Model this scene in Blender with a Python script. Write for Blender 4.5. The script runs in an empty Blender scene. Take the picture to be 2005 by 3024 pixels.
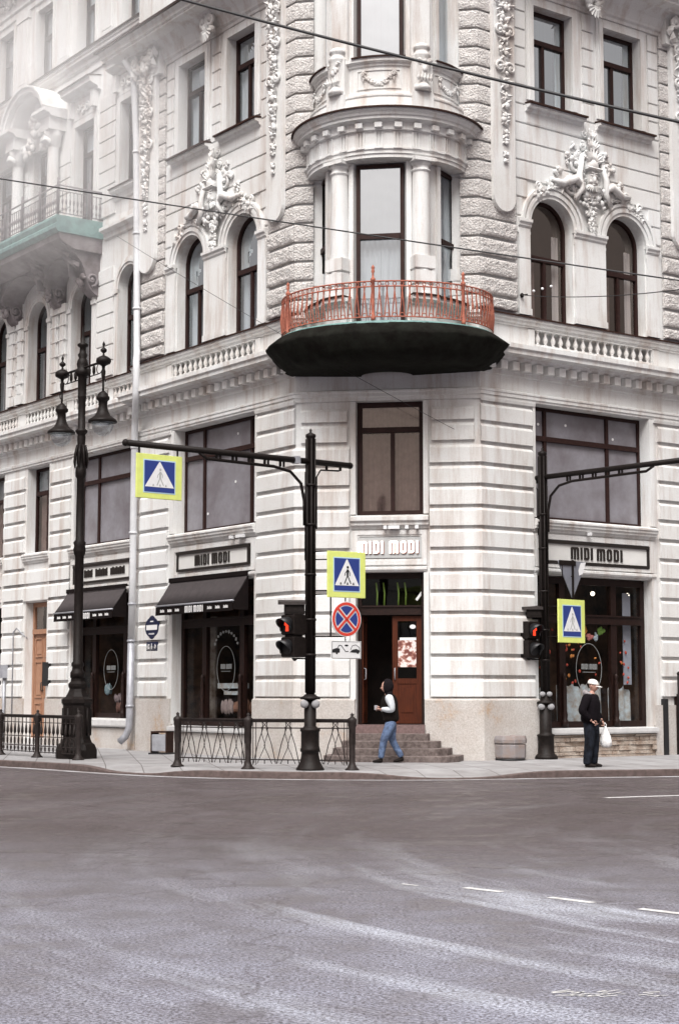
import bpy, bmesh, math, random
from mathutils import Vector, Matrix
R_ = math.radians
rnd = random.Random(7)
sc = bpy.context.scene
col = sc.collection

# ------------------------------------------------------------------ camera
TILT = 6.130
cam = bpy.data.cameras.new("camera")
cam.sensor_fit = 'VERTICAL'; cam.sensor_height = 36.0; cam.sensor_width = 24.0
cam.lens = 36.0 * 4972.0 / 3024.0
cam.clip_start = 0.1; cam.clip_end = 3000
camo = bpy.data.objects.new("camera", cam); col.objects.link(camo)
camo.location = (0, 0, 1.65)
camo.rotation_euler = (R_(90 + TILT), 0, 0)
sc.camera = camo
# ------------------------------------------------------------------ light
SUN_EL, SUN_AZ = 54.0, -168.0      # azimuth measured from +Y towards +X
w = bpy.data.worlds.new("World"); sc.world = w; w.use_nodes = True
nt = w.node_tree; nt.nodes.clear()
out = nt.nodes.new('ShaderNodeOutputWorld'); bg = nt.nodes.new('ShaderNodeBackground')
sky = nt.nodes.new('ShaderNodeTexSky'); sky.sky_type = 'NISHITA'; sky.sun_disc = False
sky.sun_elevation = R_(SUN_EL); sky.sun_rotation = R_(SUN_AZ)
sky.air_density = 1.0; sky.dust_density = 4.0; sky.ozone_density = 1.0
hs = nt.nodes.new('ShaderNodeHueSaturation'); hs.inputs['Saturation'].default_value = 0.14
nt.links.new(sky.outputs[0], hs.inputs['Color'])
# overcast sky: luminance rises from the horizon to the zenith
wc = nt.nodes.new('ShaderNodeTexCoord'); ws = nt.nodes.new('ShaderNodeSeparateXYZ'); nt.links.new(wc.outputs['Generated'], ws.inputs[0])
wr = nt.nodes.new('ShaderNodeMapRange'); wr.inputs['From Min'].default_value = 0.0; wr.inputs['From Max'].default_value = 0.9
wr.inputs['To Min'].default_value = 0.40; wr.inputs['To Max'].default_value = 1.7; nt.links.new(ws.outputs[2], wr.inputs['Value'])
wm = nt.nodes.new('ShaderNodeMix'); wm.data_type = 'RGBA'; wm.blend_type = 'MULTIPLY'; wm.inputs[0].default_value = 1.0
wt = nt.nodes.new('ShaderNodeMix'); wt.data_type = 'RGBA'; wt.blend_type = 'MULTIPLY'; wt.inputs[0].default_value = 1.0; wt.inputs[7].default_value = (1.0, 0.885, 0.82, 1)
nt.links.new(hs.outputs[0], wm.inputs[6]); nt.links.new(wr.outputs[0], wm.inputs[7]); nt.links.new(wm.outputs[2], wt.inputs[6]); nt.links.new(wt.outputs[2], bg.inputs[0])
bg.inputs[1].default_value = 0.085
nt.links.new(bg.outputs[0], out.inputs[0])
sl = bpy.data.lights.new("sun", 'SUN'); sl.energy = 2.2; sl.angle = R_(38); sl.color = (0.955, 0.995, 1.0)
so = bpy.data.objects.new("sun", sl); col.objects.link(so)
so.rotation_euler = (R_(90 - SUN_EL), 0, R_(180 - SUN_AZ)); so.location = (0, -20, 40)
sc.view_settings.view_transform = 'Standard'; sc.view_settings.look = 'None'
sc.view_settings.gamma = 1.0; sc.view_settings.exposure = 0.78
try: sc.view_settings.use_curve_mapping = False
except Exception: pass
sc.cycles.max_bounces = 8; sc.cycles.volume_bounces = 5; sc.cycles.transparent_max_bounces = 12
sc.cycles.caustics_reflective = False; sc.cycles.caustics_refractive = False

# ------------------------------------------------------------------ materials
def nodes(name):
    m = bpy.data.materials.new(name); m.use_nodes = True
    t = m.node_tree; b = t.nodes['Principled BSDF']
    return m, t, b
def N(t, typ, **kw):
    n = t.nodes.new(typ)
    for k, v in kw.items():
        if k in n.inputs.keys(): n.inputs[k].default_value = v
        else: setattr(n, k, v)
    return n
def mat(name, c, rough=0.6, var=0.0, scale=3.0, metal=0.0, bump=0.0, bscale=40.0, c2=None, stretch=None, spec=None, detail=6):
    m, t, b = nodes(name)
    b.inputs['Roughness'].default_value = rough; b.inputs['Metallic'].default_value = metal
    if spec is not None: b.inputs['Specular IOR Level'].default_value = spec
    b.inputs['Base Color'].default_value = (*c, 1)
    tc = N(t, 'ShaderNodeTexCoord'); src = tc.outputs['Object']
    if stretch:
        mp = N(t, 'ShaderNodeMapping'); mp.inputs['Scale'].default_value = stretch
        t.links.new(src, mp.inputs[0]); src = mp.outputs[0]
    if c2 or var:
        nz = N(t, 'ShaderNodeTexNoise', Scale=scale, Detail=detail, Roughness=0.65); t.links.new(src, nz.inputs['Vector'])
        rp = N(t, 'ShaderNodeValToRGB'); t.links.new(nz.outputs['Fac'], rp.inputs[0])
        lo = tuple(x * (1 - var) for x in c) if not c2 else c2
        rp.color_ramp.elements[0].position = 0.36; rp.color_ramp.elements[1].position = 0.64
        rp.color_ramp.elements[0].color = (*lo, 1); rp.color_ramp.elements[1].color = (*c, 1)
        t.links.new(rp.outputs[0], b.inputs['Base Color'])
    if bump:
        n2 = N(t, 'ShaderNodeTexNoise', Scale=bscale, Detail=5.0, Roughness=0.7); t.links.new(tc.outputs['Object'], n2.inputs['Vector'])
        bp = N(t, 'ShaderNodeBump', Strength=bump, Distance=0.03); t.links.new(n2.outputs['Fac'], bp.inputs['Height'])
        t.links.new(bp.outputs[0], b.inputs['Normal'])
    return m

def plaster_mat():
    m, t, b = nodes('painted_stucco'); b.inputs['Roughness'].default_value = 0.8
    b.inputs['Specular IOR Level'].default_value = 0.25
    tc = N(t, 'ShaderNodeTexCoord')
    mp = N(t, 'ShaderNodeMapping'); mp.inputs['Scale'].default_value = (1.6, 1.6, 0.16)
    t.links.new(tc.outputs['Object'], mp.inputs[0])
    a = N(t, 'ShaderNodeTexNoise', Scale=1.6, Detail=8.0, Roughness=0.7); t.links.new(mp.outputs[0], a.inputs['Vector'])
    r1 = N(t, 'ShaderNodeValToRGB'); r1.color_ramp.elements[0].position = 0.33; r1.color_ramp.elements[1].position = 0.52
    r1.color_ramp.elements[0].color = (0.55, 0.50, 0.47, 1); r1.color_ramp.elements[1].color = (0.75, 0.765, 0.765, 1)
    t.links.new(a.outputs['Fac'], r1.inputs[0])
    c = N(t, 'ShaderNodeTexNoise', Scale=0.55, Detail=5.0, Roughness=0.6); t.links.new(tc.outputs['Object'], c.inputs['Vector'])
    r2 = N(t, 'ShaderNodeValToRGB'); r2.color_ramp.elements[0].position = 0.3; r2.color_ramp.elements[1].position = 0.65
    r2.color_ramp.elements[0].color = (0.86, 0.835, 0.81, 1); r2.color_ramp.elements[1].color = (1, 1, 1, 1)
    t.links.new(c.outputs['Fac'], r2.inputs[0])
    mx = N(t, 'ShaderNodeMix', data_type='RGBA', blend_type='MULTIPLY'); mx.inputs[0].default_value = 1
    t.links.new(r1.outputs[0], mx.inputs[6]); t.links.new(r2.outputs[0], mx.inputs[7])
    f = N(t, 'ShaderNodeTexNoise', Scale=32.0, Detail=6.0, Roughness=0.75); t.links.new(tc.outputs['Object'], f.inputs['Vector'])
    r3 = N(t, 'ShaderNodeValToRGB'); r3.color_ramp.elements[0].position = 0.3; r3.color_ramp.elements[1].position = 0.55
    r3.color_ramp.elements[0].color = (0.9, 0.88, 0.87, 1); r3.color_ramp.elements[1].color = (1, 1, 1, 1)
    t.links.new(f.outputs['Fac'], r3.inputs[0])
    m2 = N(t, 'ShaderNodeMix', data_type='RGBA', blend_type='MULTIPLY'); m2.inputs[0].default_value = 1
    t.links.new(mx.outputs[2], m2.inputs[6]); t.links.new(r3.outputs[0], m2.inputs[7])
    t.links.new(m2.outputs[2], b.inputs['Base Color'])
    bp = N(t, 'ShaderNodeBump', Strength=0.35, Distance=0.02); t.links.new(f.outputs['Fac'], bp.inputs['Height'])
    t.links.new(bp.outputs[0], b.inputs['Normal'])
    return m
PL = plaster_mat()
def rough_mat():
    m, t, b = nodes('vermiculated_stone'); b.inputs['Roughness'].default_value = 0.9
    tc = N(t, 'ShaderNodeTexCoord')
    v = N(t, 'ShaderNodeTexVoronoi', Scale=24.0); v.feature = 'SMOOTH_F1'
    n = N(t, 'ShaderNodeTexNoise', Scale=30.0, Detail=6.0, Roughness=0.7)
    t.links.new(tc.outputs['Object'], v.inputs['Vector']); t.links.new(tc.outputs['Object'], n.inputs['Vector'])
    ad = N(t, 'ShaderNodeMath', operation='ADD'); t.links.new(v.outputs['Distance'], ad.inputs[0]); t.links.new(n.outputs['Fac'], ad.inputs[1])
    r = N(t, 'ShaderNodeValToRGB'); r.color_ramp.elements[0].position = 0.6; r.color_ramp.elements[1].position = 1.1
    r.color_ramp.elements[0].color = (0.76, 0.75, 0.73, 1); r.color_ramp.elements[1].color = (0.55, 0.52, 0.50, 1)
    t.links.new(ad.outputs[0], r.inputs[0]); t.links.new(r.outputs[0], b.inputs['Base Color'])
    bp = N(t, 'ShaderNodeBump', Strength=0.75, Distance=0.05); bp.invert = True
    t.links.new(ad.outputs[0], bp.inputs['Height']); t.links.new(bp.outputs[0], b.inputs['Normal'])
    return m
RG = rough_mat()
def base_mat():
    m, t, b = nodes('limestone_plinth'); b.inputs['Roughness'].default_value = 0.85
    tc = N(t, 'ShaderNodeTexCoord')
    a = N(t, 'ShaderNodeTexNoise', Scale=1.1, Detail=7.0, Roughness=0.7); t.links.new(tc.outputs['Object'], a.inputs['Vector'])
    r = N(t, 'ShaderNodeValToRGB'); e = r.color_ramp.elements
    e[0].position = 0.3; e[0].color = (0.47, 0.33, 0.22, 1); e[1].position = 0.62; e[1].color = (0.58, 0.56, 0.54, 1)
    k = e.new(0.42); k.color = (0.50, 0.46, 0.43, 1)
    t.links.new(a.outputs['Fac'], r.inputs[0])
    f = N(t, 'ShaderNodeTexNoise', Scale=26.0, Detail=6.0, Roughness=0.7); t.links.new(tc.outputs['Object'], f.inputs['Vector'])
    r3 = N(t, 'ShaderNodeValToRGB'); r3.color_ramp.elements[0].position = 0.3; r3.color_ramp.elements[1].position = 0.6
    r3.color_ramp.elements[0].color = (0.72, 0.70, 0.68, 1); r3.color_ramp.elements[1].color = (1, 1, 1, 1)
    t.links.new(f.outputs['Fac'], r3.inputs[0])
    mx = N(t, 'ShaderNodeMix', data_type='RGBA', blend_type='MULTIPLY'); mx.inputs[0].default_value = 1
    t.links.new(r.outputs[0], mx.inputs[6]); t.links.new(r3.outputs[0], mx.inputs[7]); t.links.new(mx.outputs[2], b.inputs['Base Color'])
    bp = N(t, 'ShaderNodeBump', Strength=0.5, Distance=0.03); t.links.new(f.outputs['Fac'], bp.inputs['Height']); t.links.new(bp.outputs[0], b.inputs['Normal'])
    return m
BS = base_mat()
RUB = mat('weathered_limestone_rubble', (0.52, 0.46, 0.40), 0.9, c2=(0.30, 0.22, 0.17), scale=4.5, bump=0.9, bscale=18)
FR = mat('dark_red_brown_window_paint', (0.032, 0.014, 0.012), 0.6, var=0.35, scale=9, spec=0.2)
SHF = mat('shopfront_wood', (0.020, 0.008, 0.006), 0.5, var=0.5, scale=12, spec=0.25)
DOORW = mat('varnished_door_wood', (0.085, 0.020, 0.007), 0.5, c2=(0.045, 0.011, 0.005), scale=6, stretch=(8, 8, 0.6), spec=0.2)
OAK = mat('old_brown_oak', (0.42, 0.235, 0.15), 0.6, c2=(0.27, 0.135, 0.08), scale=7, stretch=(9, 9, 0.7))
IRON = mat('black_painted_iron', (0.014, 0.010, 0.009), 0.5, var=0.5, scale=14, bump=0.25, bscale=45, spec=0.18)
IRON2 = mat('worn_grey_iron_rail', (0.030, 0.023, 0.022), 0.55, c2=(0.014, 0.010, 0.009), scale=9, spec=0.25)
TIN = mat('dark_tin_flashing', (0.040, 0.017, 0.012), 0.7, var=0.4, scale=5, spec=0.2)
GRAN = mat('red_granite', (0.34, 0.235, 0.22), 0.75, c2=(0.22, 0.15, 0.14), scale=28, bump=0.3, bscale=50)
STEP = mat('worn_granite_step', (0.19, 0.155, 0.145), 0.85, c2=(0.085, 0.063, 0.058), scale=11, bump=0.3, bscale=40)
AWN = mat('awning_canvas', (0.055, 0.046, 0.048), 0.85, var=0.25, scale=5, bump=0.2, bscale=90)
AWD = mat('awning_dark_canvas', (0.010, 0.007, 0.007), 0.9, spec=0.1)
WHT = mat('white_lettering', (0.8, 0.8, 0.8), 0.5)
BLKL = mat('black_lettering', (0.014, 0.010, 0.008), 0.5)
TEAL = mat('oxidised_copper_flashing', (0.16, 0.30, 0.28), 0.6, c2=(0.09, 0.17, 0.17), scale=4)
BALC = mat('dark_green_render', (0.013, 0.014, 0.011), 0.85, c2=(0.006, 0.005, 0.004), scale=3, bump=0.5, bscale=9, spec=0.1)  # near-black green with darker mottling
ORG = mat('orange_red_lead_paint', (0.46, 0.17, 0.115), 0.8, c2=(0.27, 0.085, 0.06), scale=9, spec=0.2)
GREYP = mat('downpipe_white_paint', (0.60, 0.61, 0.63), 0.55, var=0.15, scale=3)
GALV = mat('galvanised_steel', (0.42, 0.43, 0.47), 0.45, var=0.25, scale=5, metal=0.3)
YEL = mat('fluorescent_yellow_sheeting', (0.72, 0.80, 0.22), 0.5, var=0.12, scale=4)
BLU = mat('sign_blue_sheeting', (0.022, 0.045, 0.22), 0.45)
SWH = mat('sign_white_sheeting', (0.78, 0.79, 0.80), 0.5, var=0.08, scale=8)
BLK = mat('sign_black', (0.012, 0.012, 0.014), 0.5)
SRED = mat('sign_red_sheeting', (0.62, 0.055, 0.035), 0.45)
SBACK = mat('grey_sign_back', (0.24, 0.25, 0.29), 0.45, metal=0.3, var=0.2)
PALEF = mat('overexposed_pictogram', (0.42, 0.43, 0.42), 0.6)  # grey in place of black: overexposure put into the colour
SKIN = mat('skin', (0.52, 0.30, 0.235), 0.55, var=0.12, scale=25)
NAVY = mat('dark_jacket_cloth', (0.009, 0.007, 0.009), 0.95, spec=0.08, var=0.3, scale=14, bump=0.3, bscale=30)
VEST = mat('black_quilted_vest', (0.013, 0.010, 0.009), 0.9, spec=0.1, var=0.3, scale=12, bump=0.4, bscale=22)
SLEEVE = mat('pale_blue_grey_sleeve', (0.60, 0.64, 0.68), 0.8, var=0.12, scale=12)
JEAN = mat('washed_blue_denim', (0.135, 0.20, 0.34), 0.85, c2=(0.045, 0.065, 0.12), scale=9)
DJEAN = mat('dark_denim', (0.020, 0.024, 0.034), 0.95, spec=0.08, c2=(0.006, 0.006, 0.007), scale=7)
SHOE = mat('dark_shoe_leather', (0.010, 0.007, 0.006), 0.7, spec=0.15)
CAPW = mat('white_cap_cloth', (0.72, 0.70, 0.67), 0.8)
HOODG = mat('grey_knit_hood', (0.30, 0.28, 0.29), 0.9, var=0.3, scale=25)
HAT = mat('black_hood_cloth', (0.014, 0.011, 0.013), 0.95, spec=0.08, var=0.3, scale=22)
PLAST = mat('white_plastic_bag', (0.80, 0.80, 0.80), 0.4, bump=0.5, bscale=14)
CURT = mat('off_white_curtain', (0.55, 0.56, 0.58), 0.9)
CURD = mat('brown_grey_curtain', (0.24, 0.185, 0.18), 0.9, var=0.3, scale=6)
CURV = mat('white_voile_curtain', (0.74, 0.76, 0.78), 0.9)
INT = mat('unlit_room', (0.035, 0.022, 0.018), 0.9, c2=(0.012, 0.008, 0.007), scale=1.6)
SHOPI = mat('dim_shop_interior', (0.16, 0.085, 0.05), 0.9, c2=(0.02, 0.012, 0.008), scale=1.5)
FILM = mat('frosted_window_film', (0.25, 0.245, 0.27), 0.22, c2=(0.17, 0.155, 0.17), scale=1.1, bump=0.15, bscale=3)
PAVE = None

def glass(name, fac, tint=(0.9, 0.93, 0.95), rough=0.02, refl=(0.80, 0.88, 0.94)):
    m = bpy.data.materials.new(name); m.use_nodes = True; t = m.node_tree; t.nodes.clear()
    o = N(t, 'ShaderNodeOutputMaterial'); mx = N(t, 'ShaderNodeMixShader'); tr = N(t, 'ShaderNodeBsdfTransparent')
    gl = N(t, 'ShaderNodeBsdfGlossy', Roughness=rough); gl.inputs['Color'].default_value = (*refl, 1)
    tr.inputs['Color'].default_value = (*tint, 1)
    tc = N(t, 'ShaderNodeTexCoord'); nz = N(t, 'ShaderNodeTexNoise', Scale=1.1, Detail=2.0)
    bp = N(t, 'ShaderNodeBump', Strength=0.06, Distance=0.1)
    t.links.new(tc.outputs['Object'], nz.inputs['Vector']); t.links.new(nz.outputs['Fac'], bp.inputs['Height']); t.links.new(bp.outputs[0], gl.inputs['Normal'])
    mx.inputs[0].default_value = fac
    t.links.new(tr.outputs[0], mx.inputs[1]); t.links.new(gl.outputs[0], mx.inputs[2]); t.links.new(mx.outputs[0], o.inputs[0])
    return m
G_SKY = glass('bright_reflecting_glass', 0.80)
G_MID = glass('old_window_glass', 0.34)
G_DARK = glass('reflection_tinted_glass', 0.20, (0.80, 0.76, 0.74), 0.05, (0.80, 0.70, 0.64))  # brown reflection tint stands in for mirrored buildings across the street
G_SHOP = glass('shop_window_glass', 0.035)
G_GLOBE = glass('clear_lamp_globe', 0.25, (0.9, 0.9, 0.9), 0.1)
def emit(name, c, s):
    m, t, b = nodes(name); b.inputs['Base Color'].default_value = (*c, 1)
    b.inputs['Emission Color'].default_value = (*c, 1); b.inputs['Emission Strength'].default_value = s
    return m
REDL = emit('lit_red_signal', (1.0, 0.055, 0.02), 0.85)
WARML = emit('warm_shop_lamp', (1.0, 0.85, 0.65), 2.0)
LETL = emit('lit_white_letter_face', (1.0, 0.95, 0.86), 1.2)
LETO = mat('orange_brown_letter_edge', (0.30, 0.055, 0.018), 0.5)

# ------------------------------------------------------------------ object helpers
def tag(o, label=None, cat=None, group=None, kind=None):
    if label: o['label'] = label
    if cat: o['category'] = cat
    if group: o['group'] = group
    if kind: o['kind'] = kind
    return o
def empty(name, loc, label=None, cat=None, group=None, rz=0.0):
    o = bpy.data.objects.new(name, None); col.objects.link(o); o.location = loc; o.rotation_euler = (0, 0, rz)
    o.empty_display_size = 0.2
    return tag(o, label, cat, group)
class Fr:
    "local frame: u along a wall, w outward, z up"
    def __init__(s, O, du, n, z=0.0): s.O = Vector((O[0], O[1], z)); s.du = Vector((du[0], du[1], 0)); s.n = Vector((n[0], n[1], 0))
    def p(s, u, w, z): return s.O + s.du * u + s.n * w + Vector((0, 0, z))
    def sub(s, u, w, z=0): return Fr(s.p(u, w, 0)[:2], s.du[:2], s.n[:2], s.O.z + z)
WLD = Fr((0, 0), (1, 0), (0, -1))
def yaw(x, y, a, z=0.0):
    "frame standing at x,y whose outward normal is turned by a degrees from facing -Y towards +X"
    a = R_(a); return Fr((x, y), (math.cos(a), math.sin(a)), (math.sin(a), -math.cos(a)), z)
class MB:
    def __init__(s, fr=WLD): s.v = []; s.f = []; s.mi = []; s.fr = fr; s.m = 0; s.sm = set()
    def face(s, idx, smooth=False):
        if smooth: s.sm.add(len(s.f))
        s.f.append(tuple(idx)); s.mi.append(s.m)
    def pts(s, P):
        n = len(s.v)
        for q in P: s.v.append(s.fr.p(*q))
        return list(range(n, n + len(P)))
    def box(s, u0, u1, w0, w1, z0, z1):
        i = s.pts([(u0, w0, z0), (u1, w0, z0), (u1, w1, z0), (u0, w1, z0), (u0, w0, z1), (u1, w0, z1), (u1, w1, z1), (u0, w1, z1)])
        for q in ((0, 1, 2, 3), (4, 5, 6, 7), (0, 1, 5, 4), (1, 2, 6, 5), (2, 3, 7, 6), (3, 0, 4, 7)): s.face([i[k] for k in q])
        return s
    def prism(s, prof, u0, u1, m0=0.0, m1=0.0):
        "profile [(w,z)] extruded along u; m = mitre slope at each end"
        a = s.pts([(u0 - w_ * m0, w_, z_) for w_, z_ in prof]); b = s.pts([(u1 + w_ * m1, w_, z_) for w_, z_ in prof])
        n = len(prof)
        for k in range(n): s.face((a[k], a[(k + 1) % n], b[(k + 1) % n], b[k]))
        s.face(a); s.face(b); return s
    def plate(s, poly, w0, w1):
        "polygon [(u,z)] extruded in w"
        a = s.pts([(u_, w0, z_) for u_, z_ in poly]); b = s.pts([(u_, w1, z_) for u_, z_ in poly]); n = len(poly)
        for k in range(n): s.face((a[k], a[(k + 1) % n], b[(k + 1) % n], b[k]))
        s.face(a); s.face(b); return s
    def quad(s, P): s.face(s.pts(P)); return s
    def lathe(s, prof, u=0, w=0, n=16, z=0, sx=1.0, smooth=True):
        rings = []
        for r, zz in prof:
            rings.append(s.pts([(u + r * sx * math.cos(2 * math.pi * k / n), w + r * math.sin(2 * math.pi * k / n), z + zz) for k in range(n)]))
        for a, b in zip(rings, rings[1:]):
            for k in range(n): s.face((a[k], a[(k + 1) % n], b[(k + 1) % n], b[k]), smooth)
        s.face(rings[0]); s.face(rings[-1]); return s
    def ell(s, u, w, z, a, b, c, n=8, m=5, rot=0.0):
        top = s.pts([(u, w, z)])[0]
        cr, sr = math.cos(rot), math.sin(rot)
        def q(x, y, zz): return (u + x * cr - zz * sr, w + y, z + x * sr + zz * cr)
        s.v[top] = s.fr.p(*q(0, 0, c)); rings = []
        for j in range(1, m):
            t = math.pi * j / m
            rings.append(s.pts([q(a * math.sin(t) * math.cos(2 * math.pi * k / n), b * math.sin(t) * math.sin(2 * math.pi * k / n), c * math.cos(t)) for k in range(n)]))
        bot = s.pts([q(0, 0, -c)])[0]
        for k in range(n): s.face((top, rings[0][k], rings[0][(k + 1) % n]), True)
        for x, y in zip(rings, rings[1:]):
            for k in range(n): s.face((x[k], y[k], y[(k + 1) % n], x[(k + 1) % n]), True)
        for k in range(n): s.face((bot, rings[-1][(k + 1) % n], rings[-1][k]), True)
        return s
    def tube(s, P, r, n=8, caps=True):
        "P in frame coordinates; r number or list"
        W = [s.fr.p(*q) for q in P]; rs = r if isinstance(r, (list, tuple)) else [r] * len(P)
        rings = []; prev = None
        for k, c in enumerate(W):
            d = (W[min(k + 1, len(W) - 1)] - W[max(k - 1, 0)]).normalized()
            if prev is None:
                a = Vector((0, 0, 1)) if abs(d.z) < 0.9 else Vector((1, 0, 0)); x = d.cross(a).normalized()
            else: x = (prev - d * prev.dot(d)).normalized()
            prev = x; y = d.cross(x); base = len(s.v)
            for j in range(n):
                t = 2 * math.pi * j / n; s.v.append(c + (x * math.cos(t) + y * math.sin(t)) * rs[k])
            rings.append(list(range(base, base + n)))
        for a, b in zip(rings, rings[1:]):
            for j in range(n): s.face((a[j], a[(j + 1) % n], b[(j + 1) % n], b[j]), n > 5)
        if caps: s.face(rings[0]); s.face(rings[-1])
        return s
    def build(s, name, mats, parent=None, bevel=0.0, loc=None):
        me = bpy.data.meshes.new(name)
        if not isinstance(mats, (list, tuple)): mats = [mats]
        org = Vector((0, 0, 0))
        if parent is None and loc is not None: org = Vector(loc)
        if parent is not None:
            inv = parent.matrix_world.copy()
            bpy_inv = world_matrix(parent).inverted()
            vs = [bpy_inv @ q for q in s.v]
        else: vs = [q - org for q in s.v]
        me.from_pydata([tuple(q) for q in vs], [], s.f)
        for m in mats: me.materials.append(m)
        me.polygons.foreach_set('material_index', s.mi)
        if s.sm:
            fl = [k in s.sm for k in range(len(s.f))]; me.polygons.foreach_set('use_smooth', fl)
        bm = bmesh.new(); bm.from_mesh(me); bmesh.ops.recalc_face_normals(bm, faces=bm.faces)
        bm.to_mesh(me); bm.free(); me.update()
        o = bpy.data.objects.new(name, me); col.objects.link(o)
        if parent is not None: o.parent = parent
        else: o.location = org
        if bevel:
            b = o.modifiers.new('bevel', 'BEVEL'); b.width = bevel; b.segments = 2; b.limit_method = 'ANGLE'
        return o
def world_matrix(o):
    M = Matrix.LocRotScale(o.location, o.rotation_euler, o.scale)
    return world_matrix(o.parent) @ M if o.parent else M

# street geometry numbers
PZ = 0.13
C1 = (-1.0192, 39.0666); C2 = (3.2376, 38.4000)
aL, aR, gC = R_(36.1), R_(53.9), R_(8.9)
L = Fr(C1, (-math.sin(aL), math.cos(aL)), (-math.cos(aL), -math.sin(aL)))
Rr = Fr(C2, (math.sin(aR), math.cos(aR)), (math.cos(aR), -math.sin(aR)))
C = Fr(C1, (math.cos(gC), -math.sin(gC)), (-math.sin(gC), -math.cos(gC)))
CW = 4.3087
L2 = L.sub(0, -0.35)
MIT = math.tan(R_(22.5))
Mx, My = (C1[0] + C2[0]) / 2, (C1[1] + C2[1]) / 2
class FrT(Fr):
    "frame of the round bay: storey heights measured 1 percent taller than the flat facades"
    def p(s, u, w, z): k = min(1.0, max(0.0, (z - 9.9) / 0.6)); return Fr.p(s, u, w, z + (z - 1.65) * 0.0095 * k)
TB = Fr((Mx, My), C.du[:2], C.n[:2])         # balcony axis, u to the right, w towards the street
T = FrT(TB.p(0, -0.35, 0)[:2], C.du[:2], C.n[:2])   # bay axis, a little behind the chamfer

# ------------------------------------------------------------------ glyphs for the shop name
def glyph_polys(text, h=1.0, gap=0.16, t=0.17, word=0.5):
    "condensed rounded capitals as lists of (x,z) polygons; returns polygons and width"
    x = 0; P = []
    def bar(a, b, c, d): P.append([(a, c), (b, c), (b, d), (a, d)])
    for ch in text:
        if ch == ' ': x += word; continue
        if ch == 'I': bar(x, x + t, 0, 1); x += t + gap
        elif ch == 'M':
            wd = 3 * t + 0.24; k = 0.12
            bar(x, x + t, 0, 1 - t); bar(x + t + .12, x + 2 * t + .12, 0, 1 - t); bar(x + 2 * t + .24, x + wd, 0, 1 - t)
            P.append([(x, 1 - t), (x + wd, 1 - t), (x + wd, 1 - k), (x + wd - k, 1), (x + k * .7, 1), (x, 1 - k * .7)]); x += wd + gap
        elif ch in 'DO':
            wd = 2 * t + 0.14; k = 0.13; l = 0 if ch == 'D' else k
            bar(x, x + t, l, 1 - l); bar(x + wd - t, x + wd, k, 1 - k)
            P.append([(x + t, 0), (x + wd - k, 0), (x + wd - t, k), (x + wd - t, t), (x + t, t)]); P.append([(x + t, 1 - t), (x + wd - t, 1 - t), (x + wd - t, 1 - k), (x + wd - k, 1), (x + t, 1)])
            P.append([(x + wd - k, 0), (x + wd, k), (x + wd - t, k)]); P.append([(x + wd - k, 1), (x + wd - t, 1 - k), (x + wd, 1 - k)])
            if l: P.append([(x + l, 0), (x + t, 0), (x + t, l), (x, l)]); P.append([(x, 1 - l), (x + t, 1 - l), (x + t, 1), (x + l, 1)])
            x += wd + gap
    return P, x - gap
def put_text(mb, text, u0, u1, z0, z1, w0, w1, flip=False):
    P, wd = glyph_polys(text); s = (u1 - u0) / wd
    for poly in P:
        q = [((u1 - x * s) if flip else (u0 + x * s), z0 + z * (z1 - z0)) for x, z in poly]
        mb.plate(q, w0, w1)
def ring(mb, cu, cz, ru, rz, t, w0, w1, n=32, a0=0.0, a1=2 * math.pi):
    full = abs(a1 - a0 - 2 * math.pi) < 1e-6
    for k in range(n):
        p, q = a0 + (a1 - a0) * k / n, a0 + (a1 - a0) * (k + 1) / n
        mb.plate([(cu + ru * math.cos(p), cz + rz * math.sin(p)), (cu + ru * math.cos(q), cz + rz * math.sin(q)),
                  (cu + (ru - t) * math.cos(q), cz + (rz - t) * math.sin(q)), (cu + (ru - t) * math.cos(p), cz + (rz - t) * math.sin(p))], w0, w1)
def disc(mb, cu, cz, ru, rz, w0, w1, n=32, a0=0.0, a1=2 * math.pi):
    full = abs(a1 - a0 - 2 * math.pi) < 1e-6
    pts = [(cu + ru * math.cos(a0 + (a1 - a0) * k / n), cz + rz * math.sin(a0 + (a1 - a0) * k / n)) for k in range(n if full else n + 1)]
    mb.plate(pts, w0, w1)
def stroke(mb, P, t, w0, w1):
    for (a, b), (c, d) in zip(P, P[1:]):
        l = math.hypot(c - a, d - b) or 1; nx, nz = -(d - b) / l * t / 2, (c - a) / l * t / 2
        mb.plate([(a + nx, b + nz), (c + nx, d + nz), (c - nx, d - nz), (a - nx, b - nz)], w0, w1)

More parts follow.
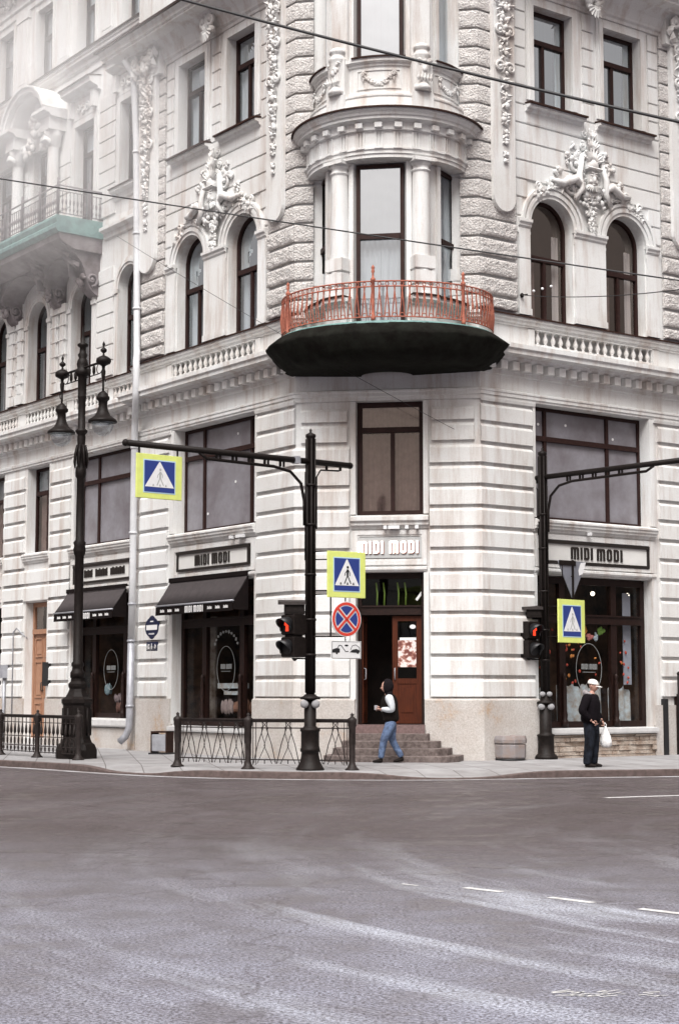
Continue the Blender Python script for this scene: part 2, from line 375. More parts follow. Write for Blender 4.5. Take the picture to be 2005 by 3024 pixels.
# ------------------------------------------------------------------ setting
def ground_sheet():
    m, t, b = nodes('asphalt'); b.inputs['Specular IOR Level'].default_value = 0.5
    tc = N(t, 'ShaderNodeTexCoord'); O = tc.outputs['Object']
    sx = N(t, 'ShaderNodeSeparateXYZ'); t.links.new(O, sx.inputs[0])
    def M(op, a, b_=None, c_=None):
        n = N(t, 'ShaderNodeMath', operation=op)
        for k, q in enumerate((a, b_, c_)):
            if q is None: continue
            if isinstance(q, (int, float)): n.inputs[k].default_value = q
            else: t.links.new(q, n.inputs[k])
        return n.outputs[0]
    dx = M('SUBTRACT', sx.outputs[0], 12.0); dy = M('SUBTRACT', sx.outputs[1], 19.0)
    rr = M('SQRT', M('ADD', M('MULTIPLY', dx, dx), M('MULTIPLY', dy, dy))); an = M('ARCTAN2', dy, dx)
    cb = N(t, 'ShaderNodeCombineXYZ'); t.links.new(M('MULTIPLY', rr, 1.5), cb.inputs[0]); t.links.new(M('MULTIPLY', an, 2.4), cb.inputs[1])
    st = N(t, 'ShaderNodeTexNoise', Scale=1.0, Detail=6.0, Roughness=0.62, Distortion=0.35); t.links.new(cb.outputs[0], st.inputs['Vector'])
    ra = N(t, 'ShaderNodeValToRGB'); ra.color_ramp.elements[0].position = 0.50; ra.color_ramp.elements[1].position = 0.74
    t.links.new(st.outputs['Fac'], ra.inputs[0])
    # where the traffic turns: the worn patch
    gx = M('SUBTRACT', sx.outputs[0], 2.0); gy = M('SUBTRACT', sx.outputs[1], 11.8)
    gd = M('ADD', M('MULTIPLY', M('MULTIPLY', gx, gx), 0.075), M('MULTIPLY', M('MULTIPLY', gy, gy), 0.045))
    gm = M('POWER', 2.718, M('MULTIPLY', gd, -1.0))
    strk = M('MULTIPLY', ra.outputs[0], M('ADD', M('MULTIPLY', gm, 1.15), 0.10))
    big = N(t, 'ShaderNodeTexNoise', Scale=0.16, Detail=5.0, Roughness=0.6); t.links.new(O, big.inputs['Vector'])
    mid = N(t, 'ShaderNodeTexNoise', Scale=1.3, Detail=8.0, Roughness=0.72); t.links.new(O, mid.inputs['Vector'])
    fin = N(t, 'ShaderNodeTexNoise', Scale=42.0, Detail=4.0, Roughness=0.85); t.links.new(O, fin.inputs['Vector'])
    r1 = N(t, 'ShaderNodeValToRGB'); e = r1.color_ramp.elements; e[0].position = 0.34; e[0].color = (0.105, 0.091, 0.093, 1); e[1].position = 0.62; e[1].color = (0.205, 0.206, 0.232, 1)
    t.links.new(M('ADD', M('MULTIPLY', big.outputs['Fac'], 0.6), M('MULTIPLY', mid.outputs['Fac'], 0.4)), r1.inputs[0])
    # darker, browner band towards the far kerb
    r4 = N(t, 'ShaderNodeValToRGB'); e = r4.color_ramp.elements; e[0].position = 0.42; e[0].color = (1, 1, 1, 1); e[1].position = 0.60; e[1].color = (0.50, 0.42, 0.39, 1)
    yy = M('ADD', M('MULTIPLY', sx.outputs[1], 0.03), M('MULTIPLY', M('SUBTRACT', big.outputs['Fac'], 0.5), 0.35))
    t.links.new(yy, r4.inputs[0])
    ml = N(t, 'ShaderNodeMix', data_type='RGBA', blend_type='MULTIPLY'); ml.inputs[0].default_value = 1
    t.links.new(r1.outputs[0], ml.inputs[6]); t.links.new(r4.outputs[0], ml.inputs[7])
    mg = N(t, 'ShaderNodeMix', data_type='RGBA', blend_type='MIX'); t.links.new(strk, mg.inputs[0]); t.links.new(ml.outputs[2], mg.inputs[6]); mg.inputs[7].default_value = (0.40, 0.42, 0.45, 1)
    dm = N(t, 'ShaderNodeValToRGB'); e = dm.color_ramp.elements; e[0].position = 0.40; e[0].color = (.30, .30, .30, 1); e[1].position = 0.62; e[1].color = (.80, .80, .80, 1)
    t.links.new(mid.outputs['Fac'], dm.inputs[0]); t.links.new(dm.outputs[0], b.inputs['Roughness'])
    r3 = N(t, 'ShaderNodeValToRGB'); e = r3.color_ramp.elements; e[0].position = 0.43; e[0].color = (0.30, 0.27, 0.27, 1); e[1].position = 0.57; e[1].color = (1.45, 1.45, 1.50, 1)
    t.links.new(fin.outputs['Fac'], r3.inputs[0])
    m3 = N(t, 'ShaderNodeMix', data_type='RGBA', blend_type='MULTIPLY'); m3.inputs[0].default_value = 1
    t.links.new(mg.outputs[2], m3.inputs[6]); t.links.new(r3.outputs[0], m3.inputs[7]); # hairline cracks, and a paler, cooler tone towards the camera
    wp = N(t, 'ShaderNodeTexNoise', Scale=1.6, Detail=4.0); t.links.new(O, wp.inputs['Vector'])
    wv = N(t, 'ShaderNodeMix', data_type='RGBA', blend_type='ADD'); wv.inputs[0].default_value = 0.9; t.links.new(O, wv.inputs[6]); t.links.new(wp.outputs['Color'], wv.inputs[7])
    vc = N(t, 'ShaderNodeTexVoronoi', Scale=0.20); vc.feature = 'DISTANCE_TO_EDGE'; t.links.new(wv.outputs[2], vc.inputs['Vector'])
    rc = N(t, 'ShaderNodeValToRGB'); e = rc.color_ramp.elements; e[0].position = 0.0; e[0].color = (0.66, 0.63, 0.62, 1); e[1].position = 0.006; e[1].color = (1, 1, 1, 1); t.links.new(vc.outputs['Distance'], rc.inputs[0])
    rn = N(t, 'ShaderNodeValToRGB'); e = rn.color_ramp.elements; e[0].position = 0.28; e[0].color = (1.24, 1.29, 1.37, 1); e[1].position = 0.52; e[1].color = (1, 1, 1, 1); t.links.new(yy, rn.inputs[0])
    q1 = N(t, 'ShaderNodeMix', data_type='RGBA', blend_type='MULTIPLY'); q1.inputs[0].default_value = 1; q2 = N(t, 'ShaderNodeMix', data_type='RGBA', blend_type='MULTIPLY'); q2.inputs[0].default_value = 1
    t.links.new(m3.outputs[2], q1.inputs[6]); t.links.new(rc.outputs[0], q1.inputs[7]); t.links.new(q1.outputs[2], q2.inputs[6]); t.links.new(rn.outputs[0], q2.inputs[7])
    t.links.new(q2.outputs[2], b.inputs['Base Color'])
    bp = N(t, 'ShaderNodeBump', Strength=0.5, Distance=0.02); t.links.new(fin.outputs['Fac'], bp.inputs['Height']); t.links.new(bp.outputs[0], b.inputs['Normal'])
    mb = MB(); S = 600
    mb.quad([(-S, S, 0), (S, S, 0), (S, -S, 0), (-S, -S, 0)])
    return tag(mb.build('road', m), kind='structure')
road = ground_sheet()

KP = [(-30, 62), (-20, 51.3), (-13.5, 44.6), (-9.6, 40.45), (-7.67, 38.42), (-6.6, 37.4), (-5.62, 36.2), (-4.75, 35.15), (-3.84, 34.2), (-3.1, 33.6), (-2.33, 33.15),
      (-1.5, 32.85), (-0.67, 32.66), (0.1, 32.52), (0.82, 32.45), (1.3, 32.45), (1.93, 32.52), (2.6, 32.68), (3.2, 32.9), (4.25, 33.3), (5.3, 33.55), (6.76, 33.9), (9, 35.2), (14, 38.8), (30, 50.5)]
def kerb_h(x, y):
    h = PZ
    if -5.0 < x < -3.45: h = 0.025
    if 1.15 < x < 3.25: h = 0.022
    return h
# resample
def resample(P, d):
    o = [P[0]]
    for a, b in zip(P, P[1:]):
        n = max(1, int(math.hypot(b[0] - a[0], b[1] - a[1]) / d))
        for k in range(1, n + 1): o.append((a[0] + (b[0] - a[0]) * k / n, a[1] + (b[1] - a[1]) * k / n))
    return o
KR = resample(KP, 0.3)
def smooth_path(P):
    for _ in range(6): P = [P[0]] + [((a[0] + 2 * b[0] + c[0]) / 4, (a[1] + 2 * b[1] + c[1]) / 4) for a, b, c in zip(P, P[1:], P[2:])] + [P[-1]]
    return P
KR = smooth_path(KR)
HH = [kerb_h(*p) for p in KR]
for _ in range(2): HH = [HH[0]] + [(a + b + c) / 3 for a, b, c in zip(HH, HH[1:], HH[2:])] + [HH[-1]]
NR = []
for k, p in enumerate(KR):
    a, b = KR[max(0, k - 1)], KR[min(len(KR) - 1, k + 1)]; l = math.hypot(b[0] - a[0], b[1] - a[1])
    NR.append((-(b[1] - a[1]) / l, (b[0] - a[0]) / l))
def offs(d): return [(p[0] + n[0] * d, p[1] + n[1] * d) for p, n in zip(KR, NR)]
def pave():
    m, t, b = nodes('concrete_paving'); b.inputs['Roughness'].default_value = 0.85
    tc = N(t, 'ShaderNodeTexCoord'); mp = N(t, 'ShaderNodeMapping'); mp.inputs['Rotation'].default_value = (0, 0, R_(-9)); t.links.new(tc.outputs['Object'], mp.inputs[0])
    br = N(t, 'ShaderNodeTexBrick', Scale=1.0); br.offset = 0.0
    br.inputs['Brick Width'].default_value = 0.75; br.inputs['Row Height'].default_value = 0.75; br.inputs['Mortar Size'].default_value = 0.012
    br.inputs['Color1'].default_value = (0.33, 0.33, 0.34, 1); br.inputs['Color2'].default_value = (0.28, 0.275, 0.28, 1); br.inputs['Mortar'].default_value = (0.13, 0.12, 0.12, 1)
    t.links.new(mp.outputs[0], br.inputs['Vector'])
    nz = N(t, 'ShaderNodeTexNoise', Scale=1.4, Detail=8.0, Roughness=0.7); t.links.new(tc.outputs['Object'], nz.inputs['Vector'])
    r = N(t, 'ShaderNodeValToRGB'); r.color_ramp.elements[0].position = 0.33; r.color_ramp.elements[1].position = 0.6; r.color_ramp.elements[0].color = (0.72, 0.70, 0.69, 1); r.color_ramp.elements[1].color = (1.05, 1.05, 1.05, 1)
    t.links.new(nz.outputs['Fac'], r.inputs[0])
    x = N(t, 'ShaderNodeMix', data_type='RGBA', blend_type='MULTIPLY'); x.inputs[0].default_value = 1
    t.links.new(br.outputs['Color'], x.inputs[6]); t.links.new(r.outputs[0], x.inputs[7]); t.links.new(x.outputs[2], b.inputs['Base Color'])
    mb = MB(Fr((0, 0), (1, 0), (0, 1)))
    A, B_ = offs(0.16), offs(1.1); n = len(KR)
    a = mb.pts([(p[0], p[1], h) for p, h in zip(A, HH)]); c = mb.pts([(p[0], p[1], PZ) for p in B_])
    far = [(p[0] * 1.0 + (0 if abs(p[0]) > 9 else 0), p[1]) for p in B_]
    d = mb.pts([(max(-30, min(30, p[0])), 75.0, PZ) for p in B_])
    for k in range(n - 1):
        mb.face((a[k], a[k + 1], c[k + 1], c[k])); mb.face((c[k], c[k + 1], d[k + 1], d[k]))
    return tag(mb.build('pavement', m), kind='structure')
pave()
def kerb():
    mb = MB(Fr((0, 0), (1, 0), (0, 1))); n = len(KR)
    f = mb.pts([(p[0], p[1], -0.2) for p in KR]); g = mb.pts([(p[0] + q[0] * 0.008, p[1] + q[1] * 0.008, h - 0.012 + 0.004) for p, q, h in zip(KR, NR, HH)])
    g2 = mb.pts([(p[0] + q[0] * 0.022, p[1] + q[1] * 0.022, h + 0.004) for p, q, h in zip(KR, NR, HH)])
    i = mb.pts([(p[0], p[1], h + 0.004) for p, h in zip(offs(0.18), HH)])
    for k in range(n - 1):
        for x, y in ((f, g), (g, g2), (g2, i)): mb.face((x[k], x[k + 1], y[k + 1], y[k]))
    return tag(mb.build('kerb', mat('kerb_granite', (0.125, 0.092, 0.086), 0.9, c2=(0.07, 0.05, 0.046), scale=9, bump=0.3, bscale=40)), kind='structure')
kerb()
MARK = mat('worn_white_road_paint', (0.72, 0.72, 0.72), 0.6, c2=(0.42, 0.42, 0.42), scale=9)
def strip(name, P, wd, mt=MARK, z=0.004):
    mb = MB(Fr((0, 0), (1, 0), (0, 1))); a = []; b = []
    for k, p in enumerate(P):
        q, r = P[max(0, k - 1)], P[min(len(P) - 1, k + 1)]; l = math.hypot(r[0] - q[0], r[1] - q[1]); nx, ny = -(r[1] - q[1]) / l, (r[0] - q[0]) / l
        a.append((p[0] + nx * wd / 2, p[1] + ny * wd / 2, z)); b.append((p[0] - nx * wd / 2, p[1] - ny * wd / 2, z))
    a, b = mb.pts(a), mb.pts(b)
    for k in range(len(P) - 1): mb.face((a[k], a[k + 1], b[k + 1], b[k]))
    return tag(mb.build(name, mt), kind='structure')
for P in ([(1.07, 14.58), (1.20, 14.43), (1.35, 14.27)], [(1.70, 13.90), (1.85, 13.72), (2.0, 13.54)], [(2.30, 13.17), (2.45, 13.0), (2.62, 12.8)]): strip('lane_dash', P, 0.09)
strip('lane_dash', [(0.54, 14.86), (0.67, 14.72)], 0.04)
strip('stop_line', [(4.2, 26.9), (5.0, 27.3), (6.2, 27.8), (8.5, 28.9)], 0.16)
def scuffs():
    mb = MB(Fr((0, 0), (1, 0), (0, 1)))
    for k in range(26):
        x, y = rnd.uniform(1.2, 1.75), rnd.uniform(9.42, 9.6); a = rnd.uniform(-0.5, 0.9); l = rnd.uniform(.02, .07)
        t_ = rnd.uniform(.004, .010); c, s = math.cos(a), math.sin(a)
        mb.quad([(x - c * l - s * t_, y - s * l + c * t_, .004), (x + c * l - s * t_, y + s * l + c * t_, .004), (x + c * l + s * t_, y + s * l - c * t_, .004), (x - c * l + s * t_, y - s * l - c * t_, .004)])
    return tag(mb.build('chipped_paint', MARK), kind='structure')
scuffs()
strip('gutter_strip', [q for q in offs(-0.22) if -16 < q[0] < 12], 0.26, mat('pale_gutter', (0.42, 0.43, 0.45), 0.8, c2=(0.22, 0.20, 0.20), scale=1.6, stretch=(1, 1, 1)))  # paler strip along the foot of the kerb

# ------------------------------------------------------------------ the building
B = empty('corner_building', (Mx, My, 0), 'pale stuccoed corner apartment building with a round bay, balconies and shopfronts', 'building')
import numpy as np
def pieces(mb):
    "face groups whose loose islands stand near one another"
    n = len(mb.v); par = list(range(n))
    def find(a):
        while par[a] != a: par[a] = par[par[a]]; a = par[a]
        return a
    for f in mb.f:
        r = find(f[0])
        for q in f[1:]: par[find(q)] = r
    root = {}; isl = []
    for k in range(n): isl.append(root.setdefault(find(k), len(root)))
    k = len(root); P = np.array([tuple(q) for q in mb.v]); isl = np.array(isl)
    if k > 1500: return None
    lo = np.full((k, 3), np.inf); hi = np.full((k, 3), -np.inf); np.minimum.at(lo, isl, P); np.maximum.at(hi, isl, P)
    size = (hi - lo).max(axis=1); gap = np.maximum(0.0, np.maximum(lo[:, None] - hi[None], lo[None] - hi[:, None]))
    near = np.sqrt((gap ** 2).sum(axis=2)) <= np.maximum(0.02, 0.5 * np.maximum(size[:, None], size[None]))
    p2 = list(range(k))
    def f2(a):
        while p2[a] != a: p2[a] = p2[p2[a]]; a = p2[a]
        return a
    for a, b in zip(*np.nonzero(np.triu(near, 1))): p2[f2(int(b))] = f2(int(a))
    g = [f2(x) for x in range(k)]
    if len(set(g)) == 1: return None
    return [g[isl[f[0]]] for f in mb.f]
def part(mb, name, mats, parent=None, split=True, **k):
    g = pieces(mb) if split else None
    if not g: return mb.build(name, mats, parent or B, **k)
    out = None
    for c in sorted(set(g)):
        m2 = MB(mb.fr); mp = {}
        for i, f in enumerate(mb.f):
            if g[i] != c: continue
            idx = []
            for q in f:
                if q not in mp: mp[q] = len(m2.v); m2.v.append(mb.v[q])
                idx.append(mp[q])
            m2.m = mb.mi[i]; m2.face(idx, i in mb.sm)
        o = m2.build(name, mats, parent or B, **k); out = out or o
    return out
def wall(mb, u0, u1, z0, z1, ops, w=0.0):
    us = sorted({u0, u1, *[o[0] for o in ops], *[o[1] for o in ops]}); zs = sorted({z0, z1, *[o[2] for o in ops], *[o[3] for o in ops]})
    us = [x for x in us if u0 <= x <= u1]; zs = [x for x in zs if z0 <= x <= z1]
    for a, b in zip(us, us[1:]):
        for c, d in zip(zs, zs[1:]):
            m_, n_ = (a + b) / 2, (c + d) / 2
            if any(o[0] < m_ < o[1] and o[2] < n_ < o[3] for o in ops): continue
            mb.quad([(a, w, c), (b, w, c), (b, w, d), (a, w, d)])
    for o in ops:
        a, b, c, d, arch, rv = o
        if rv <= 0: continue
        if arch:
            r = (b - a) / 2; s = d - r; n = 20; arc = [(a + r - r * math.cos(math.pi * k / n), s + r * math.sin(math.pi * k / n)) for k in range(n + 1)]
            h = n // 2
            mb.face(mb.pts([(x, w, z) for x, z in arc[:h + 1]] + [(a, w, d)])); mb.face(mb.pts([(x, w, z) for x, z in arc[h:]] + [(b, w, d)]))
            for p, q in zip(arc, arc[1:]): mb.quad([(p[0], w, p[1]), (q[0], w, q[1]), (q[0], w - rv, q[1]), (p[0], w - rv, p[1])])
            top = s
        else:
            mb.quad([(a, w, d), (b, w, d), (b, w - rv, d), (a, w - rv, d)]); top = d
        for x in (a, b): mb.quad([(x, w, c), (x, w, top), (x, w - rv, top), (x, w - rv, c)])
        mb.quad([(a, w, c), (b, w, c), (b, w - rv, c), (a, w - rv, c)])
JZ = [1.535 + 0.4885 * k for k in range(14)] + [8.36]
UZ = [13.42, 13.87, 14.33, 14.79, 15.25, 15.72, 16.19, 16.66, 17.12, 17.58, 18.04, 18.5]
def blocks(mb, u0, u1, zs, w=0.0, d=0.08, g=0.088, ch=0.08, inset=0.03, m0=0.0, m1=0.0):
    for a, b in zip(zs, zs[1:]):
        lo, hi = a + g * 0.35, b - g * 0.65
        pr = [(w - 0.01, lo), (w + d, lo), (w + d, hi - ch * 0.8), (w + d * 0.45, hi), (w - 0.01, hi)]
        i0 = 0 if m0 else inset; i1 = 0 if m1 else inset
        mb.prism(pr, u0 + i0, u1 - i1, m0, m1)
def bands(mb, u0, u1, zs, w=0.0, d=0.045, g=0.042):
    for a, b in zip(zs, zs[1:]): mb.prism([(w - 0.01, a + g / 2), (w + d - .006, a + g / 2), (w + d, a + g / 2 + .01), (w + d, b - g / 2 - .01), (w + d - .006, b - g / 2), (w - 0.01, b - g / 2)], u0, u1)
def rough_blocks(mb, u0, u1, zs, w=0.0, d=0.10, g=0.06, m0=0, m1=0):
    "rock-faced blocks: each front is a small displaced grid"
    for a, b in zip(zs, zs[1:]):
        lo, hi = a + g / 2, b - g / 2; nu = max(4, int((u1 - u0) / 0.055)); nz = 9; idx = []
        e0, e1 = u0 - (w + d * .5) * m0, u1 + (w + d * .5) * m1
        for j in range(nz + 1):
            for i in range(nu + 1):
                edge = i in (0, nu) or j in (0, nz); hh = d * 0.62 if edge else d * (0.86 + rnd.uniform(-.16, .14))
                idx.append((e0 + (e1 - e0) * i / nu, w + hh, lo + (hi - lo) * j / nz))
        I = mb.pts(idx); W_ = nu + 1
        for j in range(nz):
            for i in range(nu): mb.face((I[j * W_ + i], I[j * W_ + i + 1], I[(j + 1) * W_ + i + 1], I[(j + 1) * W_ + i]), True)
        mb.box(e0 + .004, e1 - .004, w - 0.01, w + d * 0.62 - .002, lo + .004, hi - .004)

def window(fr, u0, u1, z0, z1, w, mull=(), trans=(), arch=False, gl=G_MID, curt=None, fw=0.075, fd=0.07, fm=FR, low_gl=None, name='window', film=False, depth=0.55, sash=True, split=True, inner=None):
    mb = MB(fr); r = (u1 - u0) / 2; s = z1 - r; cu = (u0 + u1) / 2; ztop = s if arch else z1
    mb.box(u0, u0 + fw, w - fd, w, z0, ztop); mb.box(u1 - fw, u1, w - fd, w, z0, ztop); mb.box(u0 + fw, u1 - fw, w - fd, w, z0, z0 + fw)
    if arch: ring(mb, cu, s, r, r, fw, w - fd, w, 20, 0, math.pi)
    else: mb.box(u0 + fw, u1 - fw, w - fd, w, z1 - fw, z1)
    tz = list(trans)
    for z in tz: mb.box(u0 + fw, u1 - fw, w - fd + .01, w + 0.03, z - 0.06, z + 0.06)
    for m_ in mull:
        if isinstance(m_, tuple): f, a, b = m_
        else: f, a, b = m_, z0 + fw, (tz[0] - 0.06 if tz else ztop)
        x = u0 + (u1 - u0) * f; mb.box(x - 0.045, x + 0.045, w - fd + .012, w + 0.012, a, b)
    win = part(mb, name, fm)
    p = MB(fr); wp = w - 0.045
    def pane(a, b, c, d, top=False):
        if top:
            n = 20; arc = [(cu - (r - fw * .5) * math.cos(math.pi * k / n), s + (r - fw * .5) * math.sin(math.pi * k / n)) for k in range(n + 1)]
            return p.face(p.pts([(a, wp, c)] + [(x, wp, z) for x, z in arc] + [(b, wp, c)]))
        p.quad([(a, wp, c), (b, wp, c), (b, wp, d), (a, wp, d)])
    if tz: 
        pane(u0 + .01, u1 - .01, tz[-1], z1 - .01, arch)
        part(p, 'pane', gl, win); p = MB(fr); pane(u0 + .01, u1 - .01, z0, tz[-1]); part(p, 'pane', low_gl or gl, win)
    else: pane(u0 + .01, u1 - .01, z0, z1 - .01, arch); part(p, 'pane', gl, win)
    if curt:
        k = MB(fr)
        for (a, b, c, d, cm) in curt:
            n = max(8, int((b - a) * (u1 - u0) / 0.035)); pa = []
            for i in range(n + 1):
                uu = u0 + (a + (b - a) * i / n) * (u1 - u0); ww = w - 0.20 + 0.035 * math.sin(i * 1.9) + 0.015 * math.sin(i * .7)
                pa.append((uu, ww))
            zb, zt = z0 + c * (z1 - z0), z0 + d * (z1 - z0); x = k.pts([(q[0], q[1], zb) for q in pa]); y = k.pts([(q[0], q[1], zt) for q in pa])
            k.m = 0 if cm is curt[0][4] else 1
            for i in range(n): k.face((x[i], x[i + 1], y[i + 1], y[i]), True)
        ms = [curt[0][4]] + ([c_[4] for c_ in curt if c_[4] is not curt[0][4]][:1])
        part(k, 'curtain', ms, win)
    bx = MB(fr); a, b, c, d, e, f = u0 - .25, u1 + .25, w - depth, w - 0.075, z0 - .1, z1 + .1
    bx.quad([(a, c, e), (b, c, e), (b, c, f), (a, c, f)]); bx.quad([(a, c, e), (a, d, e), (a, d, f), (a, c, f)]); bx.quad([(b, c, e), (b, d, e), (b, d, f), (b, c, f)])
    bx.quad([(a, c, e), (b, c, e), (b, d, e), (a, d, e)]); bx.quad([(a, c, f), (b, c, f), (b, d, f), (a, d, f)])
    part(bx, 'room', inner or INT, win)
    return win

def archring(mb, cu, s, r0, r1, w0, w1, n=24): ring(mb, cu, s, r1, r1, r1 - r0, w0, w1, n, 0, math.pi)
def baluster_proto(fr, u, w, z0, z1, parent):
    h = z1 - z0; P = [(.056, 0), (.056, .06), (.034, .08), (.030, .12), (.062, .32), (.066, .42), (.046, .58), (.026, .76), (.026, .84), (.046, .88), (.034, .93), (.056, .95), (.056, 1)]
    mb = MB(fr); mb.lathe([(r_ * 1.0, zz * h) for r_, zz in P], u, w, 8, z0); return part(mb, 'baluster', PL, parent)
def balustrade(fr, u0, u1, z0, z1, w, n):
    mb = MB(fr); mb.box(u0 + .002, u1 - .002, w - 0.05, w + 0.075, z0 + .001, z0 + 0.05); mb.box(u0 + .002, u1 - .002, w - 0.05, w + 0.075, z1 - 0.03, z1 - .001)
    bal = part(mb, 'balustrade', PL); first = None
    for k in range(n):
        u = u0 + (u1 - u0) * (k + .5) / n
        if first is None: first = baluster_proto(fr, u, w + .01, z0 + .05, z1 - .03, bal); fu = u
        else:
            o = first.copy(); col.objects.link(o); o.parent = bal; o.location = fr.du * (u - fu)
    return bal
BALTOP = [(-.01, 10.264), (.05, 10.27), (.05, 10.31), (.10, 10.33), (.10, 10.39), (.15, 10.42), (.15, 10.465), (.0, 10.52), (-.01, 10.52)]
CORN = [(-.01, 9.01), (.05, 9.05), (.05, 9.12), (.07, 9.14), (.07, 9.345), (.20, 9.355), (.27, 9.41), (.29, 9.45), (.50, 9.475), (.50, 9.575), (.55, 9.60), (.55, 9.70), (.10, 9.80), (-.01, 9.80)]
SILLM = [(-.01, 5.42), (.04, 5.42), (.06, 5.48), (.12, 5.50), (.12, 5.55), (.16, 5.57), (.16, 5.63), (.19, 5.64), (.19, 5.68), (.0, 5.74), (-.01, 5.74)]
def cornice(fr, u0, u1, w, m0, m1, off=0.0, flash=True):
    mb = MB(fr); mb.prism([(w + a, b + off) for a, b in CORN], u0, u1, m0, m1)
    n = max(1, int((u1 - u0) / 0.355))
    for k in range(n):
        u = u0 + (u1 - u0) * (k + .5) / n; mb.box(u - .10, u + .10, w + .065, w + .25, 9.15 + off, 9.345 + off)
    return part(mb, 'cornice', PL)
def ell_cluster(mb, u, w, z, R, n, s=0.05, flat=0.6):
    for k in range(n):
        a, r = rnd.uniform(0, 6.28), R * math.sqrt(rnd.random()); q = s * rnd.uniform(.6, 1.3)
        mb.ell(u + r * math.cos(a), w + rnd.uniform(0, s * .5), z + r * math.sin(a), q * rnd.uniform(.7, 1.5), q * flat, q * rnd.uniform(.7, 1.5), 6, 4, rnd.uniform(0, 3))
def leaf(mb, u, w, z, l, wd, a, th=0.03):
    "pointed leaf with a raised mid rib"
    c, s = math.cos(a), math.sin(a)
    def q(x, y, ww): return (u + x * c - y * s, ww, z + x * s + y * c)
    I = mb.pts([q(0, 0, w + th * .4), q(l * .35, wd / 2, w + th * .3), q(l, 0, w + th * 1.3), q(l * .35, -wd / 2, w + th * .3), q(l * .4, 0, w + th * 1.6), q(l * .3, 0, w - .01)])
    for f in ((0, 1, 4), (1, 2, 4), (2, 3, 4), (3, 0, 4), (0, 1, 5), (1, 2, 5), (2, 3, 5), (3, 0, 5)): mb.face([I[k] for k in f])
def scroll(mb, u, w, z, R, turns=1.5, sgn=1, a0=0.0, t=0.035, grow=True):
    P = []; n = int(14 * turns)
    for k in range(n + 1):
        f = k / n; r = R * (1 - 0.82 * f); a = a0 + sgn * 2 * math.pi * turns * f
        P.append((u + r * math.cos(a), w + .03 + .05 * f, z + r * math.sin(a)))
    mb.tube(P, [t * (1 - .35 * k / n) for k in range(n + 1)], 6); mb.ell(u, w + .06, z, t * 1.3, t * 1.3, t * 1.3, 6, 4)
def garland(mb, u, w, z0, z1, wd, dens=1.0):
    z = z1; k = 0
    while z > z0:
        f = (z - z0) / (z1 - z0); W_ = wd * (.35 + .65 * f)
        for sgn in (-1, 1):
            leaf(mb, u, w, z, W_ * .62, .10 + .05 * f, sgn * rnd.uniform(.2, 1.0) + (0 if sgn > 0 else math.pi), .035 + .03 * f)
            leaf(mb, u, w, z, W_ * .55, .09, -sgn * rnd.uniform(.2, .9) + (0 if sgn > 0 else math.pi), .03 + .03 * f)
        ell_cluster(mb, u, w + .03, z, W_ * .30, 4, .035 + .035 * f, .8)
        z -= (0.17 if k % 2 else 0.30) / dens; k += 1
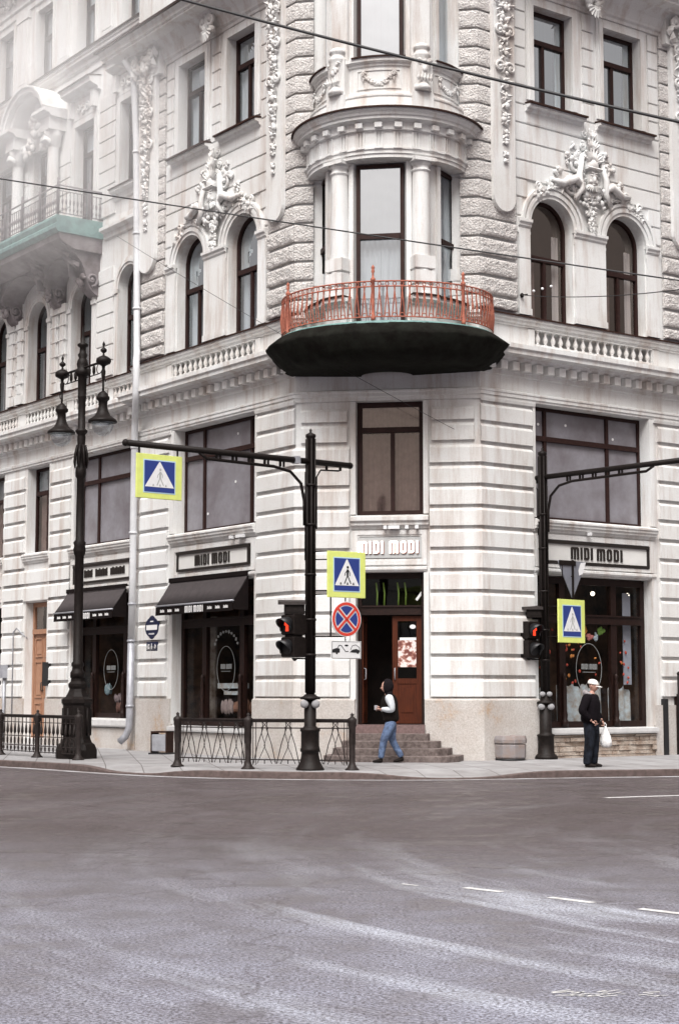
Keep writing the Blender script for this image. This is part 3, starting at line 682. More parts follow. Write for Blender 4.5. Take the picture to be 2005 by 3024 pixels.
def cartouche(fr, cu, dz=0.0, big=1.0):
    mb = MB(fr); w = .03
    # small bearded mask under a plumed helmet, set in a scrolled shield
    ring(mb, cu, 14.38 + dz, .44, .60, .09, w - .03, w + .10, 26); disc(mb, cu, 14.38 + dz, .36, .52, w - .03, w + .05, 24)
    mb.ell(cu, w + .08, 14.26 + dz, .17, .15, .25, 14, 10); mb.ell(cu, w + .22, 14.20 + dz, .036, .05, .08, 8, 6)
    for s in (-1, 1):
        mb.ell(cu + s * .07, w + .20, 14.30 + dz, .045, .035, .025, 8, 5); mb.ell(cu + s * .085, w + .17, 14.15 + dz, .055, .05, .05, 8, 5)
        mb.ell(cu + s * .065, w + .205, 14.36 + dz, .065, .035, .02, 8, 5, s * .25)
        for k in range(5): leaf(mb, cu + s * .05 * k * .6, w + .14, 14.12 + dz - .01 * k, .24, .07, R_(-90 + s * 12 * k), .06)
        for k in range(6): scroll(mb, cu + s * (.20 + .05 * (k % 2)), w + .05, 14.42 + dz - .11 * k, .05, 1.1, s, 0, .018)
    mb.ell(cu, w + .19, 14.07 + dz, .07, .035, .02, 8, 5)
    mb.ell(cu, w + .06, 14.56 + dz, .24, .20, .20, 14, 8); mb.prism([(w, 14.44 + dz), (w + .25, 14.44 + dz), (w + .28, 14.47 + dz), (w + .22, 14.52 + dz), (w, 14.53 + dz)], cu - .24, cu + .24)
    for k in range(9): leaf(mb, cu, w + .14, 14.62 + dz, .40, .13, R_(18 + 18 * k), .06)
    for k in range(7): leaf(mb, cu, w + .12, 14.95 + dz, .34, .12, R_(36 + 18 * k), .05)
    for k in range(5): leaf(mb, cu, w + .10, 15.22 + dz, .26, .09, R_(54 + 18 * k), .05)
    ell_cluster(mb, cu, w + .12, 14.86 + dz, .22, 14, .05, .8); ell_cluster(mb, cu, w + .10, 15.15 + dz, .15, 10, .045, .8); ell_cluster(mb, cu, w + .1, 15.42 + dz, .08, 6, .04, .8)
    for s in (-1, 1):
        scroll(mb, cu + s * .24, w, 15.05 + dz, .13, 1.3, s, R_(90), .035); scroll(mb, cu + s * .15, w, 15.36 + dz, .09, 1.3, -s, R_(90), .028); scroll(mb, cu + s * .40, w, 14.82 + dz, .12, 1.3, -s, R_(200), .032)
        ell_cluster(mb, cu + s * .55, w + .04, 14.98 + dz, .10, 8, .04, .8)
    for s in (-1, 1):
        # cornucopia volutes and figures' limbs
        scroll(mb, cu + s * .50, w, 14.55 + dz, .26, 1.4, s, R_(90), .055); scroll(mb, cu + s * .62, w, 13.95 + dz, .26, 1.3, -s, R_(90), .055)
        mb.tube([(cu + s * .30, w + .12, 14.75 + dz), (cu + s * .46, w + .16, 14.25 + dz), (cu + s * .40, w + .20, 13.9 + dz), (cu + s * .62, w + .16, 13.62 + dz)], [.05, .085, .075, .05], 8)
        mb.tube([(cu + s * .28, w + .14, 13.92 + dz), (cu + s * .62, w + .2, 14.12 + dz), (cu + s * 1.0, w + .16, 13.95 + dz), (cu + s * 1.35, w + .1, 14.0 + dz)], [.06, .11, .09, .04], 8)
        for k in range(22):
            f = k / 21; uu = cu + s * (.35 + 1.5 * f); zz = 13.98 + dz - .10 * math.sin(f * 3.1) - .52 * max(0, f - .55) * 1.9
            leaf(mb, uu, w + .05, zz, rnd.uniform(.12, .24), rnd.uniform(.06, .11), rnd.uniform(0, 6.28), .06); ell_cluster(mb, uu, w + .05, zz, .09, 2, .05, .8)
        scroll(mb, cu + s * 1.28, w, 13.98 + dz, .15, 1.2, -s, R_(180), .04); scroll(mb, cu + s * 1.72, w, 13.80 + dz, .12, 1.2, s, R_(0), .035)
        ell_cluster(mb, cu + s * .72, w + .05, 14.62 + dz, .14, 9, .055, .8); ell_cluster(mb, cu + s * 1.05, w + .04, 14.25 + dz, .12, 7, .05, .8)
        ell_cluster(mb, cu + s * .35, w + .1, 13.75 + dz, .2, 10, .06, .9)
    for k in range(34):
        f = k / 33; z = 13.9 - f * .95; W_ = .34 * (1 - f) + .08
        ell_cluster(mb, cu + rnd.uniform(-W_, W_) * .5, w + .06, z + dz, W_ * .5, 2, .055 * (1 - .3 * f), .9)
        if k % 2: leaf(mb, cu + rnd.uniform(-W_, W_) * .5, w + .08, z + dz, .16, .08, rnd.uniform(3.3, 6.1), .05)
    return part(mb, 'cartouche', PL)

def pilaster(fr, u0, u1, w, top, m0=0, m1=0, wide=False):
    "rock-faced lower courses, stucco strip with a garland above"
    mb = MB(fr); zs = [10.54, 10.87, 11.33, 11.79, 12.25, 12.72]
    rough_blocks(mb, u0, u1, zs, w, .12, .085, m0, m1)
    zz = [12.72 + .455 * k for k in range(int((top - 12.72) / .455) + 1)]
    rough_blocks(mb, u0, u1, zz, w, .07, .05, m0, m1)
    part(mb, 'rusticated_pilaster', RG)
    a = u0 + (u1 - u0) * (.30 if not wide else .2); b = u1 - (u1 - u0) * (.10 if not wide else .2); c = (a + b) / 2; r = (b - a) / 2; zb = 12.92
    mb = MB(fr); arc = [(c - r * math.cos(math.pi * k / 12), zb + r - r * math.sin(math.pi * k / 12)) for k in range(13)]
    mb.plate([(a, top), *arc, (b, top)], w + .06, w + .175); part(mb, 'pilaster_strip', PL)
    mb = MB(fr); garland(mb, c, w + .17, 13.95, 16.0, (b - a) * .62); garland(mb, c, w + .17, 16.0, top - .2, (b - a) * 1.15, 1.3)
    for k in range(3): scroll(mb, c - r * .5, w + .17, top - .5 - k * .9, .16, 1.2, 1, 0, .04); scroll(mb, c + r * .5, w + .17, top - .5 - k * .9, .16, 1.2, -1, math.pi, .04)
    part(mb, 'garland', PL)
def capital(fr, u0, u1, w, z0, z1):
    mb = MB(fr); c = (u0 + u1) / 2
    mb.box(u0, u1, w, w + .2, z0, z1); mb.prism([(w, z1), (w + .45, z1), (w + .5, z1 + .12), (w, z1 + .12)], u0 - .15, u1 + .15)
    for s in (-1, 1): scroll(mb, c + s * (u1 - u0) * .36, w + .3, z1 - .2, .18, 1.4, s, R_(90), .06)
    for k in range(14): leaf(mb, u0 + (u1 - u0) * rnd.random(), w + .22, z0 + (z1 - z0) * rnd.random() * .6, .32, .2, R_(60 + 60 * rnd.random()), .12)
    ell_cluster(mb, c, w + .28, (z0 + z1) / 2, .3, 14, .09, .9)
    part(mb, 'capital', PL)

DARKC = [(0, 1, 0, 1, CURD)]
def bay(fr, left):
    cu = 3.57; A0, A1, B0, B1 = 1.60, 3.02, 4.12, 5.52
    U0, U1, V0, V1 = 1.78, 3.06, 4.14, 5.46
    ops = [(1.68, 5.52, 5.74, 8.46, False, .3), (A0, A1, 10.54, 13.52, True, .27), (B0, B1, 10.54, 13.52, True, .27), (U0, U1, 15.75, 18.28, False, .25), (V0, V1, 15.75, 18.28, False, .25),
           (1.72, 5.70, 9.84, 10.262, False, .40), (1.68, 5.52, .82, 4.42, False, .32)]
    mb = MB(fr); wall(mb, 0, 7.75, 0, 24, ops); mb.quad([(1.72, -.40, 9.84), (5.7, -.40, 9.84), (5.7, -.40, 10.262), (1.72, -.40, 10.262)])
    if left: mb.quad([(7.75, 0, 0), (7.75, 0, 24), (7.75, -.36, 24), (7.75, -.36, 0)])
    part(mb, 'wall', PL)
    # rusticated piers
    mb = MB(fr); blocks(mb, 0.0, 1.60, JZ, m0=MIT); part(mb, 'rusticated_pier', PL)
    mb = MB(fr); blocks(mb, 5.80, 7.28 if left else 7.7, JZ); part(mb, 'rusticated_pier', PL)
    if left:
        mb = MB(fr); blocks(mb, 7.36, 7.75, JZ, d=.04); part(mb, 'rusticated_pier', PL)
    # opening jambs
    mb = MB(fr)
    for a, b in ((1.60, 1.678), (5.522, 5.66)):
        mb.box(a, b, -.01, .05, 5.76, 8.455); mb.box(a, b, -.01, .05, .86, 4.52)
    mb.box(5.66, 5.74, -.01, .03, 5.76, 8.455); part(mb, 'jamb_moulding', PL)
    # architrave above, capital strips
    mb = MB(fr); mb.prism([(-.01, 8.47), (.05, 8.47), (.05, 8.52), (.08, 8.53), (.08, 8.60), (.10, 8.62), (.10, 8.66), (-.01, 8.70)], 0, 7.75, MIT, 0)
    mb.prism([(-.01, 8.375), (.075, 8.375), (.09, 8.44), (.09, 8.466), (-.01, 8.466)], 0, 1.66, MIT, 0); mb.prism([(-.01, 8.375), (.075, 8.375), (.09, 8.44), (.09, 8.466), (-.01, 8.466)], 5.66, 7.6)
    part(mb, 'architrave', PL)
    cornice(fr, 0, 7.75, 0, MIT, 0)
    for u, z in ((3.0, 8.1), (4.6, 7.9), (3.1, 6.9), (2.1, 8.05), (4.4, 6.2)):
        mb = MB(fr); disc(mb, u, z, .035, .035, -.318, -.310, 10); part(mb, 'round_sticker', WHT)
    for u, l in (((2.15, .30), (2.55, .08)) if left else ((3.3, .07),)):
        mb = MB(fr); mb.box(u - l / 2, u + l / 2, .10, .20, 5.40, 5.475); part(mb, 'flood_lamp', SWH)
    mb = MB(fr); mb.prism(BALTOP, 0, 7.75, MIT, 0); part(mb, 'ledge', PL)
    mb = MB(fr); mb.prism([(.15, 10.466), (.19, 10.46), (.19, 10.495), (.0, 10.545), (-.005, 10.53)], 0.0, 7.75, MIT, 0); part(mb, 'ledge_flashing', TIN)
    mb = MB(fr); mb.box(1.50, 1.70, -.01, .04, 9.81, 10.235); mb.box(5.72, 5.92, -.01, .04, 9.81, 10.235); part(mb, 'balustrade_pedestal', PL)
    balustrade(fr, 1.72, 5.70, 9.845, 10.26, -.03, 16)
    # sill band + sign panel
    mb = MB(fr); mb.prism(SILLM, 1.60, 5.66); mb.prism([(-.01, 4.46), (.06, 4.46), (.09, 4.5), (.09, 4.55), (-.01, 4.58)], 1.60, 5.66)
    for a, b, c, d in ((1.64, 5.62, 4.60, 4.68), (1.64, 5.62, 5.26, 5.38), (1.64, 1.83, 4.68, 5.26), (5.43, 5.62, 4.68, 5.26)): mb.box(a, b, -.01, .05, c, d)
    part(mb, 'sill_moulding', PL)
    # plinth
    mb = MB(fr)
    if left: mb.box(5.54, 7.30, -.3, .10, 0, 1.50); mb.box(7.36, 7.75, -.3, .08, 0, 1.50); mb.prism([(-.3, 0), (.11, 0), (.11, 1.48), (.07, 1.52), (-.3, 1.52)], 0, 1.66, MIT, 0)
    else: mb.box(5.54, 5.78, -.3, .08, 0, 1.35); mb.box(5.95, 7.7, -.3, .06, 0, 1.35); mb.prism([(-.3, 0), (.11, 0), (.11, 1.48), (.07, 1.52), (-.3, 1.52)], 0, 1.66, MIT, 0)
    part(mb, 'plinth', BS)
    if left:
        mb = MB(fr); mb.box(1.66, 5.54, -.3, .09, 0, .66); part(mb, 'plinth', BS)
    else:
        mb = MB(fr); z = PZ - .05
        while z < .66:
            h = rnd.uniform(.07, .13); u = 1.66 - rnd.random() * .3
            while u < 5.54:
                l = rnd.uniform(.25, .8); a, b = max(u, 1.66), min(u + l, 5.54)
                if b - a > .05: mb.box(a + .008, b - .008, -.1, .03 + rnd.uniform(0, .07), z + .006, min(z + h, .665) - .006)
                u += l
            z += h
        mb.m = 1; mb.box(1.66, 5.54, -.3, .0, 0, .66); part(mb, 'rubble_plinth', [RUB, SHF])
    mb = MB(fr); mb.prism([(-.3, .68), (.16, .68), (.17, .72), (.17, .80), (.0, .822), (-.3, .822)], 1.66, 5.54); part(mb, 'window_sill', mat('pale_stone_sill', (.62, .62, .62), .7, var=.15, scale=4))
    # big mezzanine window
    m0 = [(.155, 5.8, 8.4), (.70, 5.8, 8.4)] if not left else [(.165, 5.8, 8.4), (.745, 5.8, 8.4)]
    wn = window(fr, 1.69, 5.51, 5.75, 8.45, -.28, mull=m0, trans=[7.70], gl=FILM, film=True)
    # arched windows
    for (a, b) in ((A0, A1), (B0, B1)):
        if left: window(fr, a + .005, b - .005, 10.545, 13.515, -.25, mull=[.5], trans=[12.15], arch=True, gl=G_SKY, low_gl=G_MID, curt=[(0, .34, 0, .5, CURD), (.34, 1, 0, .53, CURT)])
        else: window(fr, a + .005, b - .005, 10.545, 13.515, -.25, mull=[.5], trans=[12.08], arch=True, gl=G_DARK, curt=[(0.02, .42, 0, .5, CURD), (.80, .95, 0, .75, CURT)])
    # archivolts, imposts
    mb = MB(fr); s = 13.52 - .71
    for c in ((A0 + A1) / 2, (B0 + B1) / 2):
        archring(mb, c, s, .71, .80, -.01, .075); archring(mb, c, s, .80, .90, -.01, .11); archring(mb, c, s, .90, .95, -.01, .07); archring(mb, c, s, .95, 1.02, -.01, .12)
    part(mb, 'archivolt', PL)
    mb = MB(fr); IMP = [(.04, 12.52), (.06, 12.54), (.06, 12.60), (.05, 12.61), (.05, 12.68), (.10, 12.72), (.10, 12.78), (.15, 12.81), (.15, 12.88), (.04, 12.90)]
    for a, b in ((1.20, 1.595), (3.03, 4.11), (5.53, 5.98)):
        mb.box(a + .02, b - .02, -.01, .07, 10.56, 12.66); mb.prism(IMP, a, b)
        mb.box(a, b, -.01, .09, 10.56, 10.72)
    part(mb, 'impost_pier', PL)
    # upper floor
    mb = MB(fr)
    bands(mb, 1.16, 1.50, UZ[:2]); bands(mb, 5.65, 6.08, UZ[:2]); bands(mb, 1.16, 1.34, [12.52, 12.96, 13.42]); bands(mb, 5.80, 6.08, [12.96, 13.42])
    bands(mb, 1.16, 6.08, UZ[1:5]); bands(mb, 1.16, 6.08, UZ[4:6]); bands(mb, 1.16, 1.5, UZ[5:]); bands(mb, 3.42, 3.80, UZ[5:]); bands(mb, 5.74, 6.08, UZ[5:])
    part(mb, 'banded_stucco', PL)
    for a, b in ((U0, U1), (V0, V1)):
        mb = MB(fr)
        for q, d in ((.14, .06), (.23, .035)):
            mb.box(a - q, a - (q - .09 if q > .2 else .005), -.01, d, 15.88, 18.28 + q); mb.box(b + (q - .09 if q > .2 else .005), b + q, -.01, d, 15.88, 18.28 + q)
            mb.box(a - (q - .09 if q > .2 else .005), b + (q - .09 if q > .2 else .005), -.01, d, 18.285 + (q - .09 if q > .2 else 0), 18.28 + q)
        mb.prism([(-.01, 15.28), (.05, 15.30), (.05, 15.48), (.02, 15.50), (.02, 15.54), (.10, 15.58), (.12, 15.64), (.22, 15.66), (.22, 15.72), (-.01, 15.75)], a - .30, b + .30)
        part(mb, 'window_surround', PL)
        mb = MB(fr); mb.prism([(.22, 15.722), (.28, 15.715), (.28, 15.76), (.0, 15.79), (-.1, 15.775)], a - .31, b + .31); part(mb, 'sill_flashing', TIN)
        if left: window(fr, a + .005, b - .005, 15.76, 18.275, -.22, mull=[.5], trans=[17.5], gl=G_SKY, low_gl=G_MID, curt=[(0, .42, 0, .68, CURD), (.5, 1, 0, .68, CURV)])
        else: window(fr, a + .005, b - .005, 15.76, 18.275, -.22, mull=[.42], trans=[17.5], gl=G_SKY, low_gl=G_SKY, curt=[(.40, .80, 0, .98, CURT), (0, .36, 0, .66, CURD)])
    pilaster(fr, 0.0, 1.12, .03, 18.7, MIT, 0); pilaster(fr, 6.12, 7.62, .03, 18.7, 0, 0, True)
    cartouche(fr, cu)
    # great cornice with coved soffit
    mb = MB(fr)
    P = [(-.01, 18.52), (.05, 18.54), (.05, 18.62), (.11, 18.66), (.11, 18.72), (.20, 18.92), (.42, 19.10), (.74, 19.14), (.74, 19.20), (.80, 19.22), (.80, 19.30), (.88, 19.40), (-.01, 19.5)]
    mb.prism(P, 0.9, 7.78, 0, .9); part(mb, 'great_cornice', PL)
    mb = MB(fr); mb.prism([(.86, 19.40), (.95, 19.39), (.95, 19.45), (-.01, 19.57)], 0.9, 7.80, 0, .9); part(mb, 'cornice_flashing', TIN)
    capital(fr, 6.2, 7.5, .05, 18.3, 19.05); 
    mb = MB(fr)
    for s in (-1, 1): scroll(mb, cu + s * .18, .3, 18.85, .2, 1.3, s, R_(90), .06)
    ell_cluster(mb, cu, .30, 18.75, .25, 16, .08, .9)
    for k in range(8): leaf(mb, cu, .30, 18.6, .35, .2, R_(200 + 20 * k), .1)
    part(mb, 'console', PL)
bay(L, True); bay(Rr, False)

# ------------------------------------------------------------------ chamfer with the shop entrance
D0, D1 = 1.42, 2.99
def chamfer():
    mb = MB(C); wall(mb, 0, CW, 0, 9.92, [(D0, D1, 5.74, 8.42, False, .22), (D0, D1, .90, 4.42, False, .30)]); wall(mb, 0, .62, 9.92, 24, []); wall(mb, CW - .62, CW, 9.92, 24, [])
    part(mb, 'wall', PL)
    for a, b, m0, m1 in ((0, 1.30, MIT, 0), (3.11, CW, 0, MIT)):
        mb = MB(C); blocks(mb, a, b, JZ[:13], m0=m0, m1=m1); 
        blocks(mb, a + (.10 if m0 else .05), b - (.10 if m1 else .05), [JZ[12] + .03, JZ[13] + .02, 8.30]); part(mb, 'rusticated_pier', PL)
    mb = MB(C)
    for a, b in ((1.30, 1.418), (2.992, 3.11)): mb.box(a, b, -.01, .06, 5.76, 8.40); mb.box(a, b, -.01, .06, 1.5, 4.40)
    mb.prism([(-.01, 8.42), (.05, 8.42), (.05, 8.5), (.08, 8.52), (.08, 8.6), (.11, 8.62), (.11, 8.66), (-.01, 8.7)], 0, CW, MIT, MIT)
    part(mb, 'architrave', PL)
    mb = MB(C); mb.prism([(-.01, 5.42), (.04, 5.42), (.06, 5.48), (.12, 5.50), (.12, 5.58), (.18, 5.60), (.18, 5.68), (.0, 5.74), (-.01, 5.74)], 1.30, 3.11)
    mb.prism([(-.01, 4.42), (.05, 4.42), (.09, 4.47), (.09, 4.52), (-.01, 4.55)], 1.34, 3.07)
    for a, b, c, d in ((1.34, 3.07, 4.58, 4.68), (1.34, 3.07, 5.28, 5.38), (1.34, 1.46, 4.68, 5.28), (2.95, 3.07, 4.68, 5.28)): mb.box(a, b, -.01, .05, c, d)
    for a, b, c, d in ((1.46, 2.95, 4.68, 4.72), (1.46, 2.95, 5.24, 5.28), (1.46, 1.50, 4.72, 5.24), (2.91, 2.95, 4.72, 5.24)): mb.box(a, b, -.01, .03, c, d)
    part(mb, 'sill_moulding', PL)
    mb = MB(C); mb.prism([(-.3, 0), (.10, 0), (.10, 1.48), (.07, 1.52), (-.3, 1.52)], 0, 1.40, MIT, 0); mb.prism([(-.3, 0), (.10, 0), (.10, 1.48), (.07, 1.52), (-.3, 1.52)], 3.01, CW, 0, MIT); part(mb, 'plinth', BS)
    window(C, D0 + .005, D1 - .005, 5.75, 8.41, -.20, mull=[.53], trans=[7.76], gl=G_DARK, fw=.11, curt=[(0.0, .53, .03, .73, CURD), (.53, 1, .03, .73, CURD), (0, 1, .76, .98, CURD)])
    for u, l in ((2.32, .26), (2.62, .08), (2.12, .08), (2.85, .08)):
        mb = MB(C); mb.box(u - l / 2, u + l / 2, .08, .20, 5.40, 5.475); part(mb, 'flood_lamp', SWH)
    # entrance: fanlight, open left leaf, closed right leaf
    mb = MB(C); w = -.26
    mb.box(D0, D0 + .09, w - .1, w, .93, 4.41); mb.box(D1 - .09, D1, w - .1, w, .93, 4.41); mb.box(D0 + .09, D1 - .09, w - .1, w, 4.28, 4.41); mb.box(D0 + .09, D1 - .09, w - .1, w + .05, 3.44, 3.62)
    mb.box(D0 + .09, D1 - .09, w - .1, w + .08, 3.62, 3.66)
    d = part(mb, 'entrance_frame', SHF)
    mb = MB(C); mb.quad([(D0, w - .05, 3.6), (D1, w - .05, 3.6), (D1, w - .05, 4.3), (D0, w - .05, 4.3)]); part(mb, 'fanlight', G_SHOP, d)
    mb = MB(C)
    for u in (1.85, 2.02, 2.35, 2.52): mb.tube([(u, w - .14, 3.62), (u + .01, w - .14, 3.95), (u - .02, w - .14, 4.2)], .022, 6)
    part(mb, 'green_streak', mat('green_streaks', (.20, .30, .05), .6), d)  # thin green upright strokes behind the fanlight
    mb = MB(C); mb.box(D0 - .4, D1 + .4, -2.6, -2.5, .8, 4.6); mb.box(D0 - .5, D0 - .4, -2.6, w - .12, .8, 4.6); mb.box(D1 + .4, D1 + .5, -2.6, w - .12, .8, 4.6); mb.box(D0 - .5, D1 + .5, -2.6, w - .12, 4.5, 4.6); mb.box(D0 - .5, D1 + .5, -2.6, w - .10, .7, .9)
    part(mb, 'room', INT, d)
    def leafdoor(u0, fr, nm, poster):
        m_ = MB(fr); W_ = .68
        for a, b, c, e in ((0, .12, .95, 3.42), (W_ - .12, W_, .95, 3.42), (.12, W_ - .12, 3.30, 3.42), (.12, W_ - .12, 1.86, 1.98), (.12, W_ - .12, .95, 1.10)): m_.box(a, b, -.05, 0, c, e)
        m_.box(.12, W_ - .12, -.04, -.015, 1.10, 1.86); m_.box(.2, W_ - .2, -.03, .0, 1.2, 1.76)
        o = part(m_, nm, DOORW)
        m_ = MB(fr); m_.quad([(.12, -.03, 1.98), (W_ - .12, -.03, 1.98), (W_ - .12, -.03, 3.3), (.12, -.03, 3.3)]); part(m_, 'pane', G_SHOP, o)
        m_ = MB(fr); m_.tube([(.06, .0, 1.95), (.06, .05, 1.97), (.06, .05, 2.2), (.06, .0, 2.22)], .012, 6); part(m_, 'handle', GALV, o)
        return o
    f1 = C.sub(D1 - .09 - .68, -.30); rd = leafdoor(0, f1, 'door_leaf', True)
    f2 = Fr(C.p(D0 + .12, -.34, 0)[:2], (-C.n)[:2], C.du[:2]); leafdoor(0, f2, 'door_leaf', False)
    # poster and small sticker behind the right pane
    m1, t, b = nodes('food_poster_print'); tc = N(t, 'ShaderNodeTexCoord'); v = N(t, 'ShaderNodeTexNoise', Scale=9.0, Detail=3.0); t.links.new(tc.outputs['Object'], v.inputs['Vector'])
    r = N(t, 'ShaderNodeValToRGB'); e = r.color_ramp.elements; e[0].position = .42; e[0].color = (.16, .05, .04, 1); e[1].position = .56; e[1].color = (.75, .68, .66, 1); k = e.new(.49); k.color = (.42, .20, .15, 1)
    t.links.new(v.outputs['Fac'], r.inputs[0]); t.links.new(r.outputs[0], b.inputs['Base Color'])
    mb = MB(f1); mb.box(.13, .55, -.028, -.022, 2.24, 2.86); mb.m = 1; mb.box(.17, .55, -.020, -.018, 2.86, 2.92); part(mb, 'poster', [m1, WHT], rd)
    mb = MB(f1); disc(mb, .47, 3.17, .07, .05, -.028, -.02, 16); part(mb, 'sticker', WHT, rd)
    mb = MB(C); mb.plate([(2.76, 3.80), (2.80, 3.76), (2.93, 3.93), (2.89, 3.98)], w - .03, w - .02); part(mb, 'sticker', WHT, d)
    # threshold and steps
    mb = MB(C); mb.box(D0 - .02, D1 + .02, -.3, .22, .72, .925); part(mb, 'threshold', mat('dark_red_granite', (.20, .13, .125), .6, var=.4, scale=20, bump=.2))
    tops = [.735, .575, .42, .265]; 
    for k, zt in enumerate(tops):
        ext = .40 + .32 * k; a, b = D0 - .02 - .17 * k, D1 + .04 + .25 * k; z0 = (tops[k + 1] - .002) if k < 3 else .0
        pl = [(a - .1, .0), (a - .06, ext * .75), (a + .16, ext), (b - .16, ext), (b + .06, ext * .75), (b + .1, .0)]
        mb = MB(C); n = len(pl); x = mb.pts([(q[0], q[1], z0) for q in pl]); y = mb.pts([(q[0], q[1], zt) for q in pl])
        for i in range(n): mb.face((x[i], x[(i + 1) % n], y[(i + 1) % n], y[i]))
        mb.face(y); part(mb, 'entrance_step', STEP, bevel=.015)
    mb = MB(C); 
    for (u, z, a, b) in ((.72, 1.73, .05, .16), (.50, 1.73, .045, .17), (4.20, 1.76, .07, .14), (CW - .05, 1.76, .02, .1)): mb.box(u - a / 2, u + a / 2, .05, .062, z - b / 2, z + b / 2)
    mb.box(.1, .1, 0, 0, 0, 0) if False else None
    part(mb, 'green_sticker', mat('green_sticker', (.05, .12, .08), .5))
    mb = MB(Rr); mb.box(1.42, 1.58, .056, .066, 1.66, 1.86); part(mb, 'vent_grille', BLK)
chamfer()

# ------------------------------------------------------------------ the round bay
def arc(mb, prof, p0, p1, n=None, ea=1.0, eb=1.0):
    "profile [(r,z)] swept round the tower axis from angle p0 to p1 (degrees, 0 faces the street)"
    n = n or max(2, int(abs(p1 - p0) / 4)); rows = []
    for k in range(n + 1):
        a = R_(p0 + (p1 - p0) * k / n); rows.append(mb.pts([(r * math.sin(a) * ea, r * math.cos(a) * eb, z) for r, z in prof]))
    m = len(prof)
    for x, y in zip(rows, rows[1:]):
        for j in range(m): mb.face((x[j], x[(j + 1) % m], y[(j + 1) % m], y[j]), False)
    mb.face(rows[0]); mb.face(rows[-1]); return mb
def chord(r, a0, a1):
    a, b = R_(a0), R_(a1); p = T.p(r * math.sin(a), r * math.cos(a), 0); q = T.p(r * math.sin(b), r * math.cos(b), 0)
    d = (q - p); l = d.length; d.normalize(); n = Vector((d.y, -d.x, 0))
    if n.dot(p - T.O) < 0: n = -n
    return FrT(p[:2], d[:2], n[:2]), l
def blockpier(mb, r, ph, z0, z1, hw, d):
    a = R_(ph); f = FrT(T.p(r * math.sin(a), r * math.cos(a), 0)[:2], (T.du * math.cos(a) - T.n * math.sin(a))[:2], (T.du * math.sin(a) + T.n * math.cos(a))[:2])
    o = mb.fr; mb.fr = f; mb.box(-hw, hw, -.3, d, z0, z1); mb.fr = o
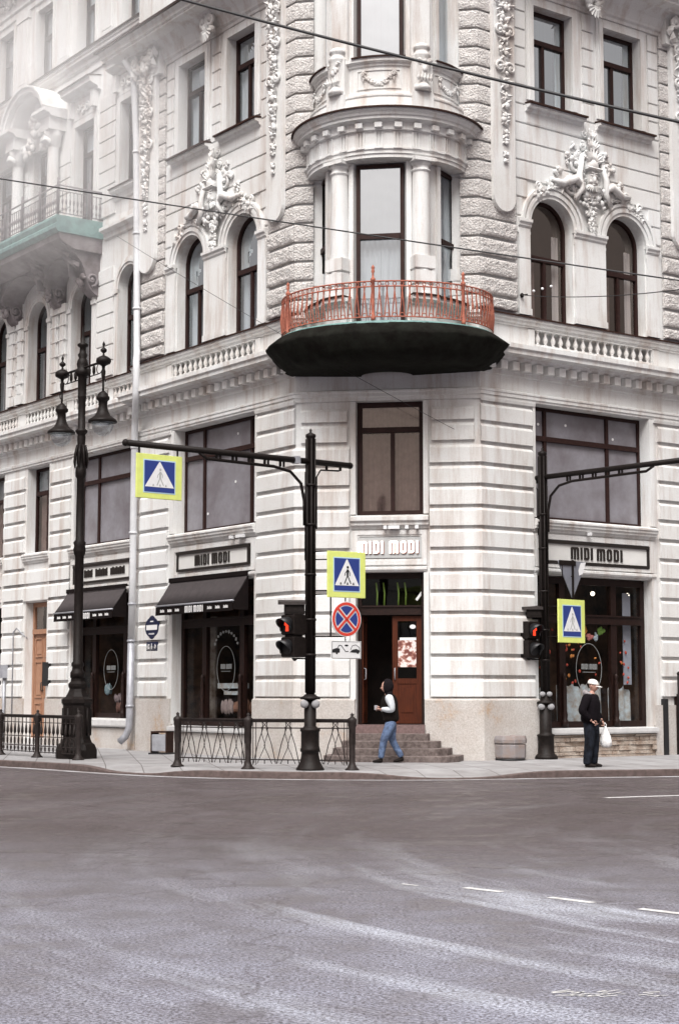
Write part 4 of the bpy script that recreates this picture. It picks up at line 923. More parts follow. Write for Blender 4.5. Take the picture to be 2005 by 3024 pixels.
def tower():
    # wall piers between windows
    for nm, za, zb, rr in (('bay_wall', 9.86, 13.62, 1.66), ('bay_wall', 14.6, 20.5, 1.64)):
        for p0, p1 in ((-100, -84), (-52, -21), (21, 52), (84, 100)):
            mb = MB(T); arc(mb, [(rr - .3, za), (rr, za), (rr, zb), (rr - .3, zb)], p0, p1)
            for q in (p0, p1):
                s = 1 if q == p0 else -1; arc(mb, [(rr - .02, za), (rr + .05, za), (rr + .05, zb), (rr - .02, zb)], q, q + s * 4, 2)
            part(mb, nm, PL)
    # windows: street-side french door and a side light each way, on both floors
    for za, zb, tr, r in ((9.88, 13.60, 11.92, 1.60), (16.08, 19.6, 18.6, 1.56)):
        for p0, p1 in ((-20, 20), (53, 83), (-83, -53)):
            f, l = chord(r, p0, p1); fr_ = p0 == -20
            zz = za if fr_ else max(za, 10.45)
            window(f, 0.0, l, zz, zb, .02, trans=[tr], gl=G_SKY if fr_ else G_MID, low_gl=(glass('door_glass', .45) if fr_ and za < 10 else None), fw=.085,
                   curt=[(0.02, .50, .0, .98, CURV), (.50, .98, .0, .98, CURV)] if fr_ else [(0, 1, 0, 1, CURT)], depth=.5)
    # pedestal ring
    for p0, p1 in ((-100, -21), (21, 100)):
        mb = MB(T); arc(mb, [(1.55, 9.86), (1.82, 9.86), (1.82, 9.98), (1.78, 10.02), (1.78, 10.28), (1.84, 10.31), (1.84, 10.36), (1.97, 10.40), (1.97, 10.47), (1.55, 10.50)], p0, p1)
        for c in (-85, -32, 32, 85):
            if p0 <= c <= p1:
                arc(mb, [(1.6, 9.87), (1.93, 9.87), (1.93, 10.28), (1.97, 10.31), (1.97, 10.36), (2.06, 10.40), (2.06, 10.475), (1.6, 10.505)], c - 9.5, c + 9.5)
        part(mb, 'pedestal', PL)
        mb = MB(T); arc(mb, [(1.97, 10.476), (2.09, 10.474), (2.09, 10.51), (1.6, 10.535)], (-41.6 if p0 < 0 else 22.4), (-22.4 if p0 < 0 else 41.6)); arc(mb, [(1.9, 10.472), (2.01, 10.465), (2.01, 10.51), (1.6, 10.532)], p0 if p0 < 0 else 41.7, p1 if p0 > 0 else -41.7); part(mb, 'ledge_flashing', TIN)
    # columns with banded lower blocks
    for c in (-86, -32, 32, 86):
        a = R_(c); u, w_ = 1.76 * math.sin(a), 1.76 * math.cos(a)
        mb = MB(T); mb.lathe([(.26, 10.48), (.26, 10.56), (.235, 10.60), (.215, 10.64), (.218, 11.5), (.215, 12.3), (.195, 13.34), (.195, 13.36), (.225, 13.38), (.225, 13.41), (.195, 13.43), (.195, 13.50), (.225, 13.53), (.26, 13.58)], u, w_, 24)
        for z0, z1 in ((10.48, 10.72), (10.78, 11.06), (11.12, 11.40)): blockpier(mb, 1.76, c, z0, z1, .25, .235)
        blockpier(mb, 1.76, c, 13.58, 13.66, .275, .275); part(mb, 'column', PL)
    # entablature
    mb = MB(T); arc(mb, [(1.3, 13.62), (1.92, 13.64), (1.92, 13.72), (1.95, 13.73), (1.95, 13.80), (1.98, 13.82), (1.98, 13.86), (1.93, 13.87), (1.93, 14.24), (2.0, 14.26), (2.0, 14.42), (2.06, 14.44), (2.12, 14.46),
                        (2.16, 14.47), (2.16, 14.53), (2.20, 14.55), (2.22, 14.60), (2.27, 14.64), (2.27, 14.68), (1.3, 14.74)], -105, 105, 70); part(mb, 'bay_entablature', PL)
    mb = MB(T)
    for k in range(-7, 8):
        c = k * 12.5 + 1; blockpier(mb, 2.0, c, 14.29, 14.40, .085, .10)
        arc(mb, [(1.9, 13.88), (1.96, 13.88), (1.96, 14.22), (1.9, 14.22)], c - 2.6, c - 1.6, 1); arc(mb, [(1.9, 13.88), (1.96, 13.88), (1.96, 14.22), (1.9, 14.22)], c - .5, c + .5, 1); arc(mb, [(1.9, 13.88), (1.96, 13.88), (1.96, 14.22), (1.9, 14.22)], c + 1.6, c + 2.6, 1)
        blockpier(mb, 1.93, c, 13.83, 13.87, .10, .07)
    part(mb, 'bay_frieze_blocks', PL)
    mb = MB(T); arc(mb, [(2.275, 14.681), (2.32, 14.675), (2.32, 14.715), (1.3, 14.77)], -104, 104, 70); part(mb, 'cornice_flashing', TIN)
    # sloped attic base, panelled parapet
    mb = MB(T); arc(mb, [(1.3, 14.74), (2.02, 14.72), (1.98, 14.80), (1.92, 14.84), (1.88, 15.06), (1.90, 15.09), (1.90, 15.13), (1.80, 15.17), (1.77, 15.22), (1.74, 15.24), (1.74, 15.82), (1.78, 15.84), (1.78, 15.90), (1.86, 15.93), (1.86, 16.01), (1.3, 16.06)], -104, 104, 60); part(mb, 'parapet', PL)
    mb = MB(T)
    for p0, p1 in ((-19.5, 19.5), (44, 78), (-78, -44)): arc(mb, [(1.8, 16.012), (1.90, 16.006), (1.90, 16.04), (1.4, 16.085)], p0, p1, 12)
    part(mb, 'ledge_flashing', TIN)
    for c in (0, 61, -61):
        mb = MB(T); 
        for q0, q1, z0, z1 in ((-17, 17, 15.30, 15.33), (-17, 17, 15.73, 15.76), (-17, -16, 15.33, 15.73), (16, 17, 15.33, 15.73)): arc(mb, [(1.72, z0), (1.765, z0), (1.765, z1), (1.72, z1)], c + q0, c + q1)
        for k in range(-12, 13):
            f = k / 12; a = R_(c + f * 11.5); z = 15.66 - .24 * (1 - f * f); o = mb.fr
            mb.fr = FrT(T.p(1.75 * math.sin(a), 1.75 * math.cos(a), 0)[:2], (T.du * math.cos(a) - T.n * math.sin(a))[:2], (T.du * math.sin(a) + T.n * math.cos(a))[:2])
            ell_cluster(mb, 0, .0, z, .03 + .02 * (1 - f * f), 3, .03, .9)
            if abs(k) == 12: scroll(mb, 0, .0, 15.64, .07, 1.2, 1, 0, .02); leaf(mb, 0, .02, 15.6, .16, .06, R_(-90), .03)
            mb.fr = o
        part(mb, 'parapet_garland', PL)
    # carved pedestals and upper pilasters
    for c in (-32, 32, -86, 86):
        a = R_(c); f = FrT(T.p(1.72 * math.sin(a), 1.72 * math.cos(a), 0)[:2], (T.du * math.cos(a) - T.n * math.sin(a))[:2], (T.du * math.sin(a) + T.n * math.cos(a))[:2])
        mb = MB(f); mb.box(-.27, .27, -.3, .20, 14.78, 15.20); mb.box(-.25, .25, -.3, .17, 15.2, 16.06); mb.box(-.235, .235, -.3, .06, 16.05, 20.5)
        mb.lathe([(.22, 15.24), (.22, 15.34), (.17, 15.38), (.15, 15.42), (.17, 15.6), (.20, 15.85), (.19, 16.0), (.215, 16.04), (.215, 16.10), (.17, 16.13), (.16, 16.2), (.20, 16.23), (.20, 16.28), (.14, 16.34), (.0, 16.37)], 0, .12, 18)
        for k in range(5): leaf(mb, -.16 + .08 * k, .26, 15.42, .22, .10, R_(90), .05)
        ell_cluster(mb, 0, .27, 15.82, .11, 9, .04, .9); mb.ell(0, .28, 15.72, .07, .06, .09, 8, 6)
        for s in (-1, 1): scroll(mb, s * .13, .24, 15.92, .06, 1.2, s, 0, .022)
        part(mb, 'carved_pedestal', PL)
    for c0, c1 in ((23, 27), (40, 44), (-27, -23), (-44, -40)):
        mb = MB(T); arc(mb, [(1.62, 16.05), (1.70, 16.05), (1.70, 20.5), (1.62, 20.5)], c0, c1, 2); part(mb, 'bay_wall', PL)
    # rough quoins of the chamfer beside the bay
    zs = [10.54, 10.87, 11.33, 11.79, 12.25, 12.72] + [12.72 + .455 * k for k in range(1, 16)]
    for a, b in ((0.0, .42), (CW - .42, CW)):
        mb = MB(C); rough_blocks(mb, a, b, zs, .03, .10, .06, MIT if a == 0 else 0, MIT if a > 0 else 0); part(mb, 'rusticated_pilaster', RG)
    mb = MB(C); mb.prism(BALTOP, 0, CW, MIT, MIT); part(mb, 'ledge', PL)
tower()

def front_balcony():
    mb = MB(TB); rings = [(2.46, 2.0, 9.87), (2.56, 2.05, 9.84), (2.64, 2.08, 9.78), (2.78, 2.12, 9.68), (2.86, 2.14, 9.62), (2.84, 2.14, 9.58), (2.72, 2.08, 9.44), (2.58, 2.02, 9.28), (2.42, 1.92, 9.14), (2.25, 1.6, 9.05), (.6, .5, 9.0)]
    n = 72; rows = []
    for a, b, z in rings:
        rows.append(mb.pts([(a * math.sin(R_(-118 + 236 * k / n)), b * math.cos(R_(-118 + 236 * k / n)), z + (.018 * math.sin(k * .83) + .014 * math.sin(k * 2.1 + 1) if 9.1 < z < 9.8 else 0)) for k in range(n + 1)]))
    for x, y in zip(rows, rows[1:]):
        for k in range(n): mb.face((x[k], x[k + 1], y[k + 1], y[k]), True)
    bal = part(mb, 'balcony', BALC)
    mb = MB(TB); rows = []
    for a, b, z in ((.3, .3, 9.885), (2.50, 2.03, 9.875), (2.52, 2.05, 9.862), (2.54, 2.06, 9.82)): rows.append(mb.pts([(a * math.sin(R_(-112 + 224 * k / n)), b * math.cos(R_(-112 + 224 * k / n)), z + (.006 * math.sin(k * 1.3) if z < 9.86 else 0)) for k in range(n + 1)]))
    for x, y in zip(rows, rows[1:]):
        for k in range(n): mb.face((x[k], x[k + 1], y[k + 1], y[k]), True)
    part(mb, 'balcony_flashing', TEAL, bal)
    A, Bb = 2.47, 1.97
    def q(t, z, s=1.0, dw=0): return (A * s * math.sin(R_(t)), Bb * s * math.cos(R_(t)) + dw, z)
    mb = MB(TB); ts = [-104 + 208 * k / 80 for k in range(81)]
    for z, r in ((10.78, .018), (10.66, .016), (9.97, .015)): mb.tube([q(t, z) for t in ts], r, 6)
    rail = part(mb, 'railing', ORG, bal)
    m_ = 52
    for k in range(m_):
        t = -102 + 204 * (k + .5) / m_; dt = 204 / m_
        mb = MB(TB); s = dt * .30
        mb.tube([q(t - s * 1.1, 9.97), q(t - s * .5, 10.3, 1.012), q(t + s * .2, 10.66)], .0135, 4, False); mb.tube([q(t + s * 1.1, 9.97), q(t + s * .5, 10.3, 1.012), q(t - s * .2, 10.66)], .0135, 4, False)
        mb.tube([q(t + dt * .22 * math.cos(x_ * math.pi / 4), 10.72 + .045 * math.sin(x_ * math.pi / 4)) for x_ in range(9)], .011, 4, False)
        mb.tube([q(t + dt * .4 * math.cos(x_ * math.pi / 4), 9.98 + .08 * math.sin(x_ * math.pi / 4)) for x_ in range(5)], .011, 4, False)
        part(mb, 'railing_bar', ORG, rail, split=False)
    for t, h in ((-62, 11.0), (7.5 - 8.9, 11.06), (50, 11.0), (-103, 10.82), (103, 10.82)):
        u, w_, _ = q(t, 0); mb = MB(TB); mb.lathe([(.05, 9.88), (.05, 9.95), (.038, 9.98), (.038, 10.78), (.055, 10.80), (.055, 10.84), (.025, 10.87), (.022, h - .10), (.042, h - .06), (.03, h - .02), (.03, h), (.045, h + .03), (.02, h + .07), (.0, h + .10)], u, w_, 10)
        part(mb, 'railing_post', ORG, rail)
    return bal
front_balcony()

# ------------------------------------------------------------------ recessed left range along the side street
def left_range():
    F = L2; U0, U1 = 7.75, 26.0
    AW = [(8.12, 9.30), (10.88, 12.15), (13.75, 15.05), (16.60, 17.90), (19.4, 20.7)]
    UW = [(8.22, 9.34, 16.0, 18.5), (10.95, 12.15, 15.25, 18.5), (13.75, 15.0, 15.25, 18.5), (16.6, 17.85, 15.25, 18.5), (19.5, 20.7, 16, 18.5)]
    TW = [(8.25, 9.3), (11.0, 12.1), (13.8, 14.95), (16.6, 17.8), (19.5, 20.6)]
    ops = [(8.30, 11.90, 5.86, 8.50, False, .3), (13.45, 15.0, 5.86, 8.50, False, .3), (16.65, 18.0, 5.86, 8.50, False, .3), (8.30, 11.85, .95, 4.42, False, .32), (13.45, 14.95, .3, 4.38, False, .32), (16.62, 19.6, .95, 4.3, False, .3)]
    ops += [(a, b, 10.54, 13.62, True, .27) for a, b in AW] + [(a, b, c, d, False, .27) for a, b, c, d in UW] + [(a, b, 20.78, 23.1, False, .27) for a, b in TW]
    BALS = [(8.2, 9.6), (9.9, 12.0), (12.45, 15.2), (15.8, 18.5)]
    ops += [(a, b, 9.84, 10.262, False, .4) for a, b in BALS]
    mb = MB(F); wall(mb, U0 - .05, U1, 0, 27, ops)
    for a, b in BALS: mb.quad([(a, -.4, 9.84), (b, -.4, 9.84), (b, -.4, 10.262), (a, -.4, 10.262)])
    part(mb, 'wall', PL)
    J2 = [z - .03 for z in JZ]
    for a, b, zs in ((12.0, 13.36, J2), (15.06, 16.55, J2), (18.1, 19.6, J2)):
        mb = MB(F); blocks(mb, a, b, zs); part(mb, 'rusticated_pier', PL)
    mb = MB(F); blocks(mb, 12.0, 16.55, J2[6:9], d=.057); blocks(mb, 16.7, 26, J2[6:9]); part(mb, 'rusticated_pier', PL)
    mb = MB(F); mb.prism([(-.01, 8.54), (.05, 8.54), (.05, 8.60), (.08, 8.61), (.09, 8.68), (-.01, 8.72)], U0, U1); part(mb, 'architrave', PL)
    cornice(F, U0, 22, 0, 0, 0); mb = MB(F); mb.prism(BALTOP, U0, U1); part(mb, 'ledge', PL)
    mb = MB(F); mb.prism([(.15, 10.466), (.19, 10.46), (.19, 10.495), (.0, 10.545), (-.005, 10.53)], U0, U1); part(mb, 'ledge_flashing', TIN)
    for (a, b), n in zip(BALS, (6, 9, 12, 12)): balustrade(F, a, b, 9.845, 10.26, -.03, n)
    mb = MB(F)
    for a, b in ((8.25, 11.95),): mb.prism([(p, q + .12) for p, q in SILLM], a, b)
    for a, b in ((13.3, 15.1), (16.5, 18.1)): mb.prism([(p * .8, q + .14) for p, q in SILLM], a, b)
    mb.prism([(-.01, 4.46), (.06, 4.46), (.09, 4.5), (.09, 4.55), (-.01, 4.58)], 8.2, 11.95); mb.prism([(-.01, 4.40), (.06, 4.42), (.06, 4.47), (-.01, 4.5)], 13.35, 15.05)
    for a, b, c, d in ((8.2, 11.95, 4.60, 4.70), (8.2, 11.95, 5.34, 5.48)): mb.box(a, b, -.01, .05, c, d)
    part(mb, 'sill_moulding', PL)
    mb = MB(F)
    for a, b in ((11.86, 11.98), (13.37, 13.44)): mb.box(a, b, -.01, .04, .97, 8.5)
    part(mb, 'jamb_moulding', PL)
    mb = MB(F); mb.box(12.0, 13.44, -.3, .07, 0, 1.48); mb.box(14.96, 16.6, -.3, .07, 0, 1.48); mb.box(8.25, 11.9, -.3, .07, 0, .68); mb.box(19.6, 26, -.3, .07, 0, 1.48); mb.box(16.6, 19.6, -.3, .07, 0, .7); part(mb, 'plinth', BS)
    mb = MB(F); mb.prism([(-.3, .72), (.14, .72), (.16, .76), (.16, .90), (.0, .93), (-.3, .93)], 8.25, 11.90); part(mb, 'window_sill', mat('pale_stone_sill', (.62, .62, .62), .7, var=.15, scale=4))
    window(F, 8.31, 11.89, 5.87, 8.49, -.28, mull=[(.13, 5.9, 8.45), (.72, 5.9, 8.45)], trans=[7.72], gl=FILM)
    window(F, 13.46, 14.99, 5.87, 8.49, -.28, mull=[.45], trans=[7.72], gl=G_MID, low_gl=G_DARK, curt=[(0, 1, 0, 1, CURD)])
    window(F, 16.66, 17.99, 5.87, 8.49, -.28, mull=[.45], trans=[7.72], gl=G_MID, low_gl=G_DARK, curt=[(0, 1, 0, 1, CURD)])
    window(F, 16.63, 19.59, .96, 4.29, -.28, mull=[.3, .7], trans=[3.4], gl=G_SHOP, fm=SHF)
    for a, b in AW: window(F, a + .005, b - .005, 10.545, 13.615, -.25, mull=[.5], trans=[12.2], arch=True, gl=G_MID, low_gl=G_MID, curt=[(0, 1, 0, .52, CURD)])
    for a, b, c, d in UW: window(F, a + .005, b - .005, c + .01, d - .005, -.25, mull=[.5], trans=[17.65], gl=G_SKY, low_gl=G_MID, curt=[(0, 1, 0, .95, CURD)])
    for a, b in TW: window(F, a + .005, b - .005, 20.79, 23.095, -.25, mull=[.5], trans=[22.2], gl=G_SKY, low_gl=G_MID, curt=[(0, 1, 0, .95, CURT)])
    mb = MB(F)
    for a, b in AW:
        c = (a + b) / 2; r = (b - a) / 2; s = 13.62 - r
        for x, y, d in ((0, .08, .06), (.08, .17, .09), (.17, .24, .06)): archring(mb, c, s, r + x, r + y, -.01, d)
        for sgn, e in ((-1, a), (1, b)): mb.box(min(e, e + sgn * .22), max(e, e + sgn * .22), -.01, .06, 10.56, s); mb.box(min(e, e + sgn * .26), max(e, e + sgn * .26), -.01, .10, s - .12, s)
    part(mb, 'archivolt', PL)
    mb = MB(F); UB = [10.6 + .455 * k for k in range(8)]
    bands(mb, 9.62, 10.60, [10.6 + .455 * k for k in range(8)]); bands(mb, 15.5, 16.2, UB); bands(mb, 18.3, 19.0, UB)
    bands(mb, 9.62, 10.60, [15.3 + .46 * k for k in range(9)]); bands(mb, 12.45, 13.2, [15.7 + .46 * k for k in range(6)]); bands(mb, 15.3, 16.3, [15.7 + .46 * k for k in range(6)]); part(mb, 'banded_stucco', PL)
    # columns carrying the balcony consoles
    for c in (12.62, 13.12, 15.5, 16.1, 18.3):
        mb = MB(F); mb.box(c - .2, c + .2, -.01, .10, 10.56, 13.2); mb.box(c - .13, c + .13, .1, .14, 10.9, 12.9); mb.box(c - .24, c + .24, -.01, .16, 10.56, 10.85); mb.box(c - .24, c + .24, -.01, .16, 12.95, 13.2)
        for k in range(4): mb.box(c - .22, c + .22, .0, .16, 11.2 + .45 * k, 11.24 + .45 * k)
        part(mb, 'pilaster', PL)
    # string course and sills
    mb = MB(F)
    mb.prism([(-.01, 14.62), (.06, 14.65), (.08, 14.8), (.22, 14.86), (.22, 14.95), (-.01, 15.0)], U0, 10.2); mb.prism([(-.01, 15.05), (.03, 15.05), (.03, 15.2), (-.01, 15.2)], U0, U1)
    mb.prism([(-.01, 19.95), (.05, 19.97), (.05, 20.1), (-.01, 20.1)], 8.0, U1); mb.prism([(-.01, 20.22), (.08, 20.25), (.08, 20.36), (.20, 20.42), (.20, 20.50), (.24, 20.52), (.24, 20.60), (-.01, 20.70)], 7.9, U1)
    mb.prism([(-.01, 23.3), (.06, 23.32), (.06, 23.5), (.12, 23.55), (.12, 23.62), (-.01, 23.7)], 7.75, U1); mb.prism([(-.01, 24.4), (.2, 24.5), (.5, 24.7), (.8, 24.75), (.8, 24.95), (-.01, 25.1)], 7.75, U1)
    part(mb, 'string_course', PL)
    mb = MB(F)
    for k in range(46): ell_cluster(mb, 10 + k * .26, .05, 24.05, .16, 3, .08, .7)
    part(mb, 'frieze_ornament', PL)
    mb = MB(F); mb.prism([(.24, 20.602), (.29, 20.595), (.29, 20.64), (-.005, 20.735)], 7.9, U1); part(mb, 'ledge_flashing', TIN)
    for a, b, c, d in UW[:2]:
        mb = MB(F); mb.box(a - .22, a - .01, -.01, .05, c, d + .2); mb.box(b + .01, b + .22, -.01, .05, c, d + .2); mb.box(a - .01, b + .01, -.01, .05, d + .01, d + .2)
        mb.box(a - .2, b + .2, -.01, .06, d + .2, d + .78)
        mb.prism([(-.01, d + .78), (.10, d + .80), (.12, d + .88), (.26, d + .92), (.38, d + .97), (.38, d + 1.05), (.42, d + 1.12), (-.01, d + 1.2)], a - .34, b + .34)
        for s in (-1, 1): scroll(mb, (a + b) / 2 + s * .3, .06, d + .48, .16, 1.3, s, 0, .03)
        ell_cluster(mb, (a + b) / 2, .07, d + .48, .14, 9, .05, .8)
        for s in (a - .12, b + .12): mb.box(s - .09, s + .09, .05, .2, d + .3, d + .78)
        part(mb, 'window_surround', PL)
        mb = MB(F); mb.prism([(.42, d + 1.122), (.46, d + 1.12), (.46, d + 1.15), (0, d + 1.23)], a - .36, b + .36); part(mb, 'ledge_flashing', TIN)
    a, b = UW[0][:2]; mb = MB(F); mb.prism([(-.01, 15.62), (.06, 15.66), (.08, 15.8), (.22, 15.86), (.22, 15.94), (-.01, 15.99)], a - .3, b + .3); part(mb, 'window_sill', PL)
    mb = MB(F); mb.prism([(.22, 15.942), (.26, 15.94), (.26, 15.965), (-.1, 16.0)], a - .32, b + .32); part(mb, 'sill_flashing', TIN)
    # big segmental pediment over the balcony doors
    mb = MB(F)
    for c in (13.15, 15.6, 18.4):
        mb.lathe([(.22, 15.2), (.22, 15.4), (.18, 15.45), (.185, 16.5), (.165, 18.1), (.165, 18.15), (.22, 18.2), (.24, 18.45), (.30, 18.62)], c, .26, 16); mb.box(c - .3, c + .3, -.01, .56, 18.62, 19.0)
        for k in range(9): leaf(mb, c - .2 + .05 * k, .42, 18.2, .3, .12, R_(60 + 7 * k), .12)
    mb.prism([(-.01, 18.98), (.55, 19.0), (.62, 19.08), (.80, 19.12), (.80, 19.22), (-.01, 19.3)], 12.75, 13.6); mb.prism([(-.01, 18.98), (.55, 19.0), (.62, 19.08), (.80, 19.12), (.80, 19.22), (-.01, 19.3)], 15.2, 18.8)
    n = 20; c, rr = 14.38, 1.62
    for k in range(n):
        p, q = math.pi * (.12 + .76 * k / n), math.pi * (.12 + .76 * (k + 1) / n)
        for r0, r1, d in ((1.30, 1.42, .55), (1.42, 1.56, .72), (1.56, 1.62, .80)):
            mb.plate([(c + r0 * math.cos(p), 18.75 + r0 * .95 * math.sin(p)), (c + r1 * math.cos(p), 18.75 + r1 * .95 * math.sin(p)), (c + r1 * math.cos(q), 18.75 + r1 * .95 * math.sin(q)), (c + r0 * math.cos(q), 18.75 + r0 * .95 * math.sin(q))], -.01, d)
    ell_cluster(mb, c, .15, 19.3, .5, 26, .12, .9); ell_cluster(mb, c - .6, .2, 18.6, .35, 18, .1, .9); ell_cluster(mb, c + .6, .2, 18.6, .35, 18, .1, .9)
    part(mb, 'pediment', PL)
    # strips between top windows
    for a, b in ((9.75, 10.55), (12.55, 13.35), (15.4, 16.2), (18.2, 19.1)):
        mb = MB(F); mb.box(a, b, -.01, .09, 20.7, 23.3); mb.box(a + .12, b - .12, .09, .11, 20.95, 23.0); mb.box(a - .04, b + .04, -.01, .13, 23.05, 23.3); mb.box(a - .04, b + .04, -.01, .13, 20.7, 20.9); part(mb, 'pilaster', PL)
    mb = MB(F)
    for a, b in TW: mb.box(a - .12, a - .01, -.01, .05, 20.78, 23.25); mb.box(b + .01, b + .12, -.01, .05, 20.78, 23.25)
    part(mb, 'window_surround', PL)
    # house door in brown oak
    mb = MB(F); w = -.24
    mb.box(13.46, 13.56, w - .08, w, .3, 4.37); mb.box(14.84, 14.94, w - .08, w, .3, 4.37); mb.box(13.56, 14.84, w - .08, w, 4.24, 4.37); mb.box(13.56, 14.84, w - .08, w + .06, 3.42, 3.56)
    d = part(mb, 'house_door_frame', OAK)
    mb = MB(F); mb.quad([(13.5, w - .05, 3.5), (14.9, w - .05, 3.5), (14.9, w - .05, 4.3), (13.5, w - .05, 4.3)]); part(mb, 'fanlight', G_DARK, d)
    for a, b in ((13.565, 14.195), (14.205, 14.835)):
        mb = MB(F); mb.box(a, b, w - .07, w - .03, .32, 3.42)
        for c, e in ((.5, 1.35), (1.5, 2.6), (2.72, 3.3)):
            for q, r in (((a + .08, a + .12), (c, e)), ((b - .12, b - .08), (c, e)), ((a + .12, b - .12), (c, c + .04)), ((a + .12, b - .12), (e - .04, e))): mb.box(q[0], q[1], w - .03, w, r[0], r[1])
            mb.box(a + .17, b - .17, w - .03, w - .012, c + .09, e - .09)
        lf = part(mb, 'door_leaf', OAK)
        mb = MB(F); x = b - .06 if a < 14 else a + .06; mb.tube([(x, w - .03, 1.7), (x, w + .04, 1.72), (x, w + .04, 1.95), (x, w - .03, 1.97)], .014, 6); part(mb, 'handle', BLK, lf)
    mb = MB(F); mb.box(13.2, 14.0, -1.2, -.33, .3, .32); mb.box(13.4, 15.0, -1.0, -.9, .2, 4.5); part(mb, 'room', INT, d)
    mb = MB(F); mb.box(13.2, 13.26, .0, .25, 1.85, 2.55); part(mb, 'intercom_box', BLK)
    mb = MB(F); mb.tube([(15.6, .10, 1.0), (15.6, .10, 3.5), (15.4, .08, 3.62), (15.05, .08, 3.45), (14.93, -.05, 3.3)], .018, 6); part(mb, 'conduit', GALV)
    mb = MB(F); mb.tube([(16.1, .14, .2), (16.1, .14, 2.1)], .045, 8); mb.box(16.0, 16.2, .06, .25, 2.1, 2.5); part(mb, 'gas_pipe', GALV)
    # upper storey of the projecting bay above its cornice
    for fr in (L,):
        mb = MB(fr); mb.prism([(-.01, 22.4), (.3, 22.5), (.3, 22.7), (-.01, 22.8)], 0, 7.75); part(mb, 'string_course', PL)
left_range()
def side_balcony():
    F = L2; a, b, d = 10.33, 19.0, 1.5
    mb = MB(F)
    PR = [(0, 15.20), (d, 15.20), (d + .02, 15.12), (d - .02, 14.98), (d + .03, 14.92), (d + .03, 14.82), (d - .06, 14.72), (0, 14.70)]
    mb.prism(PR, a, b, -.0, 0); bal = part(mb, 'balcony', TEAL)
    mb = MB(F); mb.prism([(0, 14.70), (d - .12, 14.71), (d - .14, 14.55), (d - .30, 14.42), (d - .62, 14.30), (0, 14.28)], a + .06, b - .1); part(mb, 'balcony_soffit', mat('dark_grey_stucco', (.26, .235, .245), .85, c2=(.11, .09, .09), scale=1.6), bal)
    SO = bpy.data.materials['dark_grey_stucco']  # darker grey than the walls, for soffit, consoles and vaults
    for c in (10.75, 12.85, 15.8, 18.5):
        mb = MB(F); P = [(0, 14.72), (1.30, 14.72), (1.34, 14.60), (1.25, 14.42), (1.02, 14.28), (.78, 14.18), (.60, 13.98), (.48, 13.72), (.40, 13.45), (.30, 13.22), (.12, 13.08), (0, 13.05)]
        mb.prism(P, c - .24, c + .24)
        for s in (-1, 1):
            f = Fr(F.p(c + s * .24, 0, 0)[:2], F.n[:2], (F.du * s)[:2]); q = MB(f)
            o = mb.fr; mb.fr = f; scroll(mb, 1.02, 0, 14.48, .2, 1.4, 1, R_(90), .05); scroll(mb, .28, 0, 13.5, .2, 1.3, -1, R_(-90), .05); mb.fr = o
        for k in range(8): leaf(mb, c + rnd.uniform(-.2, .2), .55 + .07 * k, 13.75 + .07 * k, .3, .2, R_(90) + rnd.uniform(-.6, .6), .12)
        ell_cluster(mb, c, .45, 13.5, .2, 10, .08, 1.0)
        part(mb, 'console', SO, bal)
    for (x0, x1) in ((11.0, 12.6), (13.1, 15.55), (16.05, 18.2)):
        mb = MB(F); c, r = (x0 + x1) / 2, (x1 - x0) / 2; n = 16
        arcp = [(c - r * math.cos(math.pi * k / n), 13.62 + .66 * math.sin(math.pi * k / n)) for k in range(n + 1)]
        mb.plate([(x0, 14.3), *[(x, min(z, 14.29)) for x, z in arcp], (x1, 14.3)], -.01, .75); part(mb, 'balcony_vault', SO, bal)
    # iron railing
    mb = MB(F); P = [(a + .05, 0), (a + .05, d - .06), (b, d - .06)]
    for z, r in ((16.08, .025), (15.92, .014), (15.28, .016)): mb.tube([(u, w_, z) for u, w_ in P], r, 6)
    GR = mat('greyed_iron_railing', (.16, .14, .15), .6); rail = part(mb, 'railing', GR, bal)
    pts = [(a + .05, .1 + .12 * k) for k in range(12)] + [(a + .05 + .13 * k, d - .06) for k in range(62)]
    for k, (u, w_) in enumerate(pts):
        mb = MB(F)
        if k % 9 == 3: mb.lathe([(.04, 15.2), (.04, 16.1), (.05, 16.14), (.03, 16.2), (.045, 16.26), (.0, 16.32)], u, w_, 8)
        else:
            mb.tube([(u, w_, 15.28), (u, w_, 15.5), (u, w_, 15.92)], .012, 4, False); mb.ell(u, w_, 15.62, .03, .03, .10, 6, 4)
            mb.tube([(u + .05 * math.cos(x_), w_, 15.40 + .05 * math.sin(x_)) for x_ in (0, 1, 2, 3, 4, 5, 6.28)], .008, 4, False)
        part(mb, 'spindle', GR, rail, split=False)
side_balcony()

